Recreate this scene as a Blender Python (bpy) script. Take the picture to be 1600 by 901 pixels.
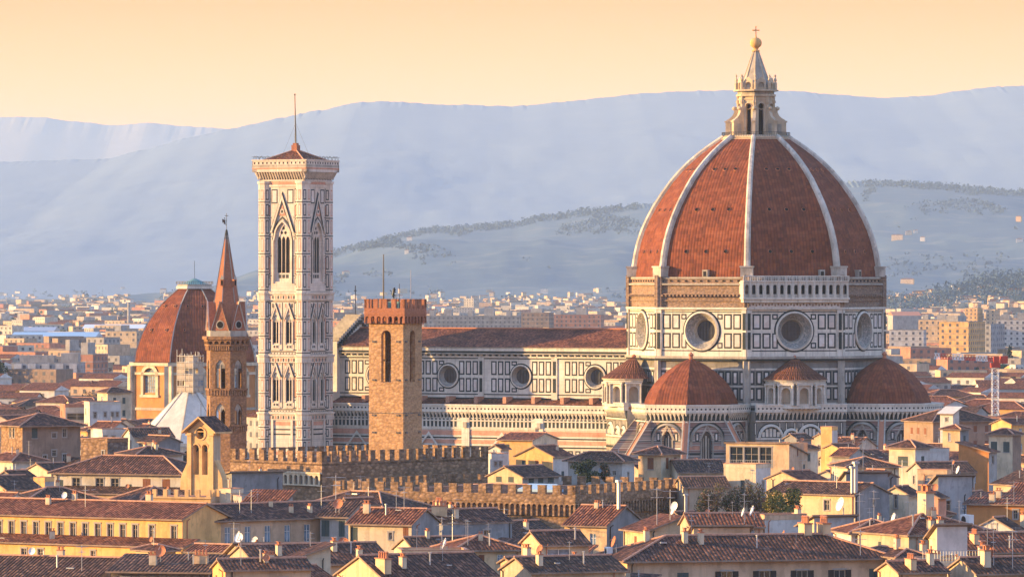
import bpy, math, random
from mathutils import Matrix, Vector, noise
R = math.radians
S_ = math.sin; C_ = math.cos; PI = math.pi
for o in list(bpy.data.objects): bpy.data.objects.remove(o)
scene = bpy.context.scene
COL = scene.collection
# ------------------------------------------------------------------ camera
F = 8520.0            # focal length in pixels of a 1600 px wide frame
H = 54.0              # eye height over the city floor
HY = 440.0            # image row of the horizon
cam = bpy.data.cameras.new('camera'); camo = bpy.data.objects.new('camera', cam); COL.objects.link(camo)
camo.location = (0, 0, H); camo.rotation_euler = (R(90), 0, 0)
cam.sensor_width = 36; cam.lens = 36 * F / 1600
cam.shift_y = (HY - 450.5) / 1600
cam.clip_start = 5; cam.clip_end = 80000
scene.camera = camo
# ------------------------------------------------------------------ light
SUN_AZ = -89.5       # degrees right of the view axis, towards the sun
SUN_EL = 9.3
EXPO = 1.54
sd = Vector((S_(R(SUN_AZ)) * C_(R(SUN_EL)), -C_(R(SUN_AZ)) * C_(R(SUN_EL)), S_(R(SUN_EL))))
# az is measured from the direction pointing back at the camera, so y is -cos
w = bpy.data.worlds.new('World'); scene.world = w; w.use_nodes = True
nt = w.node_tree; nt.nodes.clear()
def N(nt, t, **k):
    n = nt.nodes.new(t)
    for a, b in k.items(): setattr(n, a, b)
    return n
sky = N(nt, 'ShaderNodeTexSky', sky_type='NISHITA'); sky.sun_disc = False
sky.sun_elevation = R(SUN_EL); sky.sun_rotation = math.atan2(sd.x, sd.y)
sky.air_density = 1.0; sky.dust_density = 1.0; sky.ozone_density = 1.5
bg = N(nt, 'ShaderNodeBackground'); bg.inputs[1].default_value = 0.15
tc = N(nt, 'ShaderNodeTexCoord'); sep = N(nt, 'ShaderNodeSeparateXYZ')
nt.links.new(tc.outputs['Generated'], sep.inputs[0])
ramp = N(nt, 'ShaderNodeValToRGB')    # the warm evening band that hugs the horizon
mr = N(nt, 'ShaderNodeMapRange'); mr.inputs[1].default_value = 0.0; mr.inputs[2].default_value = 0.4
nt.links.new(sep.outputs[2], mr.inputs[0]); nt.links.new(mr.outputs[0], ramp.inputs[0])
SKYBAND = [(0.0, (.84, .38, .12)), (.08, (.84, .335, .04)), (.135, (.80, .20, .0)), (.20, (.20, .16, .14)), (.35, (.125, .165, .25)), (.7, (.12, .19, .345)), (1.0, (.11, .18, .36))]
el = ramp.color_ramp.elements
while len(el) < len(SKYBAND): el.new(.5)
for e, (p, c) in zip(el, SKYBAND): e.position = p; e.color = (*c, 1)
mult = N(nt, 'ShaderNodeVectorMath', operation='SCALE'); mult.inputs['Scale'].default_value = 1 / .15 * 1.0
nt.links.new(ramp.outputs[0], mult.inputs[0])
addn = N(nt, 'ShaderNodeVectorMath', operation='ADD')
nt.links.new(mult.outputs[0], addn.inputs[0])
half = N(nt, 'ShaderNodeVectorMath', operation='MULTIPLY'); half.inputs[1].default_value = (.5, .5, .5)
# the physical sky only comes in above the warm band
mr2 = N(nt, 'ShaderNodeMapRange'); mr2.inputs[1].default_value = 0.06; mr2.inputs[2].default_value = 0.3
nt.links.new(sep.outputs[2], mr2.inputs[0])
sc2 = N(nt, 'ShaderNodeVectorMath', operation='SCALE')
nt.links.new(sky.outputs[0], half.inputs[0]); nt.links.new(half.outputs[0], sc2.inputs[0]); nt.links.new(mr2.outputs[0], sc2.inputs['Scale'])
nt.links.new(sc2.outputs[0], addn.inputs[1])
nt.links.new(addn.outputs[0], bg.inputs[0])
wo = N(nt, 'ShaderNodeOutputWorld'); nt.links.new(bg.outputs[0], wo.inputs[0])
sl = bpy.data.lights.new('sun', 'SUN'); sl.energy = 5.0; sl.angle = R(.5); sl.color = (1, .60, .22)
so = bpy.data.objects.new('sun', sl); COL.objects.link(so)
so.rotation_euler = (-sd).to_track_quat('-Z', 'Y').to_euler()
vs = scene.view_settings; vs.view_transform = 'Standard'; vs.look = 'None'; vs.exposure = EXPO; vs.gamma = 1
scene.cycles.max_bounces = 4; scene.cycles.diffuse_bounces = 2; scene.cycles.glossy_bounces = 2
scene.cycles.volume_bounces = 0; scene.cycles.use_denoising = True
scene.cycles.caustics_reflective = False; scene.cycles.caustics_refractive = False
# ------------------------------------------------------------------ materials
def mk(name):
    m = bpy.data.materials.new(name); m.use_nodes = True
    t = m.node_tree; b = t.nodes['Principled BSDF']; b.inputs['Specular IOR Level'].default_value = .2
    return m, t, b
def mixc(t, fac, a, b, blend='MIX'):
    n = t.nodes.new('ShaderNodeMix'); n.data_type = 'RGBA'; n.blend_type = blend
    for s, v in ((0, fac), (6, a), (7, b)):
        if hasattr(v, 'links'): t.links.new(v, n.inputs[s])
        elif s == 0: n.inputs[0].default_value = v
        else: n.inputs[s].default_value = (*v, 1)
    return n.outputs[2]
def rampn(t, src, pts):
    r = t.nodes.new('ShaderNodeValToRGB'); e = r.color_ramp.elements
    while len(e) < len(pts): e.new(.5)
    for k, (p, c) in zip(e, pts): k.position = p; k.color = (*(c if hasattr(c, '__len__') else (c, c, c)), 1)
    t.links.new(src, r.inputs[0]); return r.outputs[0]
def noi(t, vec, sc, det=3, rough=.55, col=False):
    n = t.nodes.new('ShaderNodeTexNoise'); n.inputs['Scale'].default_value = sc
    n.inputs['Detail'].default_value = det; n.inputs['Roughness'].default_value = rough
    if vec is not None: t.links.new(vec, n.inputs['Vector'])
    return n.outputs[1 if col else 0]
def objco(t, scale=(1, 1, 1)):
    c = t.nodes.new('ShaderNodeTexCoord'); m = t.nodes.new('ShaderNodeMapping'); m.inputs['Scale'].default_value = scale
    t.links.new(c.outputs['Object'], m.inputs[0]); return m.outputs[0]
def bump(t, b, h, dist, st=1.0):
    n = t.nodes.new('ShaderNodeBump'); n.inputs['Distance'].default_value = dist; n.inputs['Strength'].default_value = st
    t.links.new(h, n.inputs['Height']); t.links.new(n.outputs[0], b.inputs['Normal'])
def plaster(name, c, dirt=.35, rough=.9, course=0):
    m, t, b = mk(name); b.inputs['Roughness'].default_value = rough
    o = objco(t); big = noi(t, o, .25, 4); st = noi(t, objco(t, (1.2, 1.2, .12)), 1.1, 3); fi = noi(t, o, 3.5, 3)
    d = tuple(x * (1 - dirt) * f for x, f in zip(c, (.92, .9, .88)))
    a = mixc(t, rampn(t, big, [(.38, 0), (.68, .75)]), c, d)
    a = mixc(t, rampn(t, st, [(.5, 0), (.75, .55)]), a, d)
    pt = noi(t, objco(t, (1, 1, .6)), .55, 5, .6); a = mixc(t, rampn(t, pt, [(.53, 0), (.56, .45), (.75, .5)]), a, tuple(x * (1 - dirt * 1.2) for x in c))
    a = mixc(t, rampn(t, fi, [(.3, .0), (.8, .25)]), a, tuple(min(1, x * 1.12) for x in c))
    if course:      # laid courses of slightly different stone
        s_ = t.nodes.new('ShaderNodeSeparateXYZ'); t.links.new(objco(t), s_.inputs[0]); k_ = t.nodes.new('ShaderNodeCombineXYZ'); t.links.new(s_.outputs[2], k_.inputs[2])
        cn = noi(t, k_.outputs[0], 2.6, 2); a = mixc(t, rampn(t, cn, [(.0, course), (.42, course), (.45, 0), (.56, 0), (.59, course)]), a, (.36, .33, .30))
        a = mixc(t, rampn(t, noi(t, objco(t, (1, 1, .07)), 1.6, 4), [(.55, 0), (.72, .5)]), a, (.16, .14, .12))
    t.links.new(a, b.inputs['Base Color']); bump(t, b, fi, .03, .5); return m
def stone(name, cs, sc=1.6, gap=.5, bd=.12, zs=1.6):
    m, t, b = mk(name); b.inputs['Roughness'].default_value = .95
    o = objco(t, (1, 1, zs))
    v = t.nodes.new('ShaderNodeTexVoronoi'); v.inputs['Scale'].default_value = sc; t.links.new(o, v.inputs['Vector'])
    g = t.nodes.new('ShaderNodeSeparateColor'); t.links.new(v.outputs['Color'], g.inputs[0])
    n = len(cs); a = rampn(t, g.outputs[0], [((i + .5) / n, c) for i, c in enumerate(cs)])
    e = rampn(t, v.outputs['Distance'], [(.35, 0), (.8, gap)])
    a = mixc(t, e, a, tuple(x * .45 for x in cs[0]))
    a = mixc(t, rampn(t, noi(t, o, .25, 4), [(.35, 0), (.7, .45)]), a, tuple(x * .6 for x in cs[-1]))
    t.links.new(a, b.inputs['Base Color'])
    inv = t.nodes.new('ShaderNodeMath'); inv.operation = 'SUBTRACT'; inv.inputs[0].default_value = 1; t.links.new(v.outputs['Distance'], inv.inputs[1])
    bump(t, b, inv.outputs[0], bd, .7); return m
def tile(name, cs, pu=.42, pv=.5, bd=.12, chan=.45, st=1.0, streak=False):
    """roof tiles laid in UV metres: u along the eave, v up the slope"""
    m, t, b = mk(name); b.inputs['Roughness'].default_value = .85
    uv = t.nodes.new('ShaderNodeUVMap'); s = t.nodes.new('ShaderNodeSeparateXYZ'); t.links.new(uv.outputs[0], s.inputs[0])
    def mt(op, x, y=None):
        n = t.nodes.new('ShaderNodeMath'); n.operation = op
        for i, q in enumerate((x, y)):
            if q is None: continue
            if hasattr(q, 'links'): t.links.new(q, n.inputs[i])
            else: n.inputs[i].default_value = q
        return n.outputs[0]
    u = mt('DIVIDE', s.outputs[0], pu); v = mt('DIVIDE', s.outputs[1], pv)
    comb = t.nodes.new('ShaderNodeCombineXYZ'); t.links.new(mt('FLOOR', u), comb.inputs[0]); t.links.new(mt('FLOOR', v), comb.inputs[1])
    wn = t.nodes.new('ShaderNodeTexWhiteNoise'); wn.noise_dimensions = '2D'; t.links.new(comb.outputs[0], wn.inputs[0])
    n = len(cs); a = rampn(t, wn.outputs[0], [(i / max(1, n - 1), c) for i, c in enumerate(cs)])
    if streak:
        mp = t.nodes.new('ShaderNodeMapping'); mp.inputs['Scale'].default_value = (1, .07, 1); t.links.new(uv.outputs[0], mp.inputs[0])
        a = mixc(t, rampn(t, noi(t, mp.outputs[0], .7, 4), [(.52, 0), (.66, .55)]), a, (.07, .03, .02)); mp2 = t.nodes.new('ShaderNodeMapping'); mp2.inputs['Scale'].default_value = (.3, 1, 1); t.links.new(uv.outputs[0], mp2.inputs[0])
        a = mixc(t, rampn(t, noi(t, mp2.outputs[0], .5, 3), [(.5, 0), (.7, .35)]), a, (.36, .14, .07))
    pat = noi(t, uv.outputs[0], .22, 4); a = mixc(t, rampn(t, pat, [(.4, 0), (.68, .7 if not streak else .25)]), a, tuple(x * .55 for x in cs[0]))
    pat2 = noi(t, uv.outputs[0], .9, 4); a = mixc(t, rampn(t, pat2, [(.55, 0), (.75, .35)]), a, tuple(min(1, x * 1.5) for x in cs[-1]))
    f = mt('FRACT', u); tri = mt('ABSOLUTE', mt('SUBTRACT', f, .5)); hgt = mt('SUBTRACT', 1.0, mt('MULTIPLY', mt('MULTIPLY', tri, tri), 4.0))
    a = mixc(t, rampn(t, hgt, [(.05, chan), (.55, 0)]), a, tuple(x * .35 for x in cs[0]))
    t.links.new(a, b.inputs['Base Color'])
    rowh = mt('MULTIPLY', mt('FRACT', v), .25)
    bump(t, b, mt('SUBTRACT', hgt, rowh), bd, st); return m
def flat(name, c, rough=.8, metal=0, var=.15, sc=1.5):
    m, t, b = mk(name); b.inputs['Roughness'].default_value = rough; b.inputs['Metallic'].default_value = metal
    a = mixc(t, rampn(t, noi(t, objco(t), sc, 3), [(.35, 0), (.7, 1)]), c, tuple(x * (1 - var) for x in c))
    t.links.new(a, b.inputs['Base Color']); return m
def glass(name, c, rough=.12):
    m, t, b = mk(name); b.inputs['Roughness'].default_value = rough; b.inputs['Specular IOR Level'].default_value = .6
    a = mixc(t, rampn(t, noi(t, objco(t), .9, 2), [(.35, 0), (.7, 1)]), c, tuple(x * 2.2 for x in c))
    t.links.new(a, b.inputs['Base Color']); return m
M = {}
M['marble'] = plaster('white_marble', (.70, .65, .55), .28, .6, .35)
M['marble2'] = plaster('weathered_grey_marble', (.42, .385, .32), .45, .65, .4)
M['green'] = flat('green_marble', (.022, .034, .034), .5, 0, .4)
M['pink'] = plaster('pink_marble', (.38, .24, .18), .3, .6)
m, t, b = mk('veined_marble_panels'); b.inputs['Roughness'].default_value = .6
_v = t.nodes.new('ShaderNodeTexVoronoi'); _v.inputs['Scale'].default_value = .42; t.links.new(objco(t), _v.inputs['Vector']); _g = t.nodes.new('ShaderNodeSeparateColor'); t.links.new(_v.outputs['Color'], _g.inputs[0])
_a = rampn(t, _g.outputs[0], [(.1, (.70, .65, .58)), (.4, (.62, .50, .42)), (.6, (.74, .70, .64)), (.8, (.55, .50, .46)), (.95, (.66, .58, .50))])
t.links.new(mixc(t, rampn(t, noi(t, objco(t), .5, 5), [(.4, 0), (.75, .6)]), _a, (.36, .32, .28)), b.inputs['Base Color']); M['panel'] = m
m, t, b = mk('banded_marble'); b.inputs['Roughness'].default_value = .7   # courses of white, green and pink stone
_s = t.nodes.new('ShaderNodeSeparateXYZ'); t.links.new(objco(t), _s.inputs[0])
_c = t.nodes.new('ShaderNodeCombineXYZ'); t.links.new(_s.outputs[2], _c.inputs[2])
_n = t.nodes.new('ShaderNodeTexNoise'); _n.inputs['Scale'].default_value = 1.1; _n.inputs['Detail'].default_value = 1; t.links.new(_c.outputs[0], _n.inputs['Vector'])
_r = rampn(t, _n.outputs[0], [(.0, (.03, .045, .045)), (.43, (.04, .05, .05)), (.44, (.50, .46, .41)), (.48, (.50, .46, .41)), (.49, (.26, .15, .13)), (.53, (.26, .15, .13)), (.54, (.04, .05, .05)), (.57, (.5, .46, .41)), (.62, (.05, .06, .06))])
t.links.new(mixc(t, rampn(t, noi(t, objco(t), .3, 4), [(.35, 0), (.7, .5)]), _r, (.22, .20, .19)), b.inputs['Base Color']); M['banded'] = m
M['beige'] = plaster('beige_lantern_marble', (.60, .48, .33), .4, .7)
M['gold'] = flat('gilded_copper', (.85, .27, .03), .45, .25, .2)
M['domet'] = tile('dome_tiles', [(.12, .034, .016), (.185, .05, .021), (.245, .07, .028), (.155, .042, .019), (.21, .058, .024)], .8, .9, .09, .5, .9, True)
M['ribm'] = plaster('weathered_rib_marble', (.60, .54, .45), .55, .7)
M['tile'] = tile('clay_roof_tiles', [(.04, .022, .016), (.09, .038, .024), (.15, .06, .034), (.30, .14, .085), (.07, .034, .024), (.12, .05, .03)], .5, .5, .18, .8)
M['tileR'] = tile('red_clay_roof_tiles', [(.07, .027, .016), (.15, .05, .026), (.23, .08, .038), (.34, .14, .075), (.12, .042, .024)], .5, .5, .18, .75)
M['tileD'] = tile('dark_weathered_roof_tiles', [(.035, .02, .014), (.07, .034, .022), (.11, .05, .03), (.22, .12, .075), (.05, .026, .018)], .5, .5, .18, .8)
M['inlay'] = stone('speckled_marble_inlay', [(.50, .46, .40), (.16, .17, .16), (.40, .34, .29), (.26, .26, .24)], 3.2, .5, .03, 1.0)
M['apricot'] = plaster('apricot_plaster', (.66, .43, .21), .4)
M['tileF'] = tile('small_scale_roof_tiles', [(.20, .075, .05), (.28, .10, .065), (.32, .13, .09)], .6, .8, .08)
M['ridge'] = flat('sunlit_mortared_ridge_tiles', (.55, .30, .20), .9, 0, .4, 3)  # mortared caps coloured lighter, painting in the sunlit lines along ridges
M['brickT'] = stone('rough_drum_brick', [(.26, .19, .14), (.36, .25, .18), (.30, .20, .14)], 1.4, .6, .15)
M['stoneO'] = stone('ochre_rubble_stone', [(.20, .125, .075), (.30, .19, .115), (.25, .155, .09), (.40, .26, .16)], 1.3, .7, .2)
M['stoneT'] = stone('tower_sandstone', [(.48, .29, .15), (.58, .37, .20), (.54, .33, .17), (.42, .25, .13)], 1.6, .55, .12)
M['stoneG'] = stone('dark_rubble_stone', [(.13, .11, .10), (.20, .17, .15), (.16, .13, .11), (.26, .22, .18)], 1.3, .6, .2)
M['brickR'] = stone('red_brick', [(.36, .15, .085), (.42, .18, .10), (.38, .16, .09)], 2.6, .4, .05)
M['brickB'] = stone('brown_brick', [(.30, .17, .09), (.38, .22, .12), (.25, .14, .08), (.34, .19, .10)], 1.8, .6, .1)
M['orange'] = plaster('orange_plaster', (.56, .25, .09), .3)
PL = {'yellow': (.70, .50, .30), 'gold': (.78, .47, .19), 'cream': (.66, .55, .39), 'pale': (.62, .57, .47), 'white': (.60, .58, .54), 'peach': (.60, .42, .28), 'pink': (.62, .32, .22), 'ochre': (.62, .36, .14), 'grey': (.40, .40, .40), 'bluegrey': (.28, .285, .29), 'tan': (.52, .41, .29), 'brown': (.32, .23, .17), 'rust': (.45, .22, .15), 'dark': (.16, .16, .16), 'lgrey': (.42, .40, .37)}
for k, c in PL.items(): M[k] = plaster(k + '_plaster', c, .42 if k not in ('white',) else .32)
M['glass'] = glass('window_glass', (.012, .017, .022))
M['glassB'] = glass('pale_window_glass', (.12, .17, .22))
M['oculus'] = glass('leaded_glass', (.012, .016, .022), .35)
M['frame'] = flat('painted_window_frame', (.45, .38, .30)); M['wframe'] = flat('white_window_frame', (.75, .73, .70))
M['stframe'] = flat('grey_stone_surround', (.36, .34, .32))
M['shutB'] = flat('dark_brown_shutter', (.045, .035, .03)); M['shutG'] = flat('grey_green_shutter', (.07, .09, .085)); M['shutR'] = flat('red_brown_shutter', (.22, .09, .05))
M['void'] = flat('unlit_interior', (.02, .018, .016), 1)
M['iron'] = flat('dark_iron', (.05, .05, .055), .5, .6); M['bronze'] = flat('dark_bronze', (.05, .055, .05), .5, .7)
M['steel'] = flat('galvanised_steel', (.45, .46, .47), .45, .5); M['whitep'] = flat('white_paint', (.78, .78, .76), .5)
M['redp'] = flat('red_paint', (.55, .07, .04), .5); M['dirtym'] = plaster('blackened_marble', (.24, .225, .20), .5, .7); M['farwin'] = flat('far_window', (.12, .12, .13), .6)
M['verdi'] = flat('verdigris_copper', (.18, .33, .30), .6, .2, .4)
M['clay'] = flat('terracotta', (.48, .20, .11)); M['lead'] = flat('lead_sheet', (.40, .44, .50), .6, .1, .25)
M['white_roof'] = plaster('white_marble_roof_slabs', (.66, .60, .52), .3, .6)
M['bluep'] = flat('blue_metal_roof', (.35, .50, .62), .5)
M['bark'] = flat('bark', (.10, .07, .05), .95); M['leaf'] = flat('olive_green_leaves', (.07, .09, .03), .8, 0, .4, .8)
M['leafD'] = flat('dark_green_leaves', (.03, .05, .025), .8, 0, .4, .8); M['leafB'] = flat('dry_brown_twigs', (.20, .13, .09), .9, 0, .35, .8)
M['leafY'] = flat('yellow_green_leaves', (.20, .17, .04), .8, 0, .4, .8)
# ------------------------------------------------------------------ mesh builder
class MB:
    def __init__(s): s.v = []; s.f = []; s.m = []; s.uv = []; s.M = Matrix.Identity(4)
    def at(s, x=0, y=0, rz=0, z=0): s.M = Matrix.Translation((x, y, z)) @ Matrix.Rotation(R(rz), 4, 'Z'); return s
    def pt(s, p): q = s.M @ Vector(p); s.v.append(q[:]); return len(s.v) - 1
    def face(s, pts, m=0, uv=None):
        s.f.append([s.pt(p) for p in pts]); s.m.append(m); s.uv.append(uv)
    def box(s, x0, x1, y0, y1, z0, z1, m=0, skip=''):
        a = [(x0, y0), (x1, y0), (x1, y1), (x0, y1)]; names = 'SENW'
        for i in range(4):
            if names[i] in skip: continue
            p, q = a[i], a[(i + 1) % 4]
            s.face([(*p, z0), (*q, z0), (*q, z1), (*p, z1)], m)
        if 'T' not in skip: s.face([(*p, z1) for p in a], m)
        if 'B' not in skip: s.face([(*p, z0) for p in reversed(a)], m)
    def prism(s, poly, z0, z1, m=0, cap=True, top=None):
        n = len(poly); top = top or poly
        for i in range(n):
            j = (i + 1) % n
            s.face([(*poly[i], z0), (*poly[j], z0), (*top[j], z1), (*top[i], z1)], m)
        if cap: s.face([(*p, z1) for p in top], m); s.face([(*p, z0) for p in reversed(poly)], m)
    def ngon(s, r, n, ph=0, cx=0, cy=0): return [(cx + r * C_(R(ph) + 2 * PI * i / n), cy + r * S_(R(ph) + 2 * PI * i / n)) for i in range(n)]
    def lathe(s, prof, n=12, cx=0, cy=0, ph=0, m=0, a0=0, a1=360):
        full = abs(a1 - a0 - 360) < 1e-6; k = n if full else n + 1
        rows = []
        for r, z in prof: rows.append([(cx + r * C_(R(ph + a0 + (a1 - a0) * i / n)), cy + r * S_(R(ph + a0 + (a1 - a0) * i / n)), z) for i in range(k)])
        for a, b in zip(rows, rows[1:]):
            for i in range(n):
                j = (i + 1) % k
                s.face([a[i], a[j], b[j], b[i]], m)
    def tube(s, p, q, r, n=6, m=0, r2=None):
        p = Vector(p); q = Vector(q); d = (q - p).normalized(); r2 = r if r2 is None else r2
        u = d.orthogonal().normalized(); w_ = d.cross(u)
        A = [p + (u * C_(2 * PI * i / n) + w_ * S_(2 * PI * i / n)) * r for i in range(n)]
        B = [q + (u * C_(2 * PI * i / n) + w_ * S_(2 * PI * i / n)) * r2 for i in range(n)]
        for i in range(n): s.face([A[i], A[(i + 1) % n], B[(i + 1) % n], B[i]], m)
        s.face(B, m); s.face(A[::-1], m)
    def ball(s, c, r, n=8, m=0, sz=1):
        s.lathe([(r * S_(PI * i / n) + 1e-4, c[2] - sz * r * C_(PI * i / n)) for i in range(n + 1)], 2 * n, c[0], c[1], 0, m)
    # wall in the x-z plane at y=0 facing -y, with holes (u0,u1,v0,v1,kind,depth,backmat)
    def wall(s, u0, u1, v0, v1, holes=(), m=0, mr=None, dep=.25, y=0):
        mr = m if mr is None else mr
        us = sorted({u0, u1, *[h[0] for h in holes], *[h[1] for h in holes]}); vs_ = sorted({v0, v1, *[h[2] for h in holes], *[h[3] for h in holes]})
        us = [u for u in us if u0 - 1e-6 <= u <= u1 + 1e-6]; vs_ = [v for v in vs_ if v0 - 1e-6 <= v <= v1 + 1e-6]
        for a, b in zip(us, us[1:]):
            run = None
            for c, d in zip(vs_, vs_[1:]):
                cu, cv = (a + b) / 2, (c + d) / 2
                if any(h[0] < cu < h[1] and h[2] < cv < h[3] for h in holes):
                    if run is not None: s.face([(a, y, run), (b, y, run), (b, y, c), (a, y, c)], m); run = None
                elif run is None: run = c
            if run is not None: s.face([(a, y, run), (b, y, run), (b, y, vs_[-1]), (a, y, vs_[-1])], m)
        for h in holes:
            a, b, c, d = h[:4]; k = h[4] if len(h) > 4 else 'r'; dp = h[5] if len(h) > 5 else dep; bk = h[6] if len(h) > 6 else None
            if k == 'r': top = [(a, d), (b, d)]
            else: top = arc(a, b, d, k)
            out = [(a, c)] + top + [(b, c)]
            for p, q in zip(out, out[1:] + out[:1]):
                s.face([(p[0], y, p[1]), (q[0], y, q[1]), (q[0], y + dp, q[1]), (p[0], y + dp, p[1])], mr)
            if k != 'r':
                mid = len(top) // 2
                s.face([(a, y, d)] + [(p[0], y, p[1]) for p in top[mid::-1]], m)
                s.face([(p[0], y, p[1]) for p in top[mid:]][::-1] + [(b, y, d)][::1], m)
            if bk is not None: s.face([(p[0], y + dp, p[1]) for p in out], bk)
    def panel(s, u0, u1, v0, v1, tw=.28, mg=1, mi=0, d=.03, y=0):
        tw *= 1.3; d_ = 0
        s.box(u0, u1, y - d, y + .02, v0, v1, mg, 'N'); s.box(u0 + tw, u1 - tw, y - d * 2, y - d + .001, v0 + tw, v1 - tw, mi, 'N')
    def ring(s, cu, cv, r0, r1, y0, y1, n=32, m=0):
        for i in range(n):
            a, b = 2 * PI * i / n, 2 * PI * (i + 1) / n
            f = lambda r, t, y: (cu + r * C_(t), y, cv + r * S_(t))
            s.face([f(r0, a, y0), f(r0, b, y0), f(r1, b, y1), f(r1, a, y1)], m)
    def disc(s, cu, cv, r, y, n=32, m=0): s.face([(cu + r * C_(2 * PI * i / n), y, cv + r * S_(2 * PI * i / n)) for i in range(n)], m)
    def wallround(s, u0, u1, v0, v1, cu, cv, r, m=0, n=32):
        "rectangle with a round hole"
        def edge(t):
            c, q = C_(t), S_(t); k = 1e9
            if c > 1e-9: k = min(k, (u1 - cu) / c)
            if c < -1e-9: k = min(k, (u0 - cu) / c)
            if q > 1e-9: k = min(k, (v1 - cv) / q)
            if q < -1e-9: k = min(k, (v0 - cv) / q)
            return (cu + k * c, 0, cv + k * q)
        cor = [math.atan2(v - cv, u - cu) % (2 * PI) for u in (u0, u1) for v in (v0, v1)]
        ts = sorted([2 * PI * i / n for i in range(n)] + cor)
        for a, b in zip(ts, ts[1:] + [ts[0] + 2 * PI]):
            if b - a < 1e-6: continue
            s.face([(cu + r * C_(a), 0, cv + r * S_(a)), edge(a), edge(b), (cu + r * C_(b), 0, cv + r * S_(b))], m)
    def slope(s, pts, e0, e1, m=0):
        "roof facet: uv u along eave e0->e1, v up the slope"
        e0 = Vector(e0); d = (Vector(e1) - e0).normalized(); nn = (Vector(pts[1]) - Vector(pts[0])).cross(Vector(pts[2]) - Vector(pts[0])).normalized()
        up = nn.cross(d)
        s.face(pts, m, [((Vector(p) - e0).dot(d) + 50, (Vector(p) - e0).dot(up) + 50) for p in pts])
    def build(s, name, mats, parent=None, smooth=False):
        me = bpy.data.meshes.new(name); me.from_pydata(s.v, [], s.f)
        for k in (mats if isinstance(mats, (list, tuple)) else [mats]): me.materials.append(M[k])
        me.polygons.foreach_set('material_index', s.m)
        if any(u for u in s.uv):
            ul = me.uv_layers.new(name='UVMap'); i = 0
            for f, u in zip(s.f, s.uv):
                for k in range(len(f)):
                    if u: ul.data[i].uv = u[k]
                    i += 1
        if smooth: me.polygons.foreach_set('use_smooth', [True] * len(s.f))
        me.update(); o = bpy.data.objects.new(name, me); COL.objects.link(o)
        if parent: o.parent = parent
        return o
def arc(a, b, top, k, n=10):
    "points of an arch over a..b with its crown at top"
    c = (a + b) / 2; w_ = (b - a) / 2
    if k == 'a': return [(c - w_ * C_(PI * i / n), top - w_ + w_ * S_(PI * i / n)) for i in range(n + 1)]
    if k == 'o': return [(c - w_ * C_(PI * i / n), top - w_ * .5 + w_ * .5 * S_(PI * i / n)) for i in range(n + 1)]
    hgt = w_ * 1.73; L = []   # pointed
    for i in range(n + 1):
        x = a + (b - a) * i / n; dx = (x - a) if x > c else (b - x)
        L.append((x, top - hgt + math.sqrt(max(0, (2 * w_) ** 2 - dx ** 2))))
    return L
def thing(name, label, cat, loc=(0, 0, 0), rz=0, group=None, kind=None):
    o = bpy.data.objects.new(name, None); COL.objects.link(o); o.location = loc; o.rotation_euler = (0, 0, R(rz)); o.empty_display_size = 1
    o['label'] = label; o['category'] = cat
    if group: o['group'] = group
    return o
def tag(o, label, cat, group=None):
    o['label'] = label; o['category'] = cat
    if group: o['group'] = group
    return o
def struct(o): o['kind'] = 'structure'; return o
def W(px, py, D): return ((px - 800) * D / F, D, H + (HY - py) * D / F)
def zz(py, D): return H + (HY - py) * D / F
def child(mesh_obj, parent, loc=(0, 0, 0), rz=0):
    c = mesh_obj.copy(); COL.objects.link(c); c.parent = parent; c.location = loc; c.rotation_euler = (0, 0, R(rz)); return c
# ------------------------------------------------------------------ ground, hills, haze
m, t, b = mk('city_ground'); b.inputs['Roughness'].default_value = .95
c = rampn(t, noi(t, objco(t), .012, 6), [(.3, (.07, .065, .055)), (.5, (.12, .10, .08)), (.7, (.08, .09, .06))]); t.links.new(c, b.inputs['Base Color']); M['ground'] = m
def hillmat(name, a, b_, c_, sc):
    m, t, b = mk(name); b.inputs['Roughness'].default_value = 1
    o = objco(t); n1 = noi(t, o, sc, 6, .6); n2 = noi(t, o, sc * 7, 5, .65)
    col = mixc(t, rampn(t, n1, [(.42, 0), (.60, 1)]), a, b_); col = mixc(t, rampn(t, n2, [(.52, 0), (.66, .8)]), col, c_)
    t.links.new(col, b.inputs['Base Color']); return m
M['hillA'] = hillmat('far_mountain_woods', (.15, .215, .275), (.165, .23, .285), (.19, .245, .285), .0007)  # woods tinted pale blue, part of the distance haze put into the colour
M['hillB'] = hillmat('wooded_hillside', (.065, .115, .155), (.085, .135, .165), (.17, .195, .19), .0012)  # forest colour shifted to blue to paint in extra haze
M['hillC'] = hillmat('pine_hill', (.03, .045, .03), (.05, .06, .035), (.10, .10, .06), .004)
M['hillD'] = hillmat('haze_paled_mountain', (.40, .39, .36), (.43, .42, .38), (.46, .44, .40), .0004)  # farthest ridge painted pale: its distance haze is put into the base colour
g = MB(); g.face([(-14000, -400, 0), (14000, -400, 0), (14000, 36500, 0), (-14000, 36500, 0)])
struct(g.build('ground', 'ground'))
def interp(pts, x):
    if x <= pts[0][0]: return pts[0][1]
    for (a, b), (c, d) in zip(pts, pts[1:]):
        if x <= c:
            t = (x - a) / (c - a); t2 = t * t * (3 - 2 * t); return b + (d - b) * (t * .5 + t2 * .5)
    return pts[-1][1]
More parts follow.
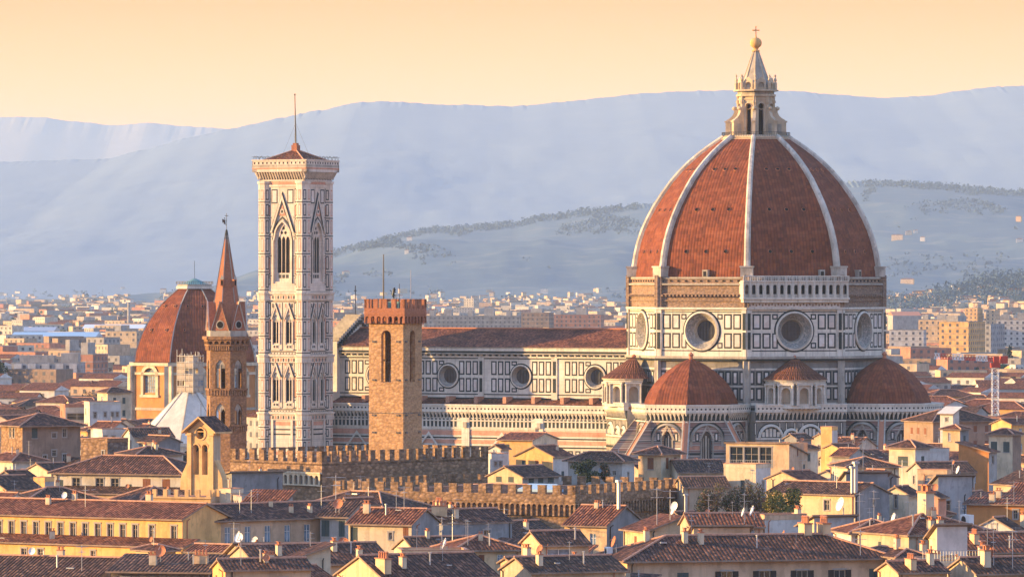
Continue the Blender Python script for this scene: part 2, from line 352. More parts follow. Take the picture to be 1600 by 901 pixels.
def hill(name, mat, crest, Dc, Df, nx, ny, amp, fine, seed, x0=-400, x1=2000, zf=0, shp=1.25):
    X = [(x0 + (x1 - x0) * i / nx) for i in range(nx + 1)]; mb = MB(); rows = []
    for j in range(ny + 4):
        t = min(1, j / ny); row = []
        Y = Df + (Dc - Df) * t + max(0, j - ny) * (Dc - Df) * .12
        for i, px in enumerate(X):
            zc = zz(interp(crest, px), Dc); xw = (px - 800) * Dc / F
            n_ = noise.fractal(Vector((xw * .0011 + seed, Y * .0005, seed)), 1.0, 2.1, 5)
            z = zf + (zc - zf) * (t ** shp) + amp * n_ * math.sin(PI * t) * 1.6
            if j >= ny - 1: z += fine * (.6 * noise.noise(Vector((xw * .02, seed, 0))) + .9 * noise.noise(Vector((xw * .13, seed, 3))))
            z -= max(0, j - ny) * (zc - zf) * .2
            row.append((xw, Y + 60 * n_ * math.sin(PI * t), z - (2 if j == 0 else 0)))
        rows.append(row)
    for a, b in zip(rows, rows[1:]):
        for i in range(nx): mb.face([a[i], a[i + 1], b[i + 1], b[i]])
    return struct(mb.build(name, mat, smooth=True))
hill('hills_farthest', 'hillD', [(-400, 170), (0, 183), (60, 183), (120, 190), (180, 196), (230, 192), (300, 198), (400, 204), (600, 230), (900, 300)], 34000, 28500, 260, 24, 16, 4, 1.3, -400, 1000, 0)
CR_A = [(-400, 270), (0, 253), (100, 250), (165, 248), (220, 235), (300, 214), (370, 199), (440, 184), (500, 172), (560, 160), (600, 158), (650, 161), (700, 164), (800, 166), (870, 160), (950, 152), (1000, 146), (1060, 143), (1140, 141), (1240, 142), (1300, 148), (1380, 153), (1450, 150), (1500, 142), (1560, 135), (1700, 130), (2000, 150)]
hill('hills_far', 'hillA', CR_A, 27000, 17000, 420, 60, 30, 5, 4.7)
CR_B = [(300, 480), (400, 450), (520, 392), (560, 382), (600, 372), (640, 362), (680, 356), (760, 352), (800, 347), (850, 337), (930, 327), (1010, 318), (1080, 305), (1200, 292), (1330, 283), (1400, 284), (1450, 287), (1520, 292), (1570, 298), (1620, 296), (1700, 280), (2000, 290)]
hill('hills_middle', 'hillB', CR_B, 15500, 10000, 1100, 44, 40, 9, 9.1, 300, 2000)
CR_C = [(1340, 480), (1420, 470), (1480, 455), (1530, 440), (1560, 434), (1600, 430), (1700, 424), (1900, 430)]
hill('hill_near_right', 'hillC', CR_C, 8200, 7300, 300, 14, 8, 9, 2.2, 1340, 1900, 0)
hz = MB(); hz.box(-14500, 14500, -900, 37000, -1.0, 1130)
m = bpy.data.materials.new('evening_haze'); m.use_nodes = True; t = m.node_tree; t.nodes.clear()
pv = t.nodes.new('ShaderNodeVolumePrincipled'); om = t.nodes.new('ShaderNodeOutputMaterial'); t.links.new(pv.outputs[0], om.inputs['Volume'])
HAZE_D = 3.3e-5
pv.inputs['Color'].default_value = (.56, .76, 1, 1); pv.inputs['Density'].default_value = HAZE_D; pv.inputs['Anisotropy'].default_value = 0.0
M['haze'] = m
ho = hz.build('haze', 'haze'); ho['kind'] = 'stuff'; ho['label'] = 'thin blue evening haze over the whole city'; ho['category'] = 'haze'
# ------------------------------------------------------------------ cathedral (x east, y north, -y south)
DX, DY, DRZ = 60.2, 1346.0, -29.1
duomo = thing('cathedral', 'vast marble cathedral under a red tiled octagonal dome with white ribs', 'cathedral', (DX, DY, 0), DRZ)
MM = ['marble', 'green', 'panel', 'pink', 'oculus', 'marble2', 'tileR', 'brickT', 'void', 'ridge', 'inlay']  # 0..10
def octn(r, ph=22.5): return [(r * C_(R(ph + 45 * i)), r * S_(R(ph + 45 * i))) for i in range(8)]
RD = 31.6; AP = RD * C_(R(22.5)); HWD = RD * S_(R(22.5))
FACES = {'S': 0, 'E': 90, 'SE': 45, 'SW': -45}
def faceframe(mb, k, ap): a = R(k); return mb.at(ap * S_(a), -ap * C_(a), k)
# drum with round windows
ZB, ZT = 36.0, 47.3
dr = MB()
for k in range(-180, 180, 45):
    faceframe(dr, k, AP)
    if k in (0, 45, 90, -45):
        dr.wallround(-HWD, HWD, ZB, ZT, 0, 42.1, 4.1)
        dr.ring(0, 42.1, 4.75, 4.75, .02, -.35, 36, 0); dr.ring(0, 42.1, 4.75, 4.35, -.35, -.5, 36, 0); dr.ring(0, 42.1, 4.35, 4.1, -.5, -.1, 36, 5)
        dr.ring(0, 42.1, 5.15, 4.75, -.05, -.05, 36, 1)
        dr.ring(0, 42.1, 4.1, 3.0, -.1, 1.4, 36, 10); dr.ring(0, 42.1, 3.0, 2.8, 1.4, 1.45, 36, 5); dr.ring(0, 42.1, 2.8, 2.45, 1.45, 2.5, 36, 5)
        # panelling
        for (u0, u1) in ((-10.6, -8.5), (-8.1, -6.0), (-5.6, -4.2), (4.2, 5.6), (6.0, 8.1), (8.5, 10.6)):
            inner = abs(u0) < 5 or abs(u1) < 5
            for (v0, v1) in ((37.9, 41.6), (42.5, 46.2)):
                if inner:
                    a, b = (u0, u1)
                    if v0 < 40: dr.panel(a, b, 37.9, 39.3 if abs(a) < 5 and abs(b) < 5.7 else v1, .25, 1, 2)
                    else: dr.panel(a, b, 44.9, 46.2, .25, 1, 2)
                else: dr.panel(u0, u1, v0, v1, .3, 1, 2, .04)
        dr.box(-HWD + 1.1, HWD - 1.1, -.03, 0, 46.6, 46.8, 1, 'N'); dr.box(-HWD + 1.1, HWD - 1.1, -.03, 0, 37.2, 37.45, 1, 'N')
        for s in (-1, 1):
            for (v0, v1) in ((37.7, 41.8), (42.3, 46.4)):
                a, b = sorted((s * 11.25, s * 12.0)); dr.box(a, b, -.55, -.4, v0, v1, 1, 'N')
            a, b = sorted((s * 10.9, s * (HWD + .05))); dr.box(a, b, -.42, 0, ZB, ZT, 0, 'N')
    else: dr.face([(-HWD, 0, ZB), (HWD, 0, ZB), (HWD, 0, ZT), (-HWD, 0, ZT)])
    dr.box(-HWD - .35, HWD + .35, -.9, .2, 35.4, 36.0, 5); dr.box(-HWD - .2, HWD + .2, -.55, .2, 34.9, 35.4, 1); dr.box(-HWD - .25, HWD + .25, -.6, .2, 47.3, 47.8, 0)
dr.at(); drum = dr.build('drum', MM, duomo)
for k in (0, 45, 90, -45):
    g = MB(); faceframe(g, k, AP); g.disc(0, 42.1, 2.5, 2.4, 28, 0)
    for i in range(-2, 3):
        g.box(i * .85 - .04, i * .85 + .04, 2.3, 2.39, 42.1 - math.sqrt(6.2 - (i * .85) ** 2), 42.1 + math.sqrt(6.2 - (i * .85) ** 2), 1)
    for i in range(-2, 3): g.box(-math.sqrt(6.2 - (i * .85) ** 2), math.sqrt(6.2 - (i * .85) ** 2), 2.3, 2.38, 42.1 + i * .85 - .04, 42.1 + i * .85 + .04, 1)
    g.build('round_window', ['oculus', 'iron'], drum)
# unfinished brick band above
ub = MB(); r2 = RD - .5; ap2 = r2 * C_(R(22.5)); h2 = r2 * S_(R(22.5))
rng = random.Random(5)
for k in range(-180, 180, 45):
    faceframe(ub, k, ap2)
    ub.face([(-h2, 0, 47.8), (h2, 0, 47.8), (h2, 0, 55.0), (-h2, 0, 55.0)], 0)
    ub.box(-h2 - .3, h2 + .3, -.7, .3, 53.2, 53.6, 1); ub.box(-h2, h2, -.35, 0, 49.3, 49.6, 0, 'N')
    for i in range(22):
        u = -h2 + 1.2 + (2 * h2 - 2.4) * i / 21
        ub.box(u - .22, u + .22, -.9, 0, 50.4, 50.9, 0, 'N')
        if i % 2 == 0: ub.box(u - .2, u + .2, -.25, 0, 54.0, 54.4, 2, 'N')
    ub.box(-h2, h2, -.5, 0, 50.9, 51.15, 0, 'N')
    for s in (-1, 1): ub.box(s * h2 - .9, s * h2 + .9, -.8, .8, 47.8, 55.6, 0)
    ub.box(-h2, h2, -.25, .4, 54.7, 55.15, 1)
ub.at(); upd = ub.build('brick_drum_band', ['brickT', 'marble2', 'void'], duomo)
upd['label'] = 'unfinished rough brick band under the dome tiles'
# marble gallery on one side
ga = MB(); faceframe(ga, 45, AP); GW = HWD + 1.3
cells = [(-GW + (2 * GW) * i / 15, -GW + (2 * GW) * (i + 1) / 15) for i in range(15)]
ga.box(-GW, GW, -1.5, .4, 49.0, 50.0, 0); ga.box(-GW - .2, GW + .2, -1.9, .4, 49.75, 50.15, 0)
ga.wall(-GW, GW, 50.0, 54.0, [(a + .42, b - .42, 51.0, 53.3, 'a', .5) for a, b in cells], 0, y=-1.5)
ga.face([(-GW, -.1, 50), (GW, -.1, 50), (GW, -.1, 54), (-GW, -.1, 54)], 1)
for a, b in cells:
    ga.box(a - .14, a + .14, -1.75, -1.5, 50.0, 54.0, 0, 'N')
    for j in range(3): u = a + .6 + j * .32; ga.box(u, u + .1, -1.62, -1.5, 50.2, 51.0, 2, 'N')
for s in (-1, 1):
    ga.face([(s * GW, -1.5, 50), (s * GW, 1.8, 50), (s * GW, 1.8, 54), (s * GW, -1.5, 54)][::s], 0)
ga.box(-GW - .1, GW + .1, -1.8, .5, 54.0, 54.3, 0); ga.box(-GW - .1, GW + .1, -1.8, -1.5, 55.2, 55.45, 0)
for i in range(61): u = -GW + 2 * GW * i / 60; wd = .28 if i % 4 == 0 else .1; ga.box(u - wd / 2, u + wd / 2, -1.75, -1.55, 54.3, 55.2, 0)
ga.box(-HWD, HWD, -.55, 0, 47.8, 49.1, 4); ga.box(-HWD, HWD, -.9, 0, 49.0, 49.2, 0)
for i in range(30): u = -HWD + .5 + i * .8; ga.box(u, u + .35, -.65, -.5, 48.1 + .2 * (i % 2), 48.6 + .2 * (i % 2), 3)
ga.at(); ga.build('marble_gallery', ['marble', 'void', 'marble2', 'brickT', 'panel'], drum)
# dome shell
PRO = [(55.0, 190), (56.5, 189), (58.3, 187), (61.0, 184.3), (63.8, 180), (66.4, 174.5), (69.3, 166.5), (72.3, 156.5), (75.4, 144), (78.6, 129.5), (81.0, 116.5), (83.2, 102.5), (85.2, 88), (87.0, 73), (88.5, 59), (89.6, 49)]
PRO = [(z, r / 6.286) for z, r in PRO]
ds = MB(); 
def dome_faces(mb, PRO, m=0, ph=22.5, ks=range(8)):
    for k in ks:
        a0, a1 = R(ph + 45 * k), R(ph + 45 * k + 45); s = 0
        for (z0, r0), (z1, r1) in zip(PRO, PRO[1:]):
            c = C_(R(22.5)); ds_ = math.hypot((r1 - r0) * c, z1 - z0)
            p = [(r0 * C_(a0), r0 * S_(a0), z0), (r0 * C_(a1), r0 * S_(a1), z0), (r1 * C_(a1), r1 * S_(a1), z1), (r1 * C_(a0), r1 * S_(a0), z1)]
            h0, h1 = r0 * S_(R(22.5)), r1 * S_(R(22.5))
            mb.face(p, m, [(100 - h0, 100 + s), (100 + h0, 100 + s), (100 + h1, 100 + s + ds_), (100 - h1, 100 + s + ds_)]); s += ds_
dome_faces(ds, PRO); ds.prism([(r * C_(R(22.5 + 45 * i)), r * S_(R(22.5 + 45 * i))) for i in range(8) for r in (8.0,)], 89.0, 90.0, 1)
shell = ds.build('dome_shell', ['domet', 'marble'], duomo)
for k in range(8):
    a = R(22.5 + 45 * k); rb = MB(); rb.M = Matrix.Rotation(a, 4, 'Z'); prev = None
    for i, (z, r) in enumerate(PRO):
        wd = .82 - .28 * i / 15; h = 1.0 - .25 * i / 15
        j0, j1 = max(0, i - 1), min(15, i + 1); tx, tz = PRO[j1][1] - PRO[j0][1], PRO[j1][0] - PRO[j0][0]; L_ = math.hypot(tx, tz); nx_, nz_ = tz / L_, -tx / L_
        sec = [(r - .8 * nx_, -wd, z - .8 * nz_), (r + h * .5 * nx_, -wd, z + h * .5 * nz_), (r + h * nx_, -wd * .45, z + h * nz_), (r + h * nx_, wd * .45, z + h * nz_), (r + h * .5 * nx_, wd, z + h * .5 * nz_), (r - .8 * nx_, wd, z - .8 * nz_)]
        if prev:
            for q in range(5): rb.face([prev[q], prev[q + 1], sec[q + 1], sec[q]])
        prev = sec
    rb.box(29.3, 31.9, -1.5, 1.5, 55.2, 57.4, 0); rb.box(29.3, 32.1, -1.7, 1.7, 57.4, 57.8, 0)
    rb.build('rib', 'ribm', shell)
def on_face(k, z):
    for (z0, r0), (z1, r1) in zip(PRO, PRO[1:]):
        if z0 <= z <= z1: t = (z - z0) / (z1 - z0); return (r0 + (r1 - r0) * t) * C_(R(22.5)), math.atan2((r0 - r1) * C_(R(22.5)), z1 - z0)
ph = MB(); ph.ring(0, 0, .48, .48, .3, -.22, 10, 1); ph.disc(0, 0, .46, -.05, 10, 0); ph.ring(0, 0, .48, .62, -.22, .1, 10, 1)
pho = None
for k in (0, 45, 90, -45):
    for (z, us) in ((61.3, (-5.4, 0, 5.4)), (71.5, (-4.4, 0, 4.4)), (81.4, (-2.9, 0, 2.9))):
        ap, tl = on_face(k, z)
        for u in us:
            if pho is None: o = pho = ph.build('port_hole', ['void', 'clay'], shell)
            else: o = pho.copy(); COL.objects.link(o); o.parent = shell
            a = R(k); o.location = (ap * S_(a) + u * C_(a), -ap * C_(a) + u * S_(a), z); o.rotation_euler = (-tl, 0, a)
for k, u in ((0, .6), (45, 7.3), (90, -1)):
    dm = MB(); faceframe(dm, k, 28); dm.box(u - .7, u + .7, -.9, 1.5, 55.2, 56.9, 0); dm.box(u - .4, u + .4, -.93, -.9, 55.3, 56.5, 1); dm.at(); dm.build('dormer', ['marble2', 'void'], shell)
# lantern
ln = MB(); ln.prism(octn(8.3), 90.0, 90.4, 0); ln.prism(octn(7.9), 90.4, 91.0, 0)
for k in range(0, 360, 45):
    faceframe(ln, k, 4.2 * C_(R(22.5))); h = 4.2 * S_(R(22.5))
    ln.wall(-h, h, 91, 101.3, [(-.62, .62, 91.4, 99.4, 'a', .6, 1)], 0)
    for s in (-1, 1): ln.box(s * h - .32, s * h + .32, -.25, .2, 91, 101.3, 0); ln.box(s * h - .45, s * h + .45, -.4, .2, 99.6, 100.2, 0)
    ln.ring(0, 98.75, .95, .75, -.02, -.25, 16, 0)
    ln.box(-h, h, -.18, .1, 100.4, 100.7, 0); ln.box(-h - .2, h + .2, -.5, .2, 101.3, 101.8, 0); ln.box(-h - .4, h + .4, -1.1, .2, 102.6, 103.0, 0); ln.box(-h - .05, h + .05, -.15, .2, 101.8, 102.6, 2)
    # shell niche crown
    ln.wall(-1.15, 1.15, 103, 105.2, [(-.75, .75, 103.1, 104.9, 'a', .5, 2)], 0, y=-.2)
    ln.face([(-1.15, -.2, 105.2), (1.15, -.2, 105.2), (0, -.2, 106.3)], 0)
    ln.lathe([(.42, 103), (.42, 104.8), (.2, 105), (.38, 105.5), (.2, 106), (.1, 106.2), (.26, 106.6), (.02, 107)], 6, h + .35, -.3, 0, 0)
ln.at(); ln.prism(octn(4.0), 103.0, 103.6, 0)
lant = ln.build('lantern', ['beige', 'void', 'marble2'], duomo); lant.scale = (1.04, 1.04, .958); lant.location = (0, 0, 2.6)
for k in range(8):
    bt = MB(); bt.M = Matrix.Rotation(R(22.5 + 45 * k), 4, 'Z')
    P_ = [(4.0, 91), (7.2, 91), (7.2, 94.6), (7.0, 95.2), (6.2, 95.7), (5.6, 96.3), (5.2, 97.1), (5.1, 98.0), (4.6, 98.6), (4.0, 98.6)]
    for s in (-1, 1): bt.face([(x, s * .38, z) for x, z in P_][::s], 0)
    for p, q in zip(P_, P_[1:]): bt.face([(p[0], -.38, p[1]), (p[0], .38, p[1]), (q[0], .38, q[1]), (q[0], -.38, q[1])], 0)
    bt.box(6.6, 7.45, -.5, .5, 94.6, 95.0, 0); bt.box(4.9, 6.1, -.4, .4, 91.8, 94.2, 1)
    bt.lathe([(.01, 97.6), (.5, 97.9), (.6, 98.2), (.5, 98.5), (.01, 98.8)], 8, 5.1, 0, 0, 0)
    bt.build('buttress', ['beige', 'marble2'], lant)
sp = MB(); sp.prism(octn(3.6), 103.6, 112.9, 0, True, octn(.62))
for k in range(8): a = R(22.5 + 45 * k); sp.tube((3.62 * C_(a), 3.62 * S_(a), 103.6), (.64 * C_(a), .64 * S_(a), 112.9), .16, 5, 1)
sp.build('cone_roof', ['marble2', 'beige'], lant)
bl = MB(); bl.lathe([(.9, 112.9), (1.0, 113.1), (.5, 113.4), (.7, 113.8)], 12); bl.ball((0, 0, 115.1), 1.42, 12); bl.lathe([(.35, 116.4), (.2, 116.8), (.16, 117.2)], 8)
bl.build('gilded_ball', 'gold', lant, True)
cr = MB(); cr.at(0, 0, 29); cr.box(-.12, .12, -.12, .12, 117.1, 119.3); cr.box(-.75, .75, -.12, .12, 118.2, 118.5)
for x, z in ((-.75, 118.35), (.75, 118.35), (0, 119.3)): cr.ball((x, 0, z), .17, 4)
cr.build('cross', 'gold', lant)
rl = MB()
for k in range(0, 360, 45):
    faceframe(rl, k, 8.1 * C_(R(22.5))); h = 8.1 * S_(R(22.5)); rl.box(-h, h, -.04, .04, 92.0, 92.08)
    for i in range(15): u = -h + 2 * h * i / 14; rl.box(u - .03, u + .03, -.03, .03, 90.9, 92.05)
rl.at(); rl.build('railing', 'iron', lant)
# walls below drum
lb = MB()
for k in range(-180, 180, 45):
    faceframe(lb, k, AP - .3)
    lb.face([(-HWD, 0, 20), (HWD, 0, 20), (HWD, 0, 35), (-HWD, 0, 35)], 7)
    if k in (0, 45, 90, -45):
        for s in (-1, 1):
            for u in (2.4, 4.3, 6.2, 8.1, 10.0):
                a, b = sorted((s * u, s * (u + 1.5)))
                for v0, v1 in ((25.4, 28.4), (29.2, 32.4)): lb.panel(a, b, v0, v1, .3, 1, 2)
        lb.box(-HWD, HWD, -.06, 0, 24.2, 24.8, 0, 'N'); lb.box(-HWD, HWD, -.06, 0, 28.6, 28.9, 0, 'N'); lb.box(-HWD, HWD, -.06, 0, 32.7, 33.1, 0, 'N'); lb.box(-HWD, HWD, -.05, 0, 23, 23.6, 1, 'N')
    for s in (-1, 1): lb.box(s * HWD - .8, s * HWD + .8, -.5, .3, 20, 34.9, 5)
lb.at(); lb.build('crossing_wall', ['marble', 'green', 'panel', 'pink', 'oculus', 'marble2', 'tileR', 'dirtym'], duomo)
# parapet + corbel table along a straight run in frame x from u0..u1 with wall plane y=0
def parapet(mb, u0, u1, zt, pr=.9, m=0, dark=8):
    n = max(2, round((u1 - u0) / 1.05))
    mb.box(u0, u1, -pr, .3, zt - 1.75, zt - .35, m); mb.box(u0 - .08, u1 + .08, -pr - .15, .3, zt - .35, zt, m); mb.box(u0 - .06, u1 + .06, -pr - .1, .3, zt - 1.95, zt - 1.75, m)
    mb.box(u0, u1, -.05, 0, zt - 3.9, zt - 1.95, 1, 'N')
    for i in range(n):
        c = u0 + (u1 - u0) * (i + .5) / n; q = (u1 - u0) / n
        mb.box(c - .2, c + .2, -pr - .03, -pr, zt - 1.25, zt - .85, dark, 'N')
        e = c + q / 2
        if i < n - 1: mb.face([(e - .2, -pr + .05, zt - 1.95), (e + .2, -pr + .05, zt - 1.95), (e + .12, -.1, zt - 3.7), (e - .12, -.1, zt - 3.7)], m); [mb.face([(e + s * .2, -pr + .05, zt - 1.95), (e + s * .2, 0, zt - 1.95), (e + s * .12, -.05, zt - 3.7)], m) for s in (-1, 1)]
        # pointed heads between brackets
        mb.face([(c - q / 2, -pr + .12, zt - 1.95), (c, -pr + .12, zt - 1.97), (c - q / 2 + .1, -pr + .25, zt - 2.75)], m); mb.face([(c + q / 2, -pr + .12, zt - 1.95), (c, -pr + .12, zt - 1.97), (c + q / 2 - .1, -pr + .25, zt - 2.75)], m)
    mb.box(u0, u1, -.3, 0, zt - 4.2, zt - 3.9, m, 'N')
def stripes(mb, u0, u1, z0, z1, seed=0):
    rg = random.Random(seed); z = z0; mm = [5, 3, 0, 1, 5, 3, 0, 1, 2]; i = rg.randint(0, 8)
    while z < z1 - .1:
        h = rg.choice((.35, .5, .9, 1.3)); k = mm[i % 9]; i += 1
        if k in (1,): h = .4
        if k in (3, 1, 2): mb.box(u0, u1, -.03, 0, z, min(z1, z + h), k, 'NTB')
        z += h
# tribunes
def tribune(k, dist=35.0, detail=True):
    cx, cy = dist * S_(R(k)), -dist * C_(R(k)); R0 = 13.4; A0 = R0 * C_(R(22.5)); h = R0 * S_(R(22.5)); ZP = 24.6
    tb = MB()
    for j in range(-180, 180, 45):
        a = R(j); vis = C_(R(j - k)) > -.1
        tb.at(cx + A0 * S_(a), cy - A0 * C_(a), j)
        if not vis: tb.face([(-h, 0, 0), (h, 0, 0), (h, 0, ZP - 2), (-h, 0, ZP - 2)], 5); continue
        tb.wall(-h, h, 0, ZP - 1.9, [(-1.35, 1.35, 8.5, 18.3, 'p', .9)], 9)
        parapet(tb, -h - .35, h + .35, ZP)
        for r0, r1, y0, y1, m_ in ((4.3, 3.85, -.02, -.5, 5), (3.85, 3.65, -.5, -.2, 5), (4.75, 4.35, -.08, -.08, 1)):
            n_ = 20
            for i in range(n_):
                t0, t1 = PI * i / n_, PI * (i + 1) / n_
                tb.face([(r0 * C_(t0), y0, 15.9 + r0 * S_(t0)), (r0 * C_(t1), y0, 15.9 + r0 * S_(t1)), (r1 * C_(t1), y1, 15.9 + r1 * S_(t1)), (r1 * C_(t0), y1, 15.9 + r1 * S_(t0))], m_)
            for s in (-1, 1): a_, b_ = sorted((s * r0, s * r1)); tb.box(a_, b_, -.4 if m_ == 0 else -.08, 0, 14.6, 15.9, m_, 'N')
        for s in (-1, 1):   # geometric inlay beside window and in the tympanum
            tb.panel(*sorted((s * 1.9, s * 2.9)), 15.9, 17.9, .22, 1, 2); tb.panel(*sorted((s * 4.55, s * (h - .12))), 16.8, 20.0, .2, 1, 2)
            tb.box(s * h - .5, s * h + .5, -.25, .1, 0, ZP - 4.2, 0)
            tb.box(*sorted((s * 1.35, s * 1.6)), -.3, 0, 8.3, 16.2, 5, 'N')
        tb.face([(-2.0, -.3, 16.4), (-1.45, -.3, 16.4), (0, -.3, 19.4), (0, -.3, 20.0)], 5); tb.face([(2.0, -.3, 16.4), (0, -.3, 20.0), (0, -.3, 19.4), (1.45, -.3, 16.4)], 5)
        stripes(tb, -h + .5, -1.8, 7.0, 14.8, j + 7); stripes(tb, 1.8, h - .5, 7.0, 14.8, j + 7)
        for i in range(9):
            u = -h + .8 + i * 1.05
            if not (-1.6 < u < 1.3): tb.panel(u, u + .75, 1.5, 6.6, .2, 1, 0)
    tb.at(cx, cy); tb.face([(x, y, ZP - 1.8) for x, y in octn(13.6)], 5)
    t_ = tb.build('tribune', ['marble', 'green', 'panel', 'pink', 'oculus', 'marble2', 'tileR', 'brickT', 'void', 'banded'], duomo)
    hd = MB(); hd.at(cx, cy); pr_ = [(24.0, 11.5), (25.6, 11.1), (27.4, 10.3), (29.3, 9.0), (31.0, 7.5), (32.6, 5.6), (34.0, 3.5), (35.0, 1.5), (35.4, .5)]
    dome_faces(hd, pr_); hd.lathe([(.6, 35.2), (.45, 36), (.7, 36.4), (.1, 37.1)], 8, m=1); hd.build('half_dome', ['domet', 'clay'], t_)
    for j in range(-180, 180, 45):
        if C_(R(j + 22.5 - k)) < .1: continue
        bb = MB(); bb.M = Matrix.Translation((cx, cy, 0)) @ Matrix.Rotation(R(j + 22.5 - 90), 4, 'Z')
        P_ = [(12.8, 0), (22.8, 0), (22.8, 9.5), (21.8, 10.2), (13.4, 20.8), (12.8, 20.8)]
        for s in (-1, 1): bb.face([(x, s * .75, z) for x, z in P_][::s], 3)
        for p, q, m_ in zip(P_[1:], P_[2:], (0, 0, 1, 0)): bb.face([(p[0], -.75, p[1]), (p[0], .75, p[1]), (q[0], .75, q[1]), (q[0], -.75, q[1])], m_)
        for s in (-1, 1): bb.face([(13.4, s * .95, 21.0), (21.9, s * .95, 10.3), (21.9, s * .6, 10.45), (13.4, s * .6, 21.15)][::s], 2)
        bb.build('raking_buttress', ['marble', 'clay', 'marble2', 'banded'], t_)
        pass
    for j in range(-180, 180, 45):
        if C_(R(j - k)) < -.1: continue
        a = R(j); wi = MB(); wi.at(cx + A0 * S_(a), cy - A0 * C_(a), j)
        pts = arc(-1.35, 1.35, 18.3, 'p'); wi.face([(-1.35, .8, 8.5)] + [(p[0], .8, p[1]) for p in pts] + [(1.35, .8, 8.5)], 0)
        wi.box(-.12, .12, .6, .78, 8.5, 17.2, 1)
        for s in (-1, 1): wi.box(s * .68 - .05, s * .68 + .05, .65, .78, 8.5, 16.6, 1)
        wi.at(); wi.build('window', ['oculus', 'marble'], t_)
for k in (0, 90): tribune(k)
# exedrae with cone roofs and linking blocks on the diagonals
def exedra(k, dist):
    cx, cy = dist * S_(R(k)), -dist * C_(R(k)); ex = MB(); ex.at(cx, cy, k); n = 16
    ex.lathe([(7.3, 23.5), (7.3, 24.2), (7.0, 24.3), (5.6, 24.32), (5.6, 29.5), (7.0, 29.52), (7.0, 29.6)], n, 0, 0, 0, 0, -180, 0)
    ex.lathe([(7.15, 29.4), (7.5, 29.6), (7.5, 29.9), (7.9, 30.2), (7.9, 30.5)], n, 0, 0, 0, 0, -180, 0)
    for i in range(5):
        t = R(-162 + 36 * i); c = (6.85 * C_(t), 6.85 * S_(t)); ex.at(cx, cy, k); Mx = ex.M.copy()
        ex.M = Mx @ Matrix.Translation((c[0], c[1], 0)) @ Matrix.Rotation(t + PI / 2, 4, 'Z')
        ex.wall(-1.95, 1.95, 24.3, 29.5, [(-1.15, 1.15, 24.6, 28.5, 'a', 1.1, 2)], 0, y=-.32)
        ex.lathe([(.26, 24.3), (.24, 28.6), (.36, 28.8), (.36, 29.1)], 8, 1.75, -.55, 0, 0); ex.lathe([(.26, 24.3), (.24, 28.6), (.36, 28.8), (.36, 29.1)], 8, -1.75, -.55, 0, 0)
        ex.box(-2.1, 2.1, -.85, 0, 29.1, 29.5, 0)
    ex.at(); e_ = ex.build('exedra', ['marble', 'marble2', 'tan'], duomo)
    cn = MB(); cn.at(cx, cy, k); rows = [(8.1, 30.4), (5.4, 32.2), (2.6, 34.2), (.5, 35.6)]; m_ = 18
    for (r0, z0), (r1, z1) in zip(rows, rows[1:]):
        for i in range(m_):
            t0, t1 = R(-190 + 200 * i / m_), R(-190 + 200 * (i + 1) / m_); w0, w1 = r0 * R(200 / m_) / 2, r1 * R(200 / m_) / 2
            cn.face([(r0 * C_(t0), r0 * S_(t0), z0), (r0 * C_(t1), r0 * S_(t1), z0), (r1 * C_(t1), r1 * S_(t1), z1), (r1 * C_(t0), r1 * S_(t0), z1)], 0, [(50 - w0, z0), (50 + w0, z0), (50 + w1, z1 + 1), (50 - w1, z1 + 1)])
    cn.lathe([(.5, 35.4), (.6, 35.9), (.1, 36.3)], 8, m=1); cn.build('cone_roof', ['tileR', 'clay'], e_)
    lk = MB(); faceframe(lk, k, dist + 4.5); hw = 11.5 if k == 45 else 9
    lk.wall(-hw, hw, 0, 22.8, [], 10); parapet(lk, -hw, hw, 24.6)
    n_ = 3 if k == 45 else 2
    arcs_ = [(-7.6, 2.5), (-2.4, 1.5), (2.4, 2.5), (7.4, 1.5)] if k == 45 else [(-5, 2.4), (1, 1.6), (6, 1.6)]
    for (u, r_) in arcs_:
        for r0, r1, y0, y1, m_ in ((r_ + .75, r_ + .15, -.02, -.5, 0), (r_ + .15, r_, -.5, -.1, 0), (r_ + 1.0, r_ + .75, -.06, -.06, 1)):
            for i in range(16):
                t0, t1 = PI * i / 16, PI * (i + 1) / 16
                lk.face([(u + r0 * C_(t0), y0, 16.6 + r0 * S_(t0)), (u + r0 * C_(t1), y0, 16.6 + r0 * S_(t1)), (u + r1 * C_(t1), y1, 16.6 + r1 * S_(t1)), (u + r1 * C_(t0), y1, 16.6 + r1 * S_(t0))], m_)
        lk.face([(u + r_ * C_(PI * i / 16), -.03, 16.6 + r_ * S_(PI * i / 16)) for i in range(17)], 1)
        for i in range(-2, 3):
            x = u + i * r_ * .38; hh = math.sqrt(max(.01, r_ * r_ - (i * r_ * .38) ** 2)) - .3
            if hh > .3: lk.box(x - r_ * .14, x + r_ * .14, -.07, -.03, 16.75, 16.6 + hh, 0, 'N')
    lk.box(-hw, hw, -.12, 0, 16.1, 16.5, 0, 'N'); lk.box(-hw, hw, -.07, 0, 13.4, 13.9, 1, 'N'); stripes(lk, -hw, hw, 7.5, 13.2, 3); lk.box(-hw, hw, -.05, 0, 14.2, 15.8, 5, 'N')
    for i in range(int(hw * 2 / 1.3)): u = -hw + .3 + i * 1.3; lk.panel(u, u + 1.0, 20.9, 22.4, .14, 1, 0, .05) if False else None
    for (u, r_) in arcs_:
        for s_ in (-1, 1): lk.panel(*sorted((u + s_ * (r_ + 1.15), u + s_ * (r_ + 1.7))), 17.2, 20.2, .12, 1, 0, .04)
    for i in range(int(hw * 2 / 1.6)): u = -hw + .4 + i * 1.6; lk.panel(u, u + 1.1, 2, 7, .22, 1, 0)
    lk.box(-hw, hw, .1, 12, 22.6, 22.9, 5)
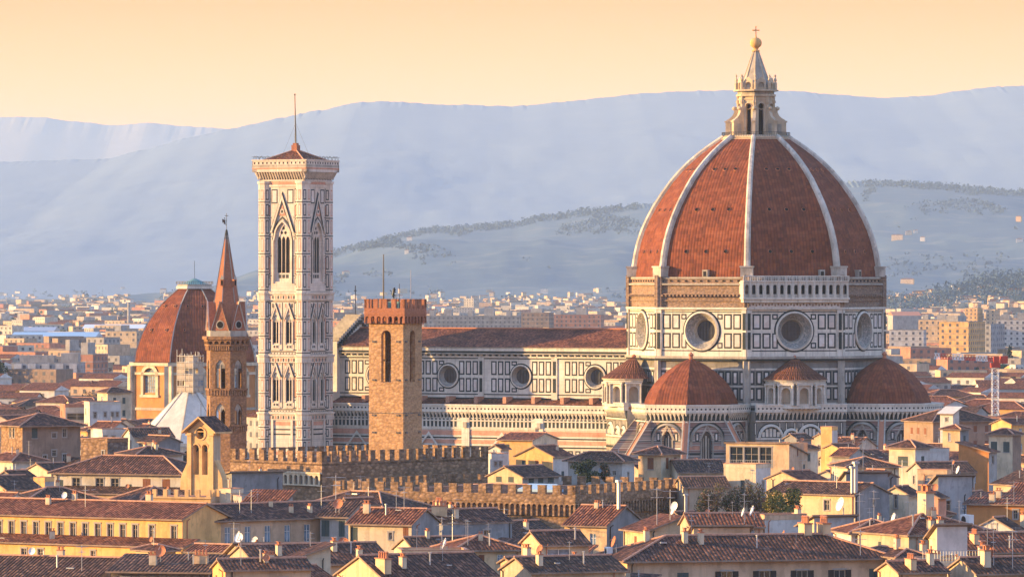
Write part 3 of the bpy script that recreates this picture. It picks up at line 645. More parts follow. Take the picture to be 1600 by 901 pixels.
    for s in (-1, 1): lk.face([(s * hw, 0, 0), (s * hw, 9, 0), (s * hw, 9, 22.8), (s * hw, 0, 22.8)][::s], 5)
    lk.at(); lk.build('sacristy_wall', ['marble', 'green', 'panel', 'pink', 'oculus', 'marble2', 'tileR', 'brickT', 'void', 'banded', 'dirtym'], e_)
exedra(45, 29.6); exedra(-45, 31.5)
# nave: clerestory wall, aisle, roofs
XE, XW = -27.0, -114.0
nv = MB(); nv.at(0, -10, 0)
OC = [-39.6, -60.7, -81.7, -102.7]; ed = [XE] + [(a + b) / 2 for a, b in zip(OC, OC[1:])] + [XW]
for i, c in enumerate(OC):
    a, b = ed[i + 1], ed[i]; nv.wallround(a, b, 24, 35.8, c, 30.3, 2.65)
    nv.ring(c, 30.3, 2.95, 2.95, 0, -.3, 28, 0); nv.ring(c, 30.3, 2.95, 2.65, -.3, -.35, 28, 0); nv.ring(c, 30.3, 3.3, 2.95, -.04, -.04, 28, 1); nv.ring(c, 30.3, 2.65, 2.35, -.35, .1, 28, 9); nv.ring(c, 30.3, 2.35, 1.85, .1, 1.2, 28, 5)
    x = a + 1.9
    while x < b - 3.2:
        if not (c - 4.4 < x < c + 2.9):
            for v0, v1 in ((26.3, 29.8), (30.6, 34.1)): nv.panel(x, x + 1.55, v0, v1, .27, 1, 2)
        else:
            if not (c - 2.6 < x < c + 1.2): nv.panel(x, x + 1.55, 33.0, 34.1, .25, 1, 2); nv.panel(x, x + 1.55, 26.3, 27.4, .25, 1, 2)
        x += 1.95
    for v0, v1 in ((26.3, 29.8), (30.6, 34.1)): nv.box(b - 1.35, b - .55, -.33, -.25, v0, v1, 1, 'N')
    nv.box(b - 1.8, b - .15, -.25, 0, 24, 36, 0, 'N')
nv.box(XW, XE, -.06, 0, 25.6, 25.85, 1, 'N'); nv.box(XW, XE, -.07, 0, 24.6, 24.9, 1, 'N'); nv.box(XW, XE, -.08, 0, 34.6, 34.85, 1, 'N'); nv.box(XW, XE, -.25, .0, 34.9, 35.3, 0, 'N')
for i in range(int((XE - XW) / .9)): u = XW + .3 + i * .9; nv.box(u, u + .4, -.55, 0, 35.35, 35.75, 1 if i % 2 else 0, 'N')
nv.box(XW, XE, -.9, .4, 35.8, 36.1, 5); nv.box(XW, XE, -.5, .4, 36.1, 36.6, 1); nv.box(XW, XE, -.8, .4, 36.6, 37.4, 0); nv.box(XW, XE, -1.0, .4, 37.4, 37.6, 5)
nv.at(); nv.face([(XE, 10, 0), (XW, 10, 0), (XW, 10, 37.4), (XE, 10, 37.4)], 0)
nave = nv.build('nave', ['marble', 'green', 'panel', 'pink', 'oculus', 'marble2', 'tileR', 'brickT', 'void', 'inlay'], duomo)
for c in OC:
    g = MB(); g.at(0, -10, 0); g.disc(c, 30.3, 1.9, 1.1, 24, 0)
    for i in (-1, 0, 1): g.box(c + i * .85 - .04, c + i * .85 + .04, 1.0, 1.09, 28.7, 31.9, 1)
    g.at(); g.build('round_window', ['oculus', 'iron'], nave)
rf = MB(); rf.slope([(XW, -11.1, 37.6), (XE, -11.1, 37.6), (XE, 0, 42.2), (XW, 0, 42.2)], (XW, -11.1, 37.6), (XE, -11.1, 37.6)); rf.slope([(XE, 11.1, 37.6), (XW, 11.1, 37.6), (XW, 0, 42.2), (XE, 0, 42.2)], (XE, 11.1, 37.6), (XW, 11.1, 37.6)); rf.box(XW, XE, -.25, .25, 42.1, 42.4, 1); rf.build('nave_roof', ['tileR', 'clay'], duomo)
ai = MB(); ai.at(0, -19.5, 0); ai.wall(XW, XE + 1, 0, 21.6, [], 0); parapet(ai, XW, XE + 1, 23.4)
n = int((XE - XW) / 1.12)
ai.box(XW, XE + 1, -.1, 0, 17.6, 20.1, 0, 'N')
for i in range(n):
    u = XW + .3 + i * 1.12
    if i % 19 in (17, 18): continue
    ai.box(u, u + .62, -.14, -.1, 17.8, 19.9, 1, 'N')
for a in ed[1:-1]: ai.box(a - 1.1, a + 1.1, -.35, 0, 0, 20.1, 0, 'N'); ai.box(a - .5, a + .5, -.7, -.1, 17.6, 19.0, 5)
ai.box(XW, XE + 1, -.2, 0, 17.2, 17.5, 0, 'N'); ai.box(XW, XE + 1, -.06, 0, 15.7, 16.9, 3, 'N'); ai.box(XW, XE + 1, -.08, 0, 14.9, 15.25, 1, 'N'); ai.box(XW, XE + 1, -.06, 0, 13.6, 14.6, 3, 'N'); ai.box(XW, XE + 1, -.2, 0, 12.8, 13.1, 1, 'N')
for i in range(int((XE - XW) / 2.1)): u = XW + .4 + i * 2.1; ai.panel(u, u + 1.4, 8.4, 12.2, .25, 1, 0); ai.panel(u, u + 1.4, 3, 8.0, .25, 1, 2)
for c in OC[1:]:
    ai.face([(c - 4, -.5, 11), (c, -.5, 15.8), (c, -.5, 16.6), (c - 4.6, -.5, 11)], 0); ai.face([(c + 4, -.5, 11), (c + 4.6, -.5, 11), (c, -.5, 16.6), (c, -.5, 15.8)], 0)
ai.slope([(XW, 0, 21.8), (XE + 1, 0, 21.8), (XE + 1, 9.5, 24.6), (XW, 9.5, 24.6)], (XW, 0, 21.8), (XE, 0, 21.8), 6)
for i in range(9): u = XE - 12 - i * 8.2; ai.box(u - .5, u + .5, 6.0, 9.4, 23.4, 25.2, 9)
ai.at(); ai.build('aisle', MM, duomo)
fc = MB()   # gable of the west front
for s, y0 in ((1, -1), (-1, 1)): pass
P_ = [(-21, 0), (21, 0), (21, 26), (11.5, 26), (11.5, 38.6), (0, 45.0), (-11.5, 38.6), (-11.5, 26), (-21, 26)]
for x in (-117.0, -113.6): fc.face([(x, y, z) for y, z in (P_ if x == -113.6 else P_[::-1])], 0)
for p, q in zip(P_, P_[1:] + P_[:1]): fc.face([(-117, p[0], p[1]), (-113.6, p[0], p[1]), (-113.6, q[0], q[1]), (-117, q[0], q[1])], 0)
for s in (-1, 1):
    for i in range(12):
        t = (i + .5) / 12; y = s * 11.5 * (1 - t); z = 38.6 + 6.4 * t; fc.box(-117.6, -113.0, y - .35, y + .35, z + .1, z + .9, 1)
        fc.box(-113.6, -113.3, y - .4, y + .4, z - 1.6, z - .6, 2)
fc.tube((-115, 0, 45.5), (-115, 0, 53), .12, 5, 3); fc.box(-115.08, -114.92, -.6, .6, 51.6, 51.8, 3)
fc.build('west_front', ['marble', 'marble2', 'green', 'iron'], duomo)
# ------------------------------------------------------------------ marble bell tower
CX, CY = -54.5, 1374.3
camp = thing('bell_tower', 'tall square bell tower of white, pink and green marble with a flagpole', 'bell tower', (CX, CY, 0), DRZ); camp.scale = (.9, .9, 1)
HB = 7.1
M['marbleC'] = plaster('pinkish_tower_marble', (.70, .60, .50), .3, .6, .4); M['greenC'] = flat('muted_green_marble', (.05, .06, .06), .5, 0, .4)
TM = ['marbleC', 'greenC', 'pink', 'panel', 'marble2', 'void']
def turret(mb, sx, sy, z0, z1):
    cx, cy = sx * (HB - 1.0), sy * (HB - 1.0); mb.at(cx, cy); r = 2.05; mb.prism(octn(r), z0, z1, 0)
    zl = [s for s in (2, 6.5, 10.5, 14.5, 17.5, 21.6, 26, 30, 34.6, 36.2, 40.4, 44.6, 49.6, 52, 56.5, 61, 65.5, 70, 74, 77.6) if z0 <= s <= z1]
    for j in range(0, 360, 45):
        a = R(j); c, s = C_(R(22.5)), S_(R(22.5))
        if S_(a) * sx + -C_(a) * sy < -.3: continue
        mb.at(cx + r * c * S_(a), cy - r * c * C_(a), j)
        for p, q in zip(zl, zl[1:]):
            if q - p > 2.5: mb.box(-.42, .42, -.03, 0, p + .5, q - .5, 2 if j % 90 == 0 else 1, 'N'); mb.box(-.22, .22, -.05, -.03, p + .8, q - .8, 3 if j % 90 == 0 else 0, 'N')
            mb.box(-r * s, r * s, -.04, 0, p - .15, p + .1, 1, 'N')
    mb.at()
st = MB()
def gable_win(mb, u, w, z0, z1, zg, lights, m=0):
    "projecting gothic frame with gable over an opening"
    for s in (-1, 1): mb.box(*sorted((u + s * w / 2, u + s * (w / 2 + .38))), -.28, 0, z0 - .3, z1 - w * .8, m, 'N')
    g = w / 2 + .75
    zb = z1 - w * .5
    mb.face([(u - g, -.3, zb), (u - g + .5, -.3, zb), (u, -.3, zg - 1.1), (u, -.3, zg)], m); mb.face([(u + g, -.3, zb), (u, -.3, zg), (u, -.3, zg - 1.1), (u + g - .5, -.3, zb)], m)
    mb.face([(u - g + .1, -.34, zb), (u - g - .25, -.05, zb), (u, -.05, zg + .35), (u, -.34, zg)], 1); mb.face([(u + g - .1, -.34, zb), (u, -.34, zg), (u, -.05, zg + .35), (u + g + .25, -.05, zb)], 1)
    mb.ring(u, zg - 2.6 * w / 4.2 - .4, .42, .2, -.1, -.1, 12, 2)
def storey_two(mb, z0, z1):
    sill = z0 + 3.0; top = z0 + 10.0; hs = []
    for u in (-2.15, 2.15): hs.append((u - 1.1, u + 1.1, sill, top + .2, 'p', .5))
    mb.wall(-HB, HB, z0, z1, hs, 0, y=0)
    for u in (-2.15, 2.15):
        gable_win(mb, u, 2.0, sill, top, z0 + 12.9, 2)
        mb.box(u - .9, u + .9, -.1, 0, z0 + 1.6, z0 + 2.6, 3, 'N'); mb.box(u - .75, u - .15, -.13, -.1, z0 + 1.8, z0 + 2.4, 1, 'N'); mb.box(u + .15, u + .75, -.13, -.1, z0 + 1.8, z0 + 2.4, 1, 'N')
        mb.box(u - 1.4, u + 1.4, -.3, 0, z0 + 1.2, z0 + 1.5, 0, 'N')
        for s in (-1, 1): mb.panel(*sorted((u + s * 1.5, u + s * .5)), z0 + 11.3, z0 + 13.1, .2, 1, 2) if False else None
    for s in (-1, 1):
        a, b = sorted((s * 3.75, s * 4.75))
        for v0, v1 in ((1.2, 3.4), (3.8, 9.4), (9.8, 13.2)): mb.panel(a, b, z0 + v0, z0 + v1, .22, 1, 2 if v0 == 3.8 else 3)
    mb.box(-4.9, 4.9, -.06, 0, z0 + .75, z0 + 1.0, 1, 'N'); mb.box(-4.9, 4.9, -.06, 0, z0 + 13.35, z0 + 13.55, 1, 'N')
    mb.box(-.12, .12, -.05, 0, z0 + 1.2, z0 + 13.2, 1, 'N')
    for s in (-1, 1):
        for u in (.55, 3.35): mb.box(*sorted((s * u, s * (u + .2))), -.04, 0, z0 + 3.2, z0 + 9.6, 2, 'N')
        for i in range(5): mb.box(*sorted((s * 4.85, s * 5.3))[:2], -.05, 0, z0 + 1.4 + i * 2.5, z0 + 1.6 + i * 2.5, 1, 'N')
        for u in (.75, 2.9): mb.box(*sorted((s * u, s * (u + .45))), -.05, 0, z0 + 11.9, z0 + 12.9, 1 if u > 1 else 2, 'N')
    for i in range(10): u = -4.7 + i * .96; mb.box(u, u + .3, -.06, 0, z0 + .2, z0 + .6, 1, 'N')
def band(mb, z):
    mb.box(-HB - .1, HB + .1, -.7, 0, z - .1, z + .35, 0); mb.box(-HB, HB, -.4, 0, z + .35, z + .6, 4); mb.box(-HB, HB, -.3, 0, z - 1.6, z - .1, 0, 'N')
    for i in range(12): u = -4.9 + i * .86; mb.box(u, u + .45, -.34, -.3, z - 1.3, z - .5, 2 if i % 2 else 1, 'N')
for k in (0, 90, 180, 270):
    a = R(k); st.at(HB * S_(a), -HB * C_(a), k)
    # lower solid storeys
    st.wall(-HB, HB, 0, 19.4, [], 0)
    for z in (9.5, 12.2, 15.6, 16.8): st.box(-HB, HB, -.06, 0, z, z + .35, 1, 'N')
    for z in (10.6, 18): st.box(-HB, HB, -.05, 0, z, z + .9, 2, 'N')
    for i in range(6): u = -4.6 + i * 1.62; st.panel(u, u + 1.1, 3.5, 9.0, .22, 1, 0 if i % 2 else 3)
    for u in (-3.2, 0, 3.2): st.box(u - .35, u + .35, -.4, 0, 9.6, 19.4, 0, 'N') if abs(u) > 1 else None
    st.box(-.6, .6, -.06, .0, 4, 9, 5, 'N') if k in (0,) and False else None
    storey_two(st, 21.1, 35.2); storey_two(st, 35.6, 50.9)
    for z in (20.9, 35.3, 51.0): band(st, z)
    # tall belfry storey
    st.wall(-HB, HB, 51.4, 79.4, [(-2.85, 2.85, 54.0, 69.3, 'p', .6)], 0)
    st.wall(-2.85, 2.85, 53, 69.3, [(-2.0, -.72, 56.2, 65.4, 'p', .25, 5), (-.58, .58, 56.2, 65.4, 'p', .25, 5), (.72, 2.0, 56.2, 65.4, 'p', .25, 5)], 0, y=.6)
    for u in (-1.2, 0, 1.2): st.box(u - .42, u + .42, .54, .6, 54.9, 55.8, 1, 'N')
    for i, (x, z) in enumerate(((-.6, 66.3), (.6, 66.3), (0, 67.4))): st.ring(x, z, .42, .25, .56, .56, 10, 1); st.disc(x, z, .25, .55, 10, 5)
    for w_, y0, m_ in ((3.0, -.25, 0), (3.5, -.02, 1)):
        pts = arc(-w_, w_, 69.3 + (w_ - 2.85) * 1.73, 'p'); q = arc(-w_ + .35, w_ - .35, 69.3 + (w_ - 3.2) * 1.73, 'p')
        for i in range(10): st.face([(pts[i][0], y0, pts[i][1]), (pts[i + 1][0], y0, pts[i + 1][1]), (q[i + 1][0], y0 - .03, q[i + 1][1]), (q[i][0], y0 - .03, q[i][1])], m_)
    for s in (-1, 1): st.box(*sorted((s * 2.85, s * 3.25)), -.3, 0, 53.6, 64.5, 0, 'N'); st.box(*sorted((s * 3.25, s * 3.45)), -.08, 0, 53.6, 64.5, 1, 'N')
    for s in (-1, 1):
        st.face([(s * 3.9, -.4, 66.3), (s * 3.3, -.4, 66.3), (0, -.4, 74.6), (0, -.4, 76.0)][::s], 0); st.face([(s * 3.9, -.42, 66.3), (s * 4.3, -.05, 66.3), (0, -.05, 76.7), (0, -.42, 76.0)][::-s], 1)
        st.face([(s * 3.2, -.36, 66.5), (s * 2.9, -.36, 66.8), (0, -.36, 73.8), (0, -.36, 74.4)][::s], 1)
        for v0, v1, m_ in ((53.2, 55.2, 3), (55.8, 60.2, 2), (60.8, 65.0, 3), (65.6, 69.8, 3), (70.4, 73.2, 2), (73.8, 77.4, 3)): st.panel(*sorted((s * 3.95, s * 4.85)), v0, v1, .2, 1, m_)
        st.panel(*sorted((s * 1.6, s * 3.6)), 73.6, 77.2, .25, 1, 3) if True else None
    st.face([(-1.6, -.2, 70.6), (1.6, -.2, 70.6), (0, -.2, 73.6)], 2); st.ring(0, 71.6, .7, .4, -.26, -.26, 14, 0); st.disc(0, 71.6, .4, -.25, 14, 1)
    for z in (55.4, 60.4, 65.2, 70.0): 
        for s in (-1, 1): st.box(*sorted((s * 3.6, s * HB)), -.08, 0, z, z + .22, 1, 'N')
    st.box(-HB, HB, -.25, 0, 77.8, 78.3, 0); st.box(-HB, HB, -.1, 0, 78.4, 79.0, 2); 
    # corbelled gallery
    st.box(-HB - .3, HB + .3, -.3, .2, 79.2, 79.6, 0); pr = .8; E = HB + .95 + pr
    for i in range(19):
        u = -HB - .6 + (2 * HB + 1.2) * i / 18
        st.face([(u - .2, -.3, 79.6), (u + .2, -.3, 79.6), (u + .2, -pr - .95, 81.6), (u - .2, -pr - .95, 81.6)], 0)
        for s in (-1, 1): st.face([(u + s * .2, -.3, 79.6), (u + s * .2, -pr - .95, 81.6), (u + s * .2, -.3, 81.6)][::s], 0)
    st.box(-HB, HB, -.32, 0, 79.6, 81.6, 5, 'N')
    st.box(-E, E, -pr - .95, -.2, 81.5, 82.2, 0); st.box(-E, E, -pr - 1.0, -.2, 82.2, 82.6, 2); st.box(-E, E, -pr - .95, -pr - .6, 82.6, 84.3, 0); st.box(-E - .1, E + .1, -pr - 1.1, -pr - .5, 84.3, 84.6, 0)
    st.box(-E, E, -pr - 1.0, -pr - .95, 82.75, 83.3, 4, 'N')
    for i in range(13): u = -E + .8 + (2 * E - 1.6) * i / 12; st.box(u - .2, u + .2, -pr - .99, -pr - .95, 83.5, 84.0, 5, 'N')
st.at()
body = st.build('tower_shaft', TM, camp)
for sx in (-1, 1):
    for sy in (-1, 1):
        t_ = MB(); turret(t_, sx, sy, 0, 79.2)
        for z in (20.9, 35.3, 51.0): t_.at(sx * (HB - 1), sy * (HB - 1)); t_.prism(octn(2.65), z - .1, z + .35, 0); t_.prism(octn(2.35), z - 1.6, z - .1, 0)
        t_.prism(octn(2.35), 78.6, 79.2, 0); t_.at(); t_.build('corner_buttress', ['marbleC', 'greenC', 'pink', 'panel'], camp)
for k in (0, 90):
    a = R(k)
    for zs, top, us in ((24.1, 31.1, (-2.15, 2.15)), (38.6, 45.6, (-2.15, 2.15))):
        for u in us:
            g = MB(); g.at(HB * S_(a), -HB * C_(a), k); pts = arc(u - 1.1, u + 1.1, top + .2, 'p')
            g.face([(u - 1.1, .42, zs)] + [(p[0], .42, p[1]) for p in pts] + [(u + 1.1, .42, zs)], 1)
            g.box(u - .08, u + .08, .2, .36, zs, top - 1.3, 0)
            p2 = arc(u - 1, u + 1, top, 'p'); g.face([(u - 1, .3, top - 1.7), *[(p[0], .3, p[1]) for p in p2], (u + 1, .3, top - 1.7), (u + .8, .3, top - 1.6), (u + .5, .3, top - .9), (u + .15, .3, top - 1.7), (u - .15, .3, top - 1.7), (u - .5, .3, top - .9), (u - .8, .3, top - 1.6)], 0)
            g.at(); g.build('twin_light_window', ['marble', 'void'], camp)
rf = MB(); e = 7.6
for k in (0, 90, 180, 270): rf.at(0, 0, k); rf.slope([(-e, -e, 84.0), (e, -e, 84.0), (.5, -.5, 87.0), (-.5, -.5, 87.0)], (-e, -e, 84), (e, -e, 84))
rf.at(); rf.box(-.9, .9, -.9, .9, 86.6, 88.4, 1); rf.box(-.6, .6, -.6, .6, 88.4, 88.9, 1)
roof = rf.build('pyramid_roof', ['tileR', 'brickR'], camp)
for k in (0, 90, 180, 270):
    hr = MB(); hr.at(0, 0, k); hr.tube((-e, -e, 84.1), (-.5, -.5, 87.1), .2, 5); hr.at(); hr.build('hip_ridge', 'ridge', roof)
fp = MB(); fp.tube((0, 0, 88.5), (-.3, 0, 101), .22, 6, 0, .12); fp.ball((-.3, 0, 101.1), .25, 5)
for k in range(4): a = R(20 + 90 * k); fp.tube((0, 0, 94), (4 * C_(a), 4 * S_(a), 85.4), .025, 3)
fp.build('flagpole', 'iron', camp)
lp = MB()
for k in (0, 90, 180, 270):
    lp.at(0, 0, k)
    for i in range(9):
        c = -7.4 + i * 1.85
        for j in range(8): t0, t1 = PI * j / 8, PI * (j + 1) / 8; lp.tube((c + .8 * C_(t0), -9.0, 84.6 + .9 * S_(t0)), (c + .8 * C_(t1), -9.0, 84.6 + .9 * S_(t1)), .045, 3)
    lp.tube((-9, -9, 85.3), (9, -9, 85.3), .03, 3)
lp.at(); lp.build('railing', 'iron', camp)

# ------------------------------------------------------------------ fortress tower and battlements
def battlement(mb, u0, u1, zt, mh=1.9, mw=1.35, gap=1.2, th=.7, m=0, y=0):
    "merlons along a wall frame"
    n = max(1, round((u1 - u0 + gap) / (mw + gap))); p = (u1 - u0 + gap) / n
    for i in range(n):
        a = u0 + i * p; mb.box(a, a + p - gap, y, y + th, zt - mh, zt, m); mb.box(a - .04, a + p - gap + .04, y - .05, y + th + .05, zt, zt + .12, m)
def corbel_arches(mb, u0, u1, z0, z1, w, pr=.6, m=0, kind='a', thick=.3):
    n = max(1, round((u1 - u0) / w)); q = (u1 - u0) / n
    mb.wall(u0, u1, z0, z1, [(u0 + q * i + .16 * q, u0 + q * (i + 1) - .16 * q, z0, z1 - .25, kind, pr) for i in range(n)], m, y=-pr)
    mb.box(u0, u1, -pr, 0, z1, z1 + .02, m)
barg = thing('fortress_tower', 'square stone tower with red brick battlements and tall arched belfry openings', 'tower', (W(630, 0, 1030)[0], 1030, 0), -27.5)
s = 7.4; bt = MB()
def fr(mb, k):   # rect [-s,0]x[0,s], near corner at origin
    return mb.at(-s / 2 + s / 2 * S_(R(k)), s / 2 - s / 2 * C_(R(k)), k)
for k in (0, 90, 180, 270):
    fr(bt, k); w_ = 1.05 if k in (0, 180) else 1.05
    bt.wall(-s / 2, s / 2, 0, 46.5, [(-w_, w_, zz(597, 1030), zz(516, 1030), 'a', .9)], 0)
    for z in (zz(533, 1030), zz(593, 1030), zz(648, 1030), zz(675, 1030)):
        for u in (-2.6, 2.6): bt.box(u - .35, u + .35, -.18, 0, z - .25, z + .1, 1)
    bt.box(-s / 2, s / 2, -.04, 0, zz(646, 1030), zz(646, 1030) + .15, 1)
# inner faces of belfry
bt.at(-s / 2, s / 2); bt.box(-s / 2 + .9, s / 2 - .9, -s / 2 + .9, s / 2 - .9, 34.0, 35.0, 0)
bt.box(-s / 2 + .9, -1.1, -s / 2 + .9, -s / 2 + 1.0, 35, 46, 0); 
body = bt.build('tower_shaft', ['stoneT', 'stoneG'], barg)
tp = MB(); E = s / 2 + .65
for k in (0, 90, 180, 270):
    fr(tp, k); corbel_arches(tp, -E, E, zz(505, 1030), zz(492, 1030), 1.25, .65, 0)
    tp.face([(-E, -.65, zz(492, 1030)), (E, -.65, zz(492, 1030)), (E, -.65, 49.0), (-E, -.65, 49.0)], 0)
    battlement(tp, -E, E, 50.6, 1.6, 1.1, 1.0, .5, 0, -.65); tp.box(-E, E, -.72, -.6, 47.7, 47.9, 0)
tp.at(-s / 2, s / 2); tp.face([(-E, -E, 48.6), (E, -E, 48.6), (E, E, 48.6), (-E, E, 48.6)], 0); tp.box(-1.7, 1.7, -1.7, 1.7, 48.6, 50.2, 1); tp.at()
tp.build('battlement', ['brickR', 'verdi'], barg)
be = MB(); be.at(-s / 2, s / 2); be.lathe([(.0, 38.8), (.3, 38.9), (.75, 37.8), (.95, 36.6), (1.2, 36.2)], 12, m=0); be.box(-3, 3, -.15, .15, 38.9, 39.3, 1); be.box(-.15, .15, -3, 3, 38.6, 38.9, 1); be.at(); be.build('bell', ['bronze', 'bark'], barg)
ld = MB(); ld.at(-s / 2, s / 2)
for dx in (0, .4): ld.tube((-.6 + dx, -1.2, 35), (.4 + dx, -.6, 46), .05, 4)
for i in range(18): z = 35.4 + i * .6; f = (z - 35) / 11; ld.tube((-.6 + f, -1.2 + .6 * f, z), (-.2 + f, -1.2 + .6 * f, z), .035, 3)
ld.at(); ld.build('ladder', 'wframe', barg)
def poleobj(name, label, cat, px, y0, y1, D, r=.1, mat='iron'):
    x, _, z0 = W(px, y0, D); z1 = zz(y1, D); m = MB(); m.tube((0, 0, z0), (0, 0, z1), r, 6, 0, r * .7)
    o = m.build(name, mat); o.location = (x, D, 0); tag(o, label, cat); return o
p = MB(); p.tube((-5.9, 3, 48.6), (-5.9, 3, zz(397, 1033)), .16, 6, 0, .1); p.build('flagpole', 'iron', barg)
p = MB(); p.tube((-1.2, 5.2, 48.6), (-1.2, 5.2, zz(422, 1033)), .07, 5); p.build('lightning_rod', 'steel', barg)
p = MB(); p.tube((-1.9, 2.0, 48.6), (-1.9, 2.0, zz(443, 1033)), .05, 5); p.build('lightning_rod', 'iron', barg)
lv = MB(); lv.M = Matrix.Translation((-3.7, 3.0, 0)) @ Matrix.Rotation(R(27.5), 4, 'Z'); z0 = 50.9
lv.tube((.45, 0, 48.8), (.45, 0, z0 + .6), .05, 5); lv.tube((-.05, 0, z0), (.45, 0, z0 + .3), .04, 4)
for a_, b_, r0, r1 in (((-.05, 0, z0 - .35), (.05, 0, z0 + .05), .13, .14), ((.05, 0, z0 + .05), (-.15, 0, z0 + .5), .16, .2), ((-.15, 0, z0 + .5), (0, 0, z0 + 1.1), .26, .22), ((0, 0, z0 + 1.1), (.05, 0, z0 + 1.55), .24, .3), ((.05, 0, z0 + 1.55), (.15, 0, z0 + 1.9), .28, .16), ((.05, 0, z0 + 1.5), (.5, 0, z0 + 1.55), .11, .08), ((0, 0, z0 + 1.1), (.45, 0, z0 + 1.15), .11, .08), ((-.15, 0, z0 + .5), (.35, 0, z0 + .55), .14, .08), ((-.15, 0, z0 + .6), (-.45, 0, z0 + .8), .06, .05), ((-.45, 0, z0 + .8), (-.45, 0, z0 + 1.3), .05, .05), ((-.45, 0, z0 + 1.3), (-.7, 0, z0 + 1.5), .06, .09)):
    lv.tube(a_, b_, r0, 7, 0, r1)
lv.ball((.12, 0, z0 + 1.85), .2, 6); lv.build('weathervane', 'bronze', barg)
# palace with battlements behind (rear block)
def fort(name, label, xL, xC, xR, yt, D, th, Lw=None, Rw=None, mats=('stoneO', 'stoneG'), mer=(1.9, 1.35, 1.2), arches=None, wallz=0, roof=None):
    L = Lw or (xC - xL) * D / F / C_(R(th)); Wd = Rw or (xR - xC) * D / F / S_(R(th)); zt = zz(yt, D)
    t_ = thing(name, label, 'fortress', (W(xC, 0, D)[0], D, 0), -th); mb = MB(); bt = MB()
    frs = [(-L / 2, 0, 0, L), (0, Wd / 2, 90, Wd), (-L / 2, Wd, 180, L), (-L, Wd / 2, 270, Wd)]
    for (x, y, k, ln) in frs:
        mb.at(x, y, k); mb.wall(-ln / 2, ln / 2, 0, zt - mer[0], [], 0); bt.at(x, y, k)
        pr = .55 if arches else 0
        if arches:
            corbel_arches(bt, -ln / 2 - pr, ln / 2 + pr, zt - arches[0], zt - arches[1], arches[2], pr)
            bt.face([(-ln / 2 - pr, -pr, zt - arches[1]), (ln / 2 + pr, -pr, zt - arches[1]), (ln / 2 + pr, -pr, zt - mer[0]), (-ln / 2 - pr, -pr, zt - mer[0])], 0)
            bt.box(-ln / 2 - pr, ln / 2 + pr, -pr - .1, -pr, zt - arches[1] + .1, zt - arches[1] + .3, 0)
        battlement(bt, -ln / 2 - pr, ln / 2 + pr, zt, *mer, .6, 0, -pr)
        bt.box(-ln / 2, ln / 2, 0, 1.4, zt - mer[0] - .6, zt - mer[0] - .3, 0)
    mb.at(); bt.at(); mb.build('wall', [mats[0]], t_); bt.build('battlement', [mats[0]], t_)
    if roof:
        r = MB(); i = 1.6; z0 = zt - mer[0] - .5; z1 = z0 + roof; cx, cy = -L / 2, Wd / 2; hl, hw = L / 2 - i, Wd / 2 - i; q = max(.1, hl - hw); q2 = max(.1, hw - hl)
        hiproof(r, cx, cy, hl, hw, z0, roof); r.build('roof', ['tileD', 'ridge'], t_)
    return t_
def hiproof(r, cx, cy, hl, hw, z0, rise):
    q, q2 = (hl - hw, 0) if hl >= hw else (0, hw - hl); z1 = z0 + rise
    P = [(cx - hl, cy - hw, z0), (cx + hl, cy - hw, z0), (cx + hl, cy + hw, z0), (cx - hl, cy + hw, z0)]
    a = (cx - q, cy - q2, z1); b = (cx + q, cy + q2, z1)
    if q2 == 0: fs = [[P[0], P[1], b, a], [P[1], P[2], b], [P[2], P[3], a, b], [P[3], P[0], a]]; hips = ((P[0], a), (P[3], a), (P[1], b), (P[2], b))
    else: fs = [[P[0], P[1], a], [P[1], P[2], b, a], [P[2], P[3], b], [P[3], P[0], a, b]]; hips = ((P[0], a), (P[1], a), (P[2], b), (P[3], b))
    for f in fs: r.slope(f, f[0], f[1])
    for p, q_ in hips: r.tube((p[0], p[1], p[2] + .03), (q_[0], q_[1], q_[2] + .03), .16, 5, 1)
    if max(q, q2) > .1: r.tube((a[0], a[1], a[2] + .04), (b[0], b[1], b[2] + .04), .18, 5, 1)
fort('crenellated_palace', 'crenellated stone palace at the foot of the square stone tower', 352, 503, 762, 706, 1012, 45, arches=None, roof=1.0)
fp_ = bpy.data.objects['crenellated_palace']; g = MB(); z0, z1 = zz(759, 1012), zz(740, 1012); n = 7
g.wall(-10.2, -.05, z0, z1, [(-10.0 + i * 1.42, -9.05 + i * 1.42, z0 + .25, z1 - .3, 'a', .4, 1) for i in range(n)], 0, y=-.45); g.box(-10.3, .05, -.6, 0, z1, z1 + .3, 0); g.face([(-10.2, -.45, z0), (-10.2, 0, z0), (-10.2, 0, z1), (-10.2, -.45, z1)], 0)
g.build('arcade', ['cream', 'stoneG'], fp_)
# row of small arches on the lit side of the rear block
fort('crenellated_wall_block', 'lower crenellated stone block with a band of small round arches in front', 520, 897, 1078, 759, 960, 29.5, arches=(5.3, 3.0, 1.1), mer=(1.5, 1.55, 1.45), roof=1.2)
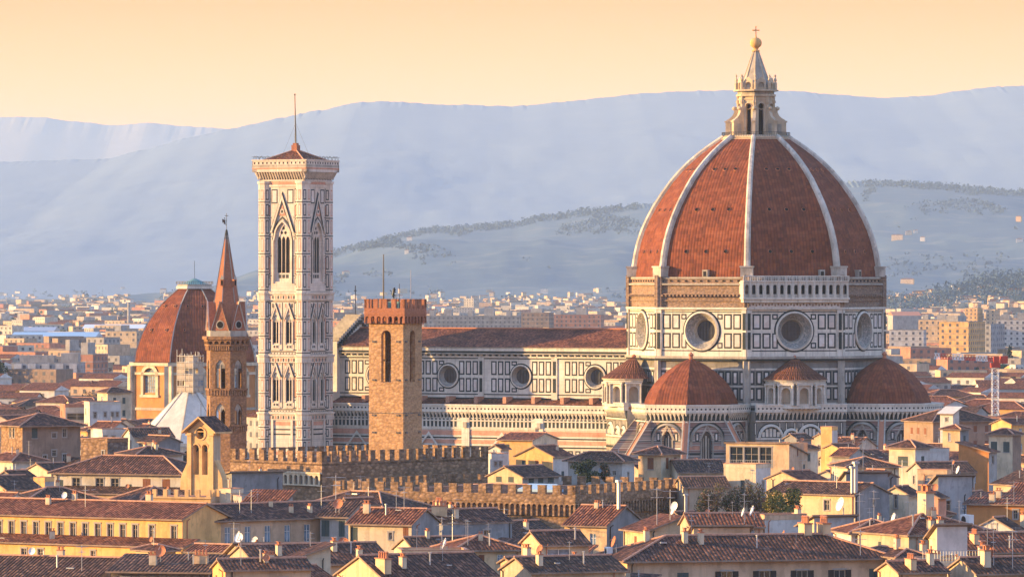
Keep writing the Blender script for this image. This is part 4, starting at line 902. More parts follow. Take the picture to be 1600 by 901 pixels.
# ------------------------------------------------------------------ hexagonal brick bell tower with spire
bx, by = W(354, 0, 1042)[0], 1042
bad = thing('spire_tower', 'slender brown brick bell tower with a pointed spire, left of the marble bell tower', 'bell tower', (bx, by, 0), 0)
Z = lambda y: zz(y, 1042)
hx = [(4.05 * C_(R(60 * i + 13)), 4.05 * S_(R(60 * i + 13))) for i in range(6)]
ap = 4.05 * C_(R(30)); hh = 4.05 * S_(R(30)); hm = MB()
angs = [-17 + 60 * i for i in range(6)]   # face normals, measured like the other frames
def hf(mb, k, a_=ap): a = R(k); return mb.at(a_ * S_(a), -a_ * C_(a), k)
for k in angs:
    hf(hm, k)
    hm.wall(-hh, hh, 0, Z(530), [(-.95, .95, Z(664), Z(629), 'p', .6), (-1.0, 1.0, Z(606), Z(561), 'p', .6)], 0)
    corbel_arches(hm, -hh - .2, hh + .2, Z(626), Z(609), .62, .18, 0) if False else None
    for yb in (617, 673):
        for i in range(7): u = -hh + .35 + i * (2 * hh - .7) / 6; hm.box(u - .14, u + .14, -.2, 0, Z(yb), Z(yb) + 1.0, 0, 'N')
        hm.box(-hh, hh, -.28, 0, Z(yb) + 1.0, Z(yb) + 1.35, 0)
    for i in range(9): u = -hh + .25 + i * (2 * hh - .5) / 8; hm.box(u - .13, u + .13, -.3, 0, Z(547), Z(540), 0, 'N')
    hm.box(-hh - .2, hh + .2, -.38, 0, Z(540), Z(537), 0)
    n = 4
    corbel_arches(hm, -hh - .35, hh + .35, Z(537), Z(530), 1.3, .5, 0)
    hm.box(-hh - .5, hh + .5, -.75, .2, Z(530), Z(525), 0)
    # gabled crown
    hm.box(-hh, hh, 0, .3, Z(525), Z(516), 1)
    hm.face([(-hh * .85, -.05, Z(516)), (hh * .85, -.05, Z(516)), (0, -.05, Z(471))], 2); hm.ring(0, Z(507), .85, .65, -.08, -.12, 12, 1); hm.disc(0, Z(507), .62, -.07, 10, 3)
    for s in (-1, 1): hm.face([(s * hh * .85, -.05, Z(516)), (s * hh * .85 + s * .12, -.3, Z(516)), (0, -.3, Z(469)), (0, -.05, Z(471))][::s], 4); hm.face([(s * hh * .85, -.05, Z(516)), (0, -.05, Z(471)), (0, 1.9, Z(471)), (s * hh * .85, .3, Z(516))][::s], 2)
hm.at(); hm.build('tower_shaft', ['brickB', 'marble2', 'brickR', 'void', 'marble'], bad)
for k in angs[:3] + angs[-1:]:
    for (y0, y1, w_) in ((664, 629, .95), (606, 561, 1.0)):
        g = MB(); hf(g, k); g.box(-.08, .08, .15, .3, Z(y0), Z(y1) - 1.0, 0); pts = arc(-w_, w_, Z(y1), 'p'); zt = Z(y1)
        g.face([(-w_, .2, zt - 1.65), *[(p[0], .2, p[1]) for p in pts], (w_, .2, zt - 1.65), (.8, .2, zt - 1.5), (.5, .2, zt - 1.0), (.15, .2, zt - 1.7), (-.15, .2, zt - 1.7), (-.5, .2, zt - 1.0), (-.8, .2, zt - 1.5)], 0)
        g.at(); g.build('twin_light_window', ['marble2'], bad)
spr = MB(); spr.prism([(3.35 * C_(R(60 * i + 13)), 3.35 * S_(R(60 * i + 13))) for i in range(6)], Z(518), Z(367), 0, True, [(.25 * C_(R(60 * i + 13)), .25 * S_(R(60 * i + 13))) for i in range(6)])
for i in range(6): a = R(60 * i + 13); spr.tube((3.37 * C_(a), 3.37 * S_(a), Z(518)), (.27 * C_(a), .27 * S_(a), Z(367)), .11, 4, 1)
for k in (-17, 43):
    t = .25; hf(spr, k, 2.95 * (1 - t) + .25 * t); z = Z(447); spr.box(-.3, .3, -.35, .5, z, z + 1.3, 0); spr.box(-.18, .18, -.38, -.35, z + .2, z + 1.1, 2); spr.face([(-.4, -.4, z + 1.3), (.4, -.4, z + 1.3), (0, -.2, z + 2.3)], 1)
spr.at(); spr.lathe([(.45, Z(373)), (.3, Z(370)), (.35, Z(367)), (.2, Z(360)), (.05, Z(358))], 8, m=3)
spr.build('spire', ['brickR', 'marble2', 'void', 'bronze'], bad)
an = MB(); an.tube((0, 0, Z(360)), (0, 0, Z(333)), .05, 5); an.box(-.35, .35, -.03, .03, Z(337) - .05, Z(337) + .05)
an.tube((-.35, 0, Z(350)), (-.4, 0, Z(343)), .2, 6, 0, .13); an.ball((-.35, 0, Z(341)), .13, 5)
an.face([(-.45, .0, Z(343)), (-.85, .05, Z(342)), (-.8, .05, Z(348)), (-.45, 0, Z(347))]); an.tube((-.3, 0, Z(344)), (-.02, 0, Z(345)), .05, 4); an.tube((-.35, 0, Z(350)), (0, 0, Z(352)), .05, 4)
an.build('angel_weathervane', 'iron', bad)

# ------------------------------------------------------------------ chapel dome to the left, marble pyramid roof, scaffolding
mx, my = W(304, 0, 1650)[0], 1650; med = thing('domed_chapel', 'orange walled chapel under a plain red eight sided dome, behind the spire tower', 'chapel', (mx, my, 0), 4)
Z = lambda y: zz(y, 1640)
dm = MB(); pr_ = [(Z(565), 19.6), (Z(550), 19.2), (Z(535), 18.3), (Z(520), 17.0), (Z(505), 15.4), (Z(490), 13.3), (Z(475), 10.8), (Z(462), 8.0), (Z(452), 5.4), (Z(449), 4.6)]
dome_faces(dm, pr_); md = dm.build('dome', ['domet'], med)
for k in range(8):
    rbm = MB(); a = R(22.5 + 45 * k)
    for (z0, r0), (z1, r1) in zip(pr_, pr_[1:]): rbm.tube((r0 * C_(a), r0 * S_(a), z0), (r1 * C_(a), r1 * S_(a), z1), .22, 4)
    rbm.build('rib', 'marble2', md)
for k in (-45, 0, 45):
    for y, us in ((478, (-2.2, 2.2)), (515, (-3.2, 3.2))):
        z = Z(y)
        for (z0, r0), (z1, r1) in zip(pr_, pr_[1:]):
            if z0 <= z <= z1: rr = (r0 + (r1 - r0) * (z - z0) / (z1 - z0)) * C_(R(22.5))
        for u in us: q = MB(); a = R(k); q.at(rr * S_(a), -rr * C_(a), k); q.box(u - .35, u + .35, -.5, .8, z - .4, z + .4, 0); q.box(u - .22, u + .22, -.53, -.5, z - .3, z + .3, 1); q.at(); q.build('port_hole', ['clay', 'void'], md)
cp = MB(); cp.prism(octn(6.0), Z(451), Z(447), 0); cp.prism(octn(5.6), Z(447), Z(444), 2); cp.prism(octn(4.6), Z(444), Z(435), 1, True, octn(.4)); cp.tube((0, 0, Z(436)), (0, 0, Z(407)), .08, 4, 3)
for k in range(0, 360, 45): faceframe(cp, k, 5.5); cp.box(-2.3, 2.3, -.05, .05, Z(440), Z(440) + .1, 3); [cp.box(-2.3 + i * .65, -2.2 + i * .65, -.04, .04, Z(444), Z(440), 3) for i in range(8)]
cp.at(); cp.build('lantern_cap', ['marble', 'verdi', 'marble2', 'iron'], med)
wl = MB(); r0 = 20.6
for k in range(-180, 180, 45):
    faceframe(wl, k, r0 * C_(R(22.5))); h = r0 * S_(R(22.5))
    wl.wall(-h, h, 0, Z(571), [(-2.6, 2.6, Z(613), Z(574), 'a', .7)] if C_(R(k)) > -.1 else [], 0)
    wl.box(-h - .3, h + .3, -.7, .4, Z(571), Z(566), 1); wl.box(-h, h, -.35, 0, Z(585), Z(581), 1, 'N')
    for s in (-1, 1): wl.box(s * h - 1.4, s * h + 1.4, -.4, .3, 0, Z(571), 1)
    for s in (-1, 1): wl.box(*sorted((s * 2.6, s * 3.6)), -.4, 0, Z(616), Z(580), 1, 'N')
    q0, q1 = arc(-2.6, 2.6, Z(574), 'a'), arc(-3.6, 3.6, Z(568), 'a')
    for i in range(10): wl.face([(q1[i][0], -.4, q1[i][1]), (q1[i + 1][0], -.4, q1[i + 1][1]), (q0[i + 1][0], -.4, q0[i + 1][1]), (q0[i][0], -.4, q0[i][1])], 1)
    wl.box(-3.9, 3.9, -.6, 0, Z(620), Z(616), 1)
    wl.box(-h, h, -.3, 0, Z(640), Z(636), 2)
wl.at(); wl.build('wall', ['orange', 'cream', 'marble2'], med)
for k in (-45, 0, 45):
    g = MB(); faceframe(g, k, r0 * C_(R(22.5))); pts = arc(-2.6, 2.6, Z(574), 'a'); g.face([(-2.6, .6, Z(613))] + [(p[0], .6, p[1]) for p in pts] + [(2.6, .6, Z(613))], 0)
    for i in range(-2, 3): g.box(i * .85 - .07, i * .85 + .07, .5, .59, Z(613), Z(580), 1)
    for i in range(8): g.box(-2.6, 2.6, .5, .58, Z(612) + i * .95, Z(612) + i * .95 + .1, 1)
    g.at(); g.build('window', ['glassB', 'frame'], med)
qx, qy = W(297, 0, 1470)[0], 1470; Z = lambda y: zz(y, 1470)
bap = thing('marble_pyramid_roof_baptistery', 'eight sided building with a plain white marble pyramid roof, left of the spire tower', 'baptistery', (qx, qy, 0), -29.1)
pb = MB(); r0 = 15.6; pb.prism(octn(r0), Z(690), Z(606), 0, True, octn(1.6)); 
for k in range(8): a = R(22.5 + 45 * k); pb.tube((r0 * C_(a), r0 * S_(a), Z(690)), (1.6 * C_(a), 1.6 * S_(a), Z(606)), .2, 4, 1)
pb.build('roof', ['white_roof', 'marble2'], bap)
wb = MB()
for k in range(-180, 180, 45):
    faceframe(wb, k, r0 * C_(R(22.5)) - .5); h = r0 * S_(R(22.5)); wb.wall(-h, h, 0, Z(690), [(-h + 1 + i * 3.7, -h + 3.6 + i * 3.7, 2, 9, 'a', .5, 1) for i in range(3)], 0); wb.box(-h, h, -.4, .3, Z(690) - 1, Z(690), 0)
wb.at(); wb.build('wall', ['marble', 'green'], bap)
sc = thing('scaffolding', 'boxy builders scaffolding wrapped round the tip of the white pyramid roof', 'scaffolding', (qx, qy, 0), -29.1)
tb = MB(); pk = MB(); hs = 2.55
for i in range(5):
    for j in range(5):
        if i in (0, 4) or j in (0, 4): x, y = -hs + i * hs / 2, -hs + j * hs / 2; tb.tube((x, y, Z(628)), (x, y, Z(551) + random.Random(i * 7 + j).uniform(-.6, 1.2)), .07, 4)
for q in range(7):
    z = Z(612) + q * 1.62
    for s in (-1, 1): tb.tube((-hs, s * hs, z), (hs, s * hs, z), .06, 4); tb.tube((s * hs, -hs, z), (s * hs, hs, z), .06, 4)
    pk.box(-hs, hs, -hs, -hs + .7, z - .12, z - .04); pk.box(-hs, hs, hs - .7, hs, z - .12, z - .04); pk.box(-hs, -hs + .7, -hs + .7, hs - .7, z - .12, z - .04); pk.box(hs - .7, hs, -hs + .7, hs - .7, z - .12, z - .04)
for q in range(6):
    z = Z(612) + q * 1.62
    for s in (-1, 1):
        for a, b_ in ((-hs, -.1), (.2, hs)):
            if (q * 3 + int(a) + s) % 4: nt_ = MB(); nt_.box(a, b_, s * hs - .02, s * hs + .02, z + .2, z + 1.35); nt_.build('netting', 'frame', sc); nt_ = MB(); nt_.box(s * hs - .02, s * hs + .02, a, b_, z + .2, z + 1.35); nt_.build('netting', 'frame', sc)
tb.build('tube_frame', 'steel', sc); pk.build('deck_boards', 'frame', sc)
nb = MB(); nb.lathe([(1.6, Z(606)), (1.6, Z(570)), (1.9, Z(569)), (.2, Z(558))], 8, 0, 0, 22.5); nb.build('lantern', 'marble', bap)
# ------------------------------------------------------------------ houses
WIN = {}
def win_proto(kind, w, h):
    """a window (frame, surround, shutters) and its pane, as shared meshes; wall plane y=0, sill at z=0"""
    key = (kind, round(w, 1), round(h, 1))
    if key in WIN: return WIN[key]
    m = MB(); a, b = -w / 2, w / 2
    f = .09
    for x0, x1, z0, z1 in ((a, b, 0, f), (a, b, h - f, h), (a, a + f, f, h - f), (b - f, b, f, h - f), (-.04, .04, f, h - f)): m.box(x0, x1, .12, .18, z0, z1, 0)
    m.box(a, b, .12, .18, h * .62, h * .62 + .06, 0)
    m.box(a - .12, b + .12, -.1, .12, -.12, 0, 1)
    mats = ['frame', 'stframe']
    if kind == 's':   # stone surround
        m.box(a - .18, a, -.05, 0, 0, h, 1); m.box(b, b + .18, -.05, 0, 0, h, 1); m.box(a - .22, b + .22, -.08, 0, h, h + .22, 1)
    if kind in ('o', 'O'):   # open shutters
        m.box(a - w * .52, a - .02, -.07, -.01, 0, h, 2); m.box(b + .02, b + w * .52, -.07, -.01, 0, h, 2); mats += ['shutB']
        m.box(a - .2, b + .2, -.08, 0, h, h + .2, 1)
    if kind in ('c', 'C'):   # closed shutters
        m.box(a, -.02, -.02, .1, 0, h, 2); m.box(.02, b, -.02, .1, 0, h, 2); mats += ['shutG' if kind == 'c' else 'shutR']
    if kind == 'w': mats = ['wframe', 'stframe']
    me = m.build('window', mats); g = MB(); g.face([(a, .17, 0), (b, .17, 0), (b, .17, h), (a, .17, h)])
    gl = g.build('pane', 'glass' if kind != 'w' else 'glassB')
    WIN[key] = (me.data, gl.data); bpy.data.objects.remove(me); bpy.data.objects.remove(gl); return WIN[key]
def put_window(parent, kind, w, h, x, y, z, k):
    a, b = win_proto(kind, w, h)
    o = bpy.data.objects.new('window', a); COL.objects.link(o); o.parent = parent; o.location = (x, y, z); o.rotation_euler = (0, 0, R(k))
    if kind not in ('c', 'C'): p = bpy.data.objects.new('pane', b); COL.objects.link(p); p.parent = o
    return o
SM = {}
def small(kind):
    if kind in SM: return SM[kind]
    m = MB()
    if kind == 'chimney':
        m.box(-.45, .45, -.3, .3, -1, 1.3, 0); m.box(-.5, .5, -.35, .35, 1.3, 1.42, 1)
        for x in (-.25, .25): m.box(x - .1, x + .1, -.12, .12, 1.42, 1.75, 1); m.box(x - .2, x + .2, -.25, .25, 1.75, 1.82, 1)
        o = m.build('chimney', ['cream', 'clay'])
    elif kind == 'chimney2':
        m.box(-.9, .9, -.35, .35, -1, 1.1, 0); m.box(-.98, .98, -.42, .42, 1.1, 1.2, 1)
        for x in (-.65, -.2, .25, .7): m.lathe([(.14, 1.2), (.12, 1.65), (.18, 1.7), (.02, 1.85)], 6, x, 0, 0, 1)
        o = m.build('chimney', ['yellow', 'clay'])
    elif kind == 'pipe':
        m.tube((0, 0, -.6), (0, 0, 1.5), .11, 6); m.tube((0, 0, 1.5), (0, 0, 1.62), .2, 6); o = m.build('flue_pipe', 'steel')
    elif kind == 'antenna':
        m.tube((0, 0, -.5), (0, 0, 3.4), .04, 4)
        m.tube((-.9, 0, 3.2), (.9, 0, 3.2), .03, 3)
        for i in range(8): x = -.85 + i * .24; m.tube((x, -.3, 3.2), (x, .3, 3.2), .02, 3)
        m.tube((0, -.5, 2.5), (0, .6, 2.5), .025, 3)
        for i in range(5): y = -.45 + i * .24; m.tube((-.35, y, 2.5), (.35, y, 2.5), .02, 3)
        o = m.build('antenna', 'steel')
    elif kind in ('dish', 'dishR'):
        m.tube((0, 0, -.4), (0, 0, .7), .04, 4); n = 12
        T = Matrix.Translation((0, -.12, .9)) @ Matrix.Rotation(R(72), 4, 'X'); m.M = T
        m.lathe([(.02, 0), (.22, .03), (.42, .11), (.5, .17)], n, m=1); m.lathe([(.5, .17), (.42, .08), (.02, -.03)], n, m=1); m.tube((0, .4, .1), (0, 0, .5), .02, 3)
        o = m.build('satellite_dish', ['steel', 'whitep' if kind == 'dish' else 'clay'])
    elif kind == 'skylight':
        m.box(-.55, .55, -.4, .4, -.05, .12, 0); m.box(-.47, .47, -.33, .33, .12, .14, 1); o = m.build('skylight', ['steel', 'glassB'])
    elif kind == 'ac':
        m.box(-.5, .5, -.2, .2, 0, .75, 0); m.ring(-.12, .38, .29, .26, -.21, -.23, 12, 1); m.disc(-.12, .38, .26, -.205, 12, 1); m.box(-.45, -.35, -.15, .15, -.2, 0, 1); m.box(.35, .45, -.15, .15, -.2, 0, 1); o = m.build('air_conditioner', ['whitep', 'iron'])
    SM[kind] = o.data; n = o.name; bpy.data.objects.remove(o); SM[kind + '_n'] = n.split('.')[0]; return SM[kind]
def put_small(kind, parent, loc, rz=0, s=1):
    d = small(kind); o = bpy.data.objects.new(SM[kind + '_n'], d); COL.objects.link(o); o.parent = parent; o.location = loc; o.rotation_euler = (0, 0, R(rz)); o.scale = (s, s, s); return o
HR = random.Random(11)
FOOT = []     # footprints already taken: (cx, cy, radius)
def house(label, xL, xC, xR, yE, D, th, roof='hip', c='cream', c2=None, L=None, Wd=None, pitch=.34, t='tile', win=None, winR=None, cat='house', name='house', oh=.55, ch=None, z1=None, extra=None, lowz=None, group=None, wy=None):
    """near vertical edge at image column xC and depth D; left face spans xL..xC, right face xC..xR"""
    L = L or max(2.5, (xC - xL) * D / F / C_(R(th))); Wd = Wd or max(2.5, (xR - xC) * D / F / S_(R(th)))
    ze = zz(yE, D) if z1 is None else z1; cx = -L / 2; cy = Wd / 2
    o = thing(name, label, cat, (W(xC, 0, D)[0], D, 0), -th, group)
    fc_ = o.matrix_basis @ Vector((cx, cy, 0)) if False else Vector((o.location.x + cx * C_(R(th)) + cy * S_(R(th)), D - cx * S_(R(th)) + cy * C_(R(th)), 0)); FOOT.append((fc_.x, fc_.y, math.hypot(L, Wd) * .42))
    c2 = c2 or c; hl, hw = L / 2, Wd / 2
    # windows: list of (u, drop below eave to head, w, h, kind)
    def auto(ln, spec):
        out = []
        if spec is None: spec = 'auto'
        if spec == 'none':
            for i in range(int((ln - 1) / 3)):
                for r_ in (0, 1):
                    if HR.random() < .42: out.append((-ln / 2 + 1.8 + i * 3 + HR.uniform(-.4, .4), .9 + r_ * 3.3, HR.choice((.7, .9)), HR.choice((1.0, 1.4, 1.6)), HR.choice('scCs')))
            return [q for q in out if abs(q[0]) + q[2] / 2 < ln / 2 - .2 and ze - q[1] - q[3] > .5]
        if spec == 'auto': spec = [(HR.choice((2.8, 3.2, 3.8)), HR.uniform(.7, 1.3), .95, HR.choice((1.5, 1.7)), HR.choice('scCws'), 2)]
        for sp_ in spec:
            if len(sp_) == 6:      # spacing, drop, w, h, kind, rows
                s, dr, w_, h_, kd, rows = sp_; n = int((ln - 1.2) / s)
                if n < 1: n = 1 if ln > w_ + 1 else 0
                for r_ in range(rows):
                    for i in range(n):
                        if HR.random() < .08 and spec != 'full': continue
                        out.append(((i - (n - 1) / 2) * s + HR.uniform(-.12, .12), dr + r_ * 3.5, w_, h_, kd))
            else: out.append(sp_)
        return [q for q in out if abs(q[0]) + q[2] / 2 < ln / 2 - .15 and ze - q[1] - q[3] > .5]
    WL, WR = auto(L, win), auto(Wd, winR)
    mb = MB(); frs = [(cx, 0, 0, L, WL, 0), (0, cy, 90, Wd, WR, 1), (cx, Wd, 180, L, [], 1), (-L, cy, 270, Wd, [], 0)]
    for (x, y, k, ln, ws, mi) in frs:
        mb.at(x, y, k); hs = [(u - w_ / 2, u + w_ / 2, ze - dr - h_, ze - dr, 'a' if kd == 'A' else 'r', .22) for u, dr, w_, h_, kd in ws]
        mb.wall(-ln / 2, ln / 2, 0, ze, hs, mi)
    mb.at()
    rise = pitch * min(hl, hw); rm = MB(); th_ = .22
    E0, E1 = hl + oh, hw + oh; zo = ze - oh * pitch * .0
    def slab(f, m=0):
        rm.slope(f, f[0], f[1], m)
    if roof in ('hip', 'pyr'):
        z0 = ze + .02; rise = pitch * (min(hl, hw) + oh); hiproof(rm, cx, cy, E0, E1, z0 + th_, rise)
        rm.box(cx - E0, cx + E0, cy - E1, cy + E1, z0, z0 + th_, 2, 'T')
    elif roof in ('gx', 'gy'):       # gable: ridge along x (left face length) or y
        z0 = ze + .05
        if roof == 'gx':
            rise = pitch * E1; a, b = cx - hl - .3, cx + hl + .3; z0 = ze - oh * pitch + .12
            P = lambda x, y, z: (x, y, z)
            f1 = [(a, cy - E1, z0), (b, cy - E1, z0), (b, cy, z0 + rise), (a, cy, z0 + rise)]; f2 = [(b, cy + E1, z0), (a, cy + E1, z0), (a, cy, z0 + rise), (b, cy, z0 + rise)]
            mb.face([(0, 0, ze), (0, Wd, ze), (0, cy, ze + pitch * hw)], 1); mb.face([(-L, Wd, ze), (-L, 0, ze), (-L, cy, ze + pitch * hw)], 0)
            rm.tube((a, cy, z0 + rise + .02), (b, cy, z0 + rise + .02), .17, 5, 1)
        else:
            rise = pitch * E0; a, b = cy - hw - .3, cy + hw + .3; z0 = ze - oh * pitch + .12
            f1 = [(cx + E0, a, z0), (cx + E0, b, z0), (cx, b, z0 + rise), (cx, a, z0 + rise)]; f2 = [(cx - E0, b, z0), (cx - E0, a, z0), (cx, a, z0 + rise), (cx, b, z0 + rise)]
            mb.face([(-L, 0, ze), (0, 0, ze), (cx, 0, ze + pitch * hl)], 0); mb.face([(0, Wd, ze), (-L, Wd, ze), (cx, Wd, ze + pitch * hl)], 1)
            rm.tube((cx, a, z0 + rise + .02), (cx, b, z0 + rise + .02), .17, 5, 1)
        for f in (f1, f2):
            rm.slope(f, f[0], f[1]); lo = [(p[0], p[1], p[2] - th_) for p in f]; rm.face(lo[::-1], 2)
            for i in range(4): j = (i + 1) % 4; rm.face([lo[i], lo[j], f[j], f[i]], 2)
    elif roof in ('sx', 'sy', 'sX', 'sY'):     # shed: sx high at far side (+y), sy high at left (-x); capitals reversed
        p_ = pitch
        hi = {'sx': lambda x, y: (y + oh) * p_, 'sX': lambda x, y: (Wd + oh - y) * p_, 'sy': lambda x, y: (-x + oh) * p_, 'sY': lambda x, y: (L + oh + x) * p_}[roof]
        a = [(-L - oh, -oh), (oh, -oh), (oh, Wd + oh), (-L - oh, Wd + oh)]; f = [(x, y, ze + .1 + hi(x, y) - oh * p_) for x, y in a]
        k0 = {'sx': 0, 'sX': 2, 'sy': 1, 'sY': 3}[roof]; rm.slope(f[k0:] + f[:k0], f[k0], f[(k0 + 1) % 4]); lo = [(p[0], p[1], p[2] - th_) for p in f]; rm.face(lo[::-1], 2)
        for i in range(4): j = (i + 1) % 4; rm.face([lo[i], lo[j], f[j], f[i]], 2)
        q = [(-L, 0), (0, 0), (0, Wd), (-L, Wd)]; T = [(x, y, ze + hi(x, y) - oh * p_ - .15) for x, y in q]
        for i in range(4): j = (i + 1) % 4; mb.face([(*q[i], ze), (*q[j], ze), T[j], T[i]], 0 if i in (0, 3) else 1)
    elif roof == 'flat':
        for (x, y, k, ln, ws, mi) in frs: rm.at(x, y, k); rm.box(-ln / 2, ln / 2, -.06, .3, ze, ze + .7, 2); rm.box(-ln / 2 - .05, ln / 2 + .05, -.1, .35, ze + .7, ze + .8, 1)
        rm.at(); rm.face([(-L, 0, ze + .05), (0, 0, ze + .05), (0, Wd, ze + .05), (-L, Wd, ze + .05)], 1)
    wm = ['lgrey', 'ridge', 'lgrey']
    body = mb.build('wall', [c, c2], o)
    ro = rm.build('roof', [t, 'ridge', c if roof == 'flat' else 'brown'], o)
    for (x, y, k, ln, ws, mi) in frs:
        for u, dr, w_, h_, kd in ws: put_window(o, 'c' if kd == 'A' else kd, w_, h_, x + u * C_(R(k)), y + u * S_(R(k)), ze - dr - h_, k)
    def top(x, y):
        if roof in ('hip', 'pyr'): return ze + .25 + pitch * max(0, min(x - (cx - E0), cx + E0 - x, y - (cy - E1), cy + E1 - y))
        if roof == 'gx': return ze + pitch * (hw - abs(y - cy))
        if roof == 'gy': return ze + pitch * (hl - abs(x - cx))
        if roof == 'flat': return ze + .1
        return ze + hi(x, y) - oh * pitch
    n = HR.choice((1, 2, 2, 3)) if ch is None else (ch if ch or D > 950 or L * Wd < 60 else 3)
    if L * Wd > 250 and ch is None: n += 3
    for i in range(n):
        x, y = HR.uniform(-L + 1, -1) if L > 3 else cx, HR.uniform(.3, .75) * Wd
        put_small(HR.choice(('chimney', 'chimney', 'chimney', 'pipe', 'antenna', 'antenna', 'antenna', 'skylight', 'dishR', 'pipe', 'skylight', 'chimney')), ro, (x, y, top(x, y)), HR.choice((0, th)), HR.uniform(.6, .9))
    if D < 1000 and name != 'tower':
        for (x, y, k, ln) in ((cx, 0, 0, L), (0, cy, 90, Wd)):
            if ln < 4: continue
            g = MB(); u = HR.choice((-1, 1)) * (ln / 2 - HR.uniform(.25, 1.6)); g.at(x, y, k); g.tube((u, -.1, 0), (u, -.1, ze - .3), .075, 5); g.tube((u, -.1, ze - .3), (u, -oh, ze + .0), .075, 5); g.at(); g.build('downpipe', 'shutB' if HR.random() < .6 else 'clay', o)
    for e in extra or (): put_small(e[0], ro, (e[1], e[2], top(e[1], e[2]) + (e[5] if len(e) > 5 else 0)), e[3] if len(e) > 3 else 0, e[4] if len(e) > 4 else 1)
    return o, (L, Wd, ze, top)
# ------------------------------------------------------------------ near houses, left to right and near to far
H_ = house
WS = lambda s, d, w_, h_, k, r=1: [(s, d, w_, h_, k, r)]
# -- left foreground
H_('long golden yellow palace with a row of eleven tall windows, bottom left', -40, 285, 330, 810, 760, 32, 'gx', 'gold', L=38, Wd=11, t='tileR', win=[(-13.0 + i * 2.17 + (i > 11) * .7 + (i > 12) * 1.6, 1.0, .85, 1.9, 's') for i in range(14)] , winR='none', cat='palace', name='palace', ch=0, extra=[('antenna', -19, 3), ('chimney', -10, 6), ('dish', -24, 5)])
H_('narrow tiled lean-to and yellow wall running in front of the golden palace', -40, 285, 300, 854, 755, 32, 'sx', 'gold', L=38, Wd=3, t='tileR', pitch=.25, win='none', winR='none', cat='house', ch=0)
H_('long shaded pinkish palace with blue-grey windows and a long tiled roof', 287, 287, 560, 814, 764, 52, 'gy', 'peach', L=11, t='tile', winR=[(-15.2, 1.2, .6, 1.2, 'w'), (-12.6, 1.2, .6, 1.2, 'w'), (-10.2, 2.2, .6, 1.1, 's')] + [(-8.0 + i * 3.45, .95, 1.05, 2.5, 'w') for i in range(8)], win='none', cat='palace', name='palace', ch=0, extra=[('skylight', -3, 4, 0, 1.3), ('antenna', -2, 11), ('antenna', -2, 13), ('antenna', -3, 26)])
H_('dark tiled roofed house in the bottom left corner', -60, 150, 200, 903, 690, 22, 'gx', 'tan', t='tileD', Wd=13, win='none', winR='none', ch=0, extra=[('antenna', -3, 2), ('pipe', -7, 3), ('chimney', -9, 8), ('dish', -12, 6), ('skylight', -5, 3)])
H_('low rubble stone building with an edge of pale tiles, bottom left', 170, 325, 335, 893, 684, 12, 'sx', 'stoneG', t='tileD', Wd=8, pitch=.2, win='none', winR='none', ch=0, extra=[('chimney', -8, 3), ('dishR', -7.4, 4.4, 0, 1.6), ('chimney2', -2, 4)])
H_('small yellow gabled house with a lumpy red tiled roof beside the shaded palace', 290, 366, 392, 862, 735, 30, 'gx', 'gold', t='tileR', win='none', winR='none', ch=0, extra=[('dish', -1, 3, 0, 1.4), ('antenna', -2, 3)])
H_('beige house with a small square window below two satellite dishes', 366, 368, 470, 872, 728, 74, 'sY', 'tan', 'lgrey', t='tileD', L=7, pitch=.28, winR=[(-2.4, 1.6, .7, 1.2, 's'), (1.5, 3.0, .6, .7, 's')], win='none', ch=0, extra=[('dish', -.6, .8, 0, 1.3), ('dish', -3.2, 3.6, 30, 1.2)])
H_('yellow sided house under a striped tile roof at the bottom edge', 326, 352, 484, 889, 668, 72, 'gy', 'gold', 'tan', t='tile', L=6, win='none', winR=[(-3, 1.2, .9, 1.4, 's'), (2, 1.2, .9, 1.4, 's')], ch=0, extra=[('antenna', -.8, 2.2), ('pipe', -2, 5)])
H_('plain beige wall block rising behind the striped tile roof', 458, 460, 516, 872, 690, 75, 'sx', 'cream', t='tile', L=5, win='none', winR='none', ch=0)
H_('broad brown tile roof with lit ridges in the foreground', 400, 402, 610, 882, 704, 68, 'gy', 'tan', t='tile', L=13, win='none', winR='none', ch=0, extra=[('chimney', -3, 4), ('antenna', -2, 8), ('chimney', -4, 12), ('pipe', -2, 9), ('pipe', -3, 14), ('chimney', -1.2, 14.5)])
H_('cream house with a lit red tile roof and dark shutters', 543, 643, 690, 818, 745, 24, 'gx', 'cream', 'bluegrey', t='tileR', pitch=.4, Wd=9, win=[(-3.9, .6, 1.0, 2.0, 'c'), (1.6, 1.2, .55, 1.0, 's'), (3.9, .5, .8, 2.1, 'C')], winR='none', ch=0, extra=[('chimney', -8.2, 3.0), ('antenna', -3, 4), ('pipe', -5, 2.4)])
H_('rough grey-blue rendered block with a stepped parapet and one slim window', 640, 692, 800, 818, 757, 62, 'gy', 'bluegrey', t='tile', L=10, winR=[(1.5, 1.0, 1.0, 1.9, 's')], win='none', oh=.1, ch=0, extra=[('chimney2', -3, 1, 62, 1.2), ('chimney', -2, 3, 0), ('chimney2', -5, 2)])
H_('dark hip roofed hall behind the cream house', 430, 600, 705, 808, 845, 40, 'hip', 'white', t='tileD', pitch=.38, win='none', winR='none', ch=0, extra=[('antenna', -5, 2), ('skylight', -12, 7)])
H_('small house whose lit gable triangle peeks over the shaded palace roof', 528, 549, 590, 787, 812, 40, 'gy', 'yellow', t='tileR', pitch=.55, win='none', winR='none', ch=0)
H_('white walled house with dark windows left of the cream house', 500, 541, 560, 806, 775, 20, 'sx', 'lgrey', t='tileD', win=[(-1.2, .6, 1.2, 2.3, 'c'), (1.3, .6, .9, 2.3, 'c')], winR='none', ch=0, extra=[('antenna', -2, 1, 0, 1.6), ('dishR', -1.5, 1, 0, 1.5)])
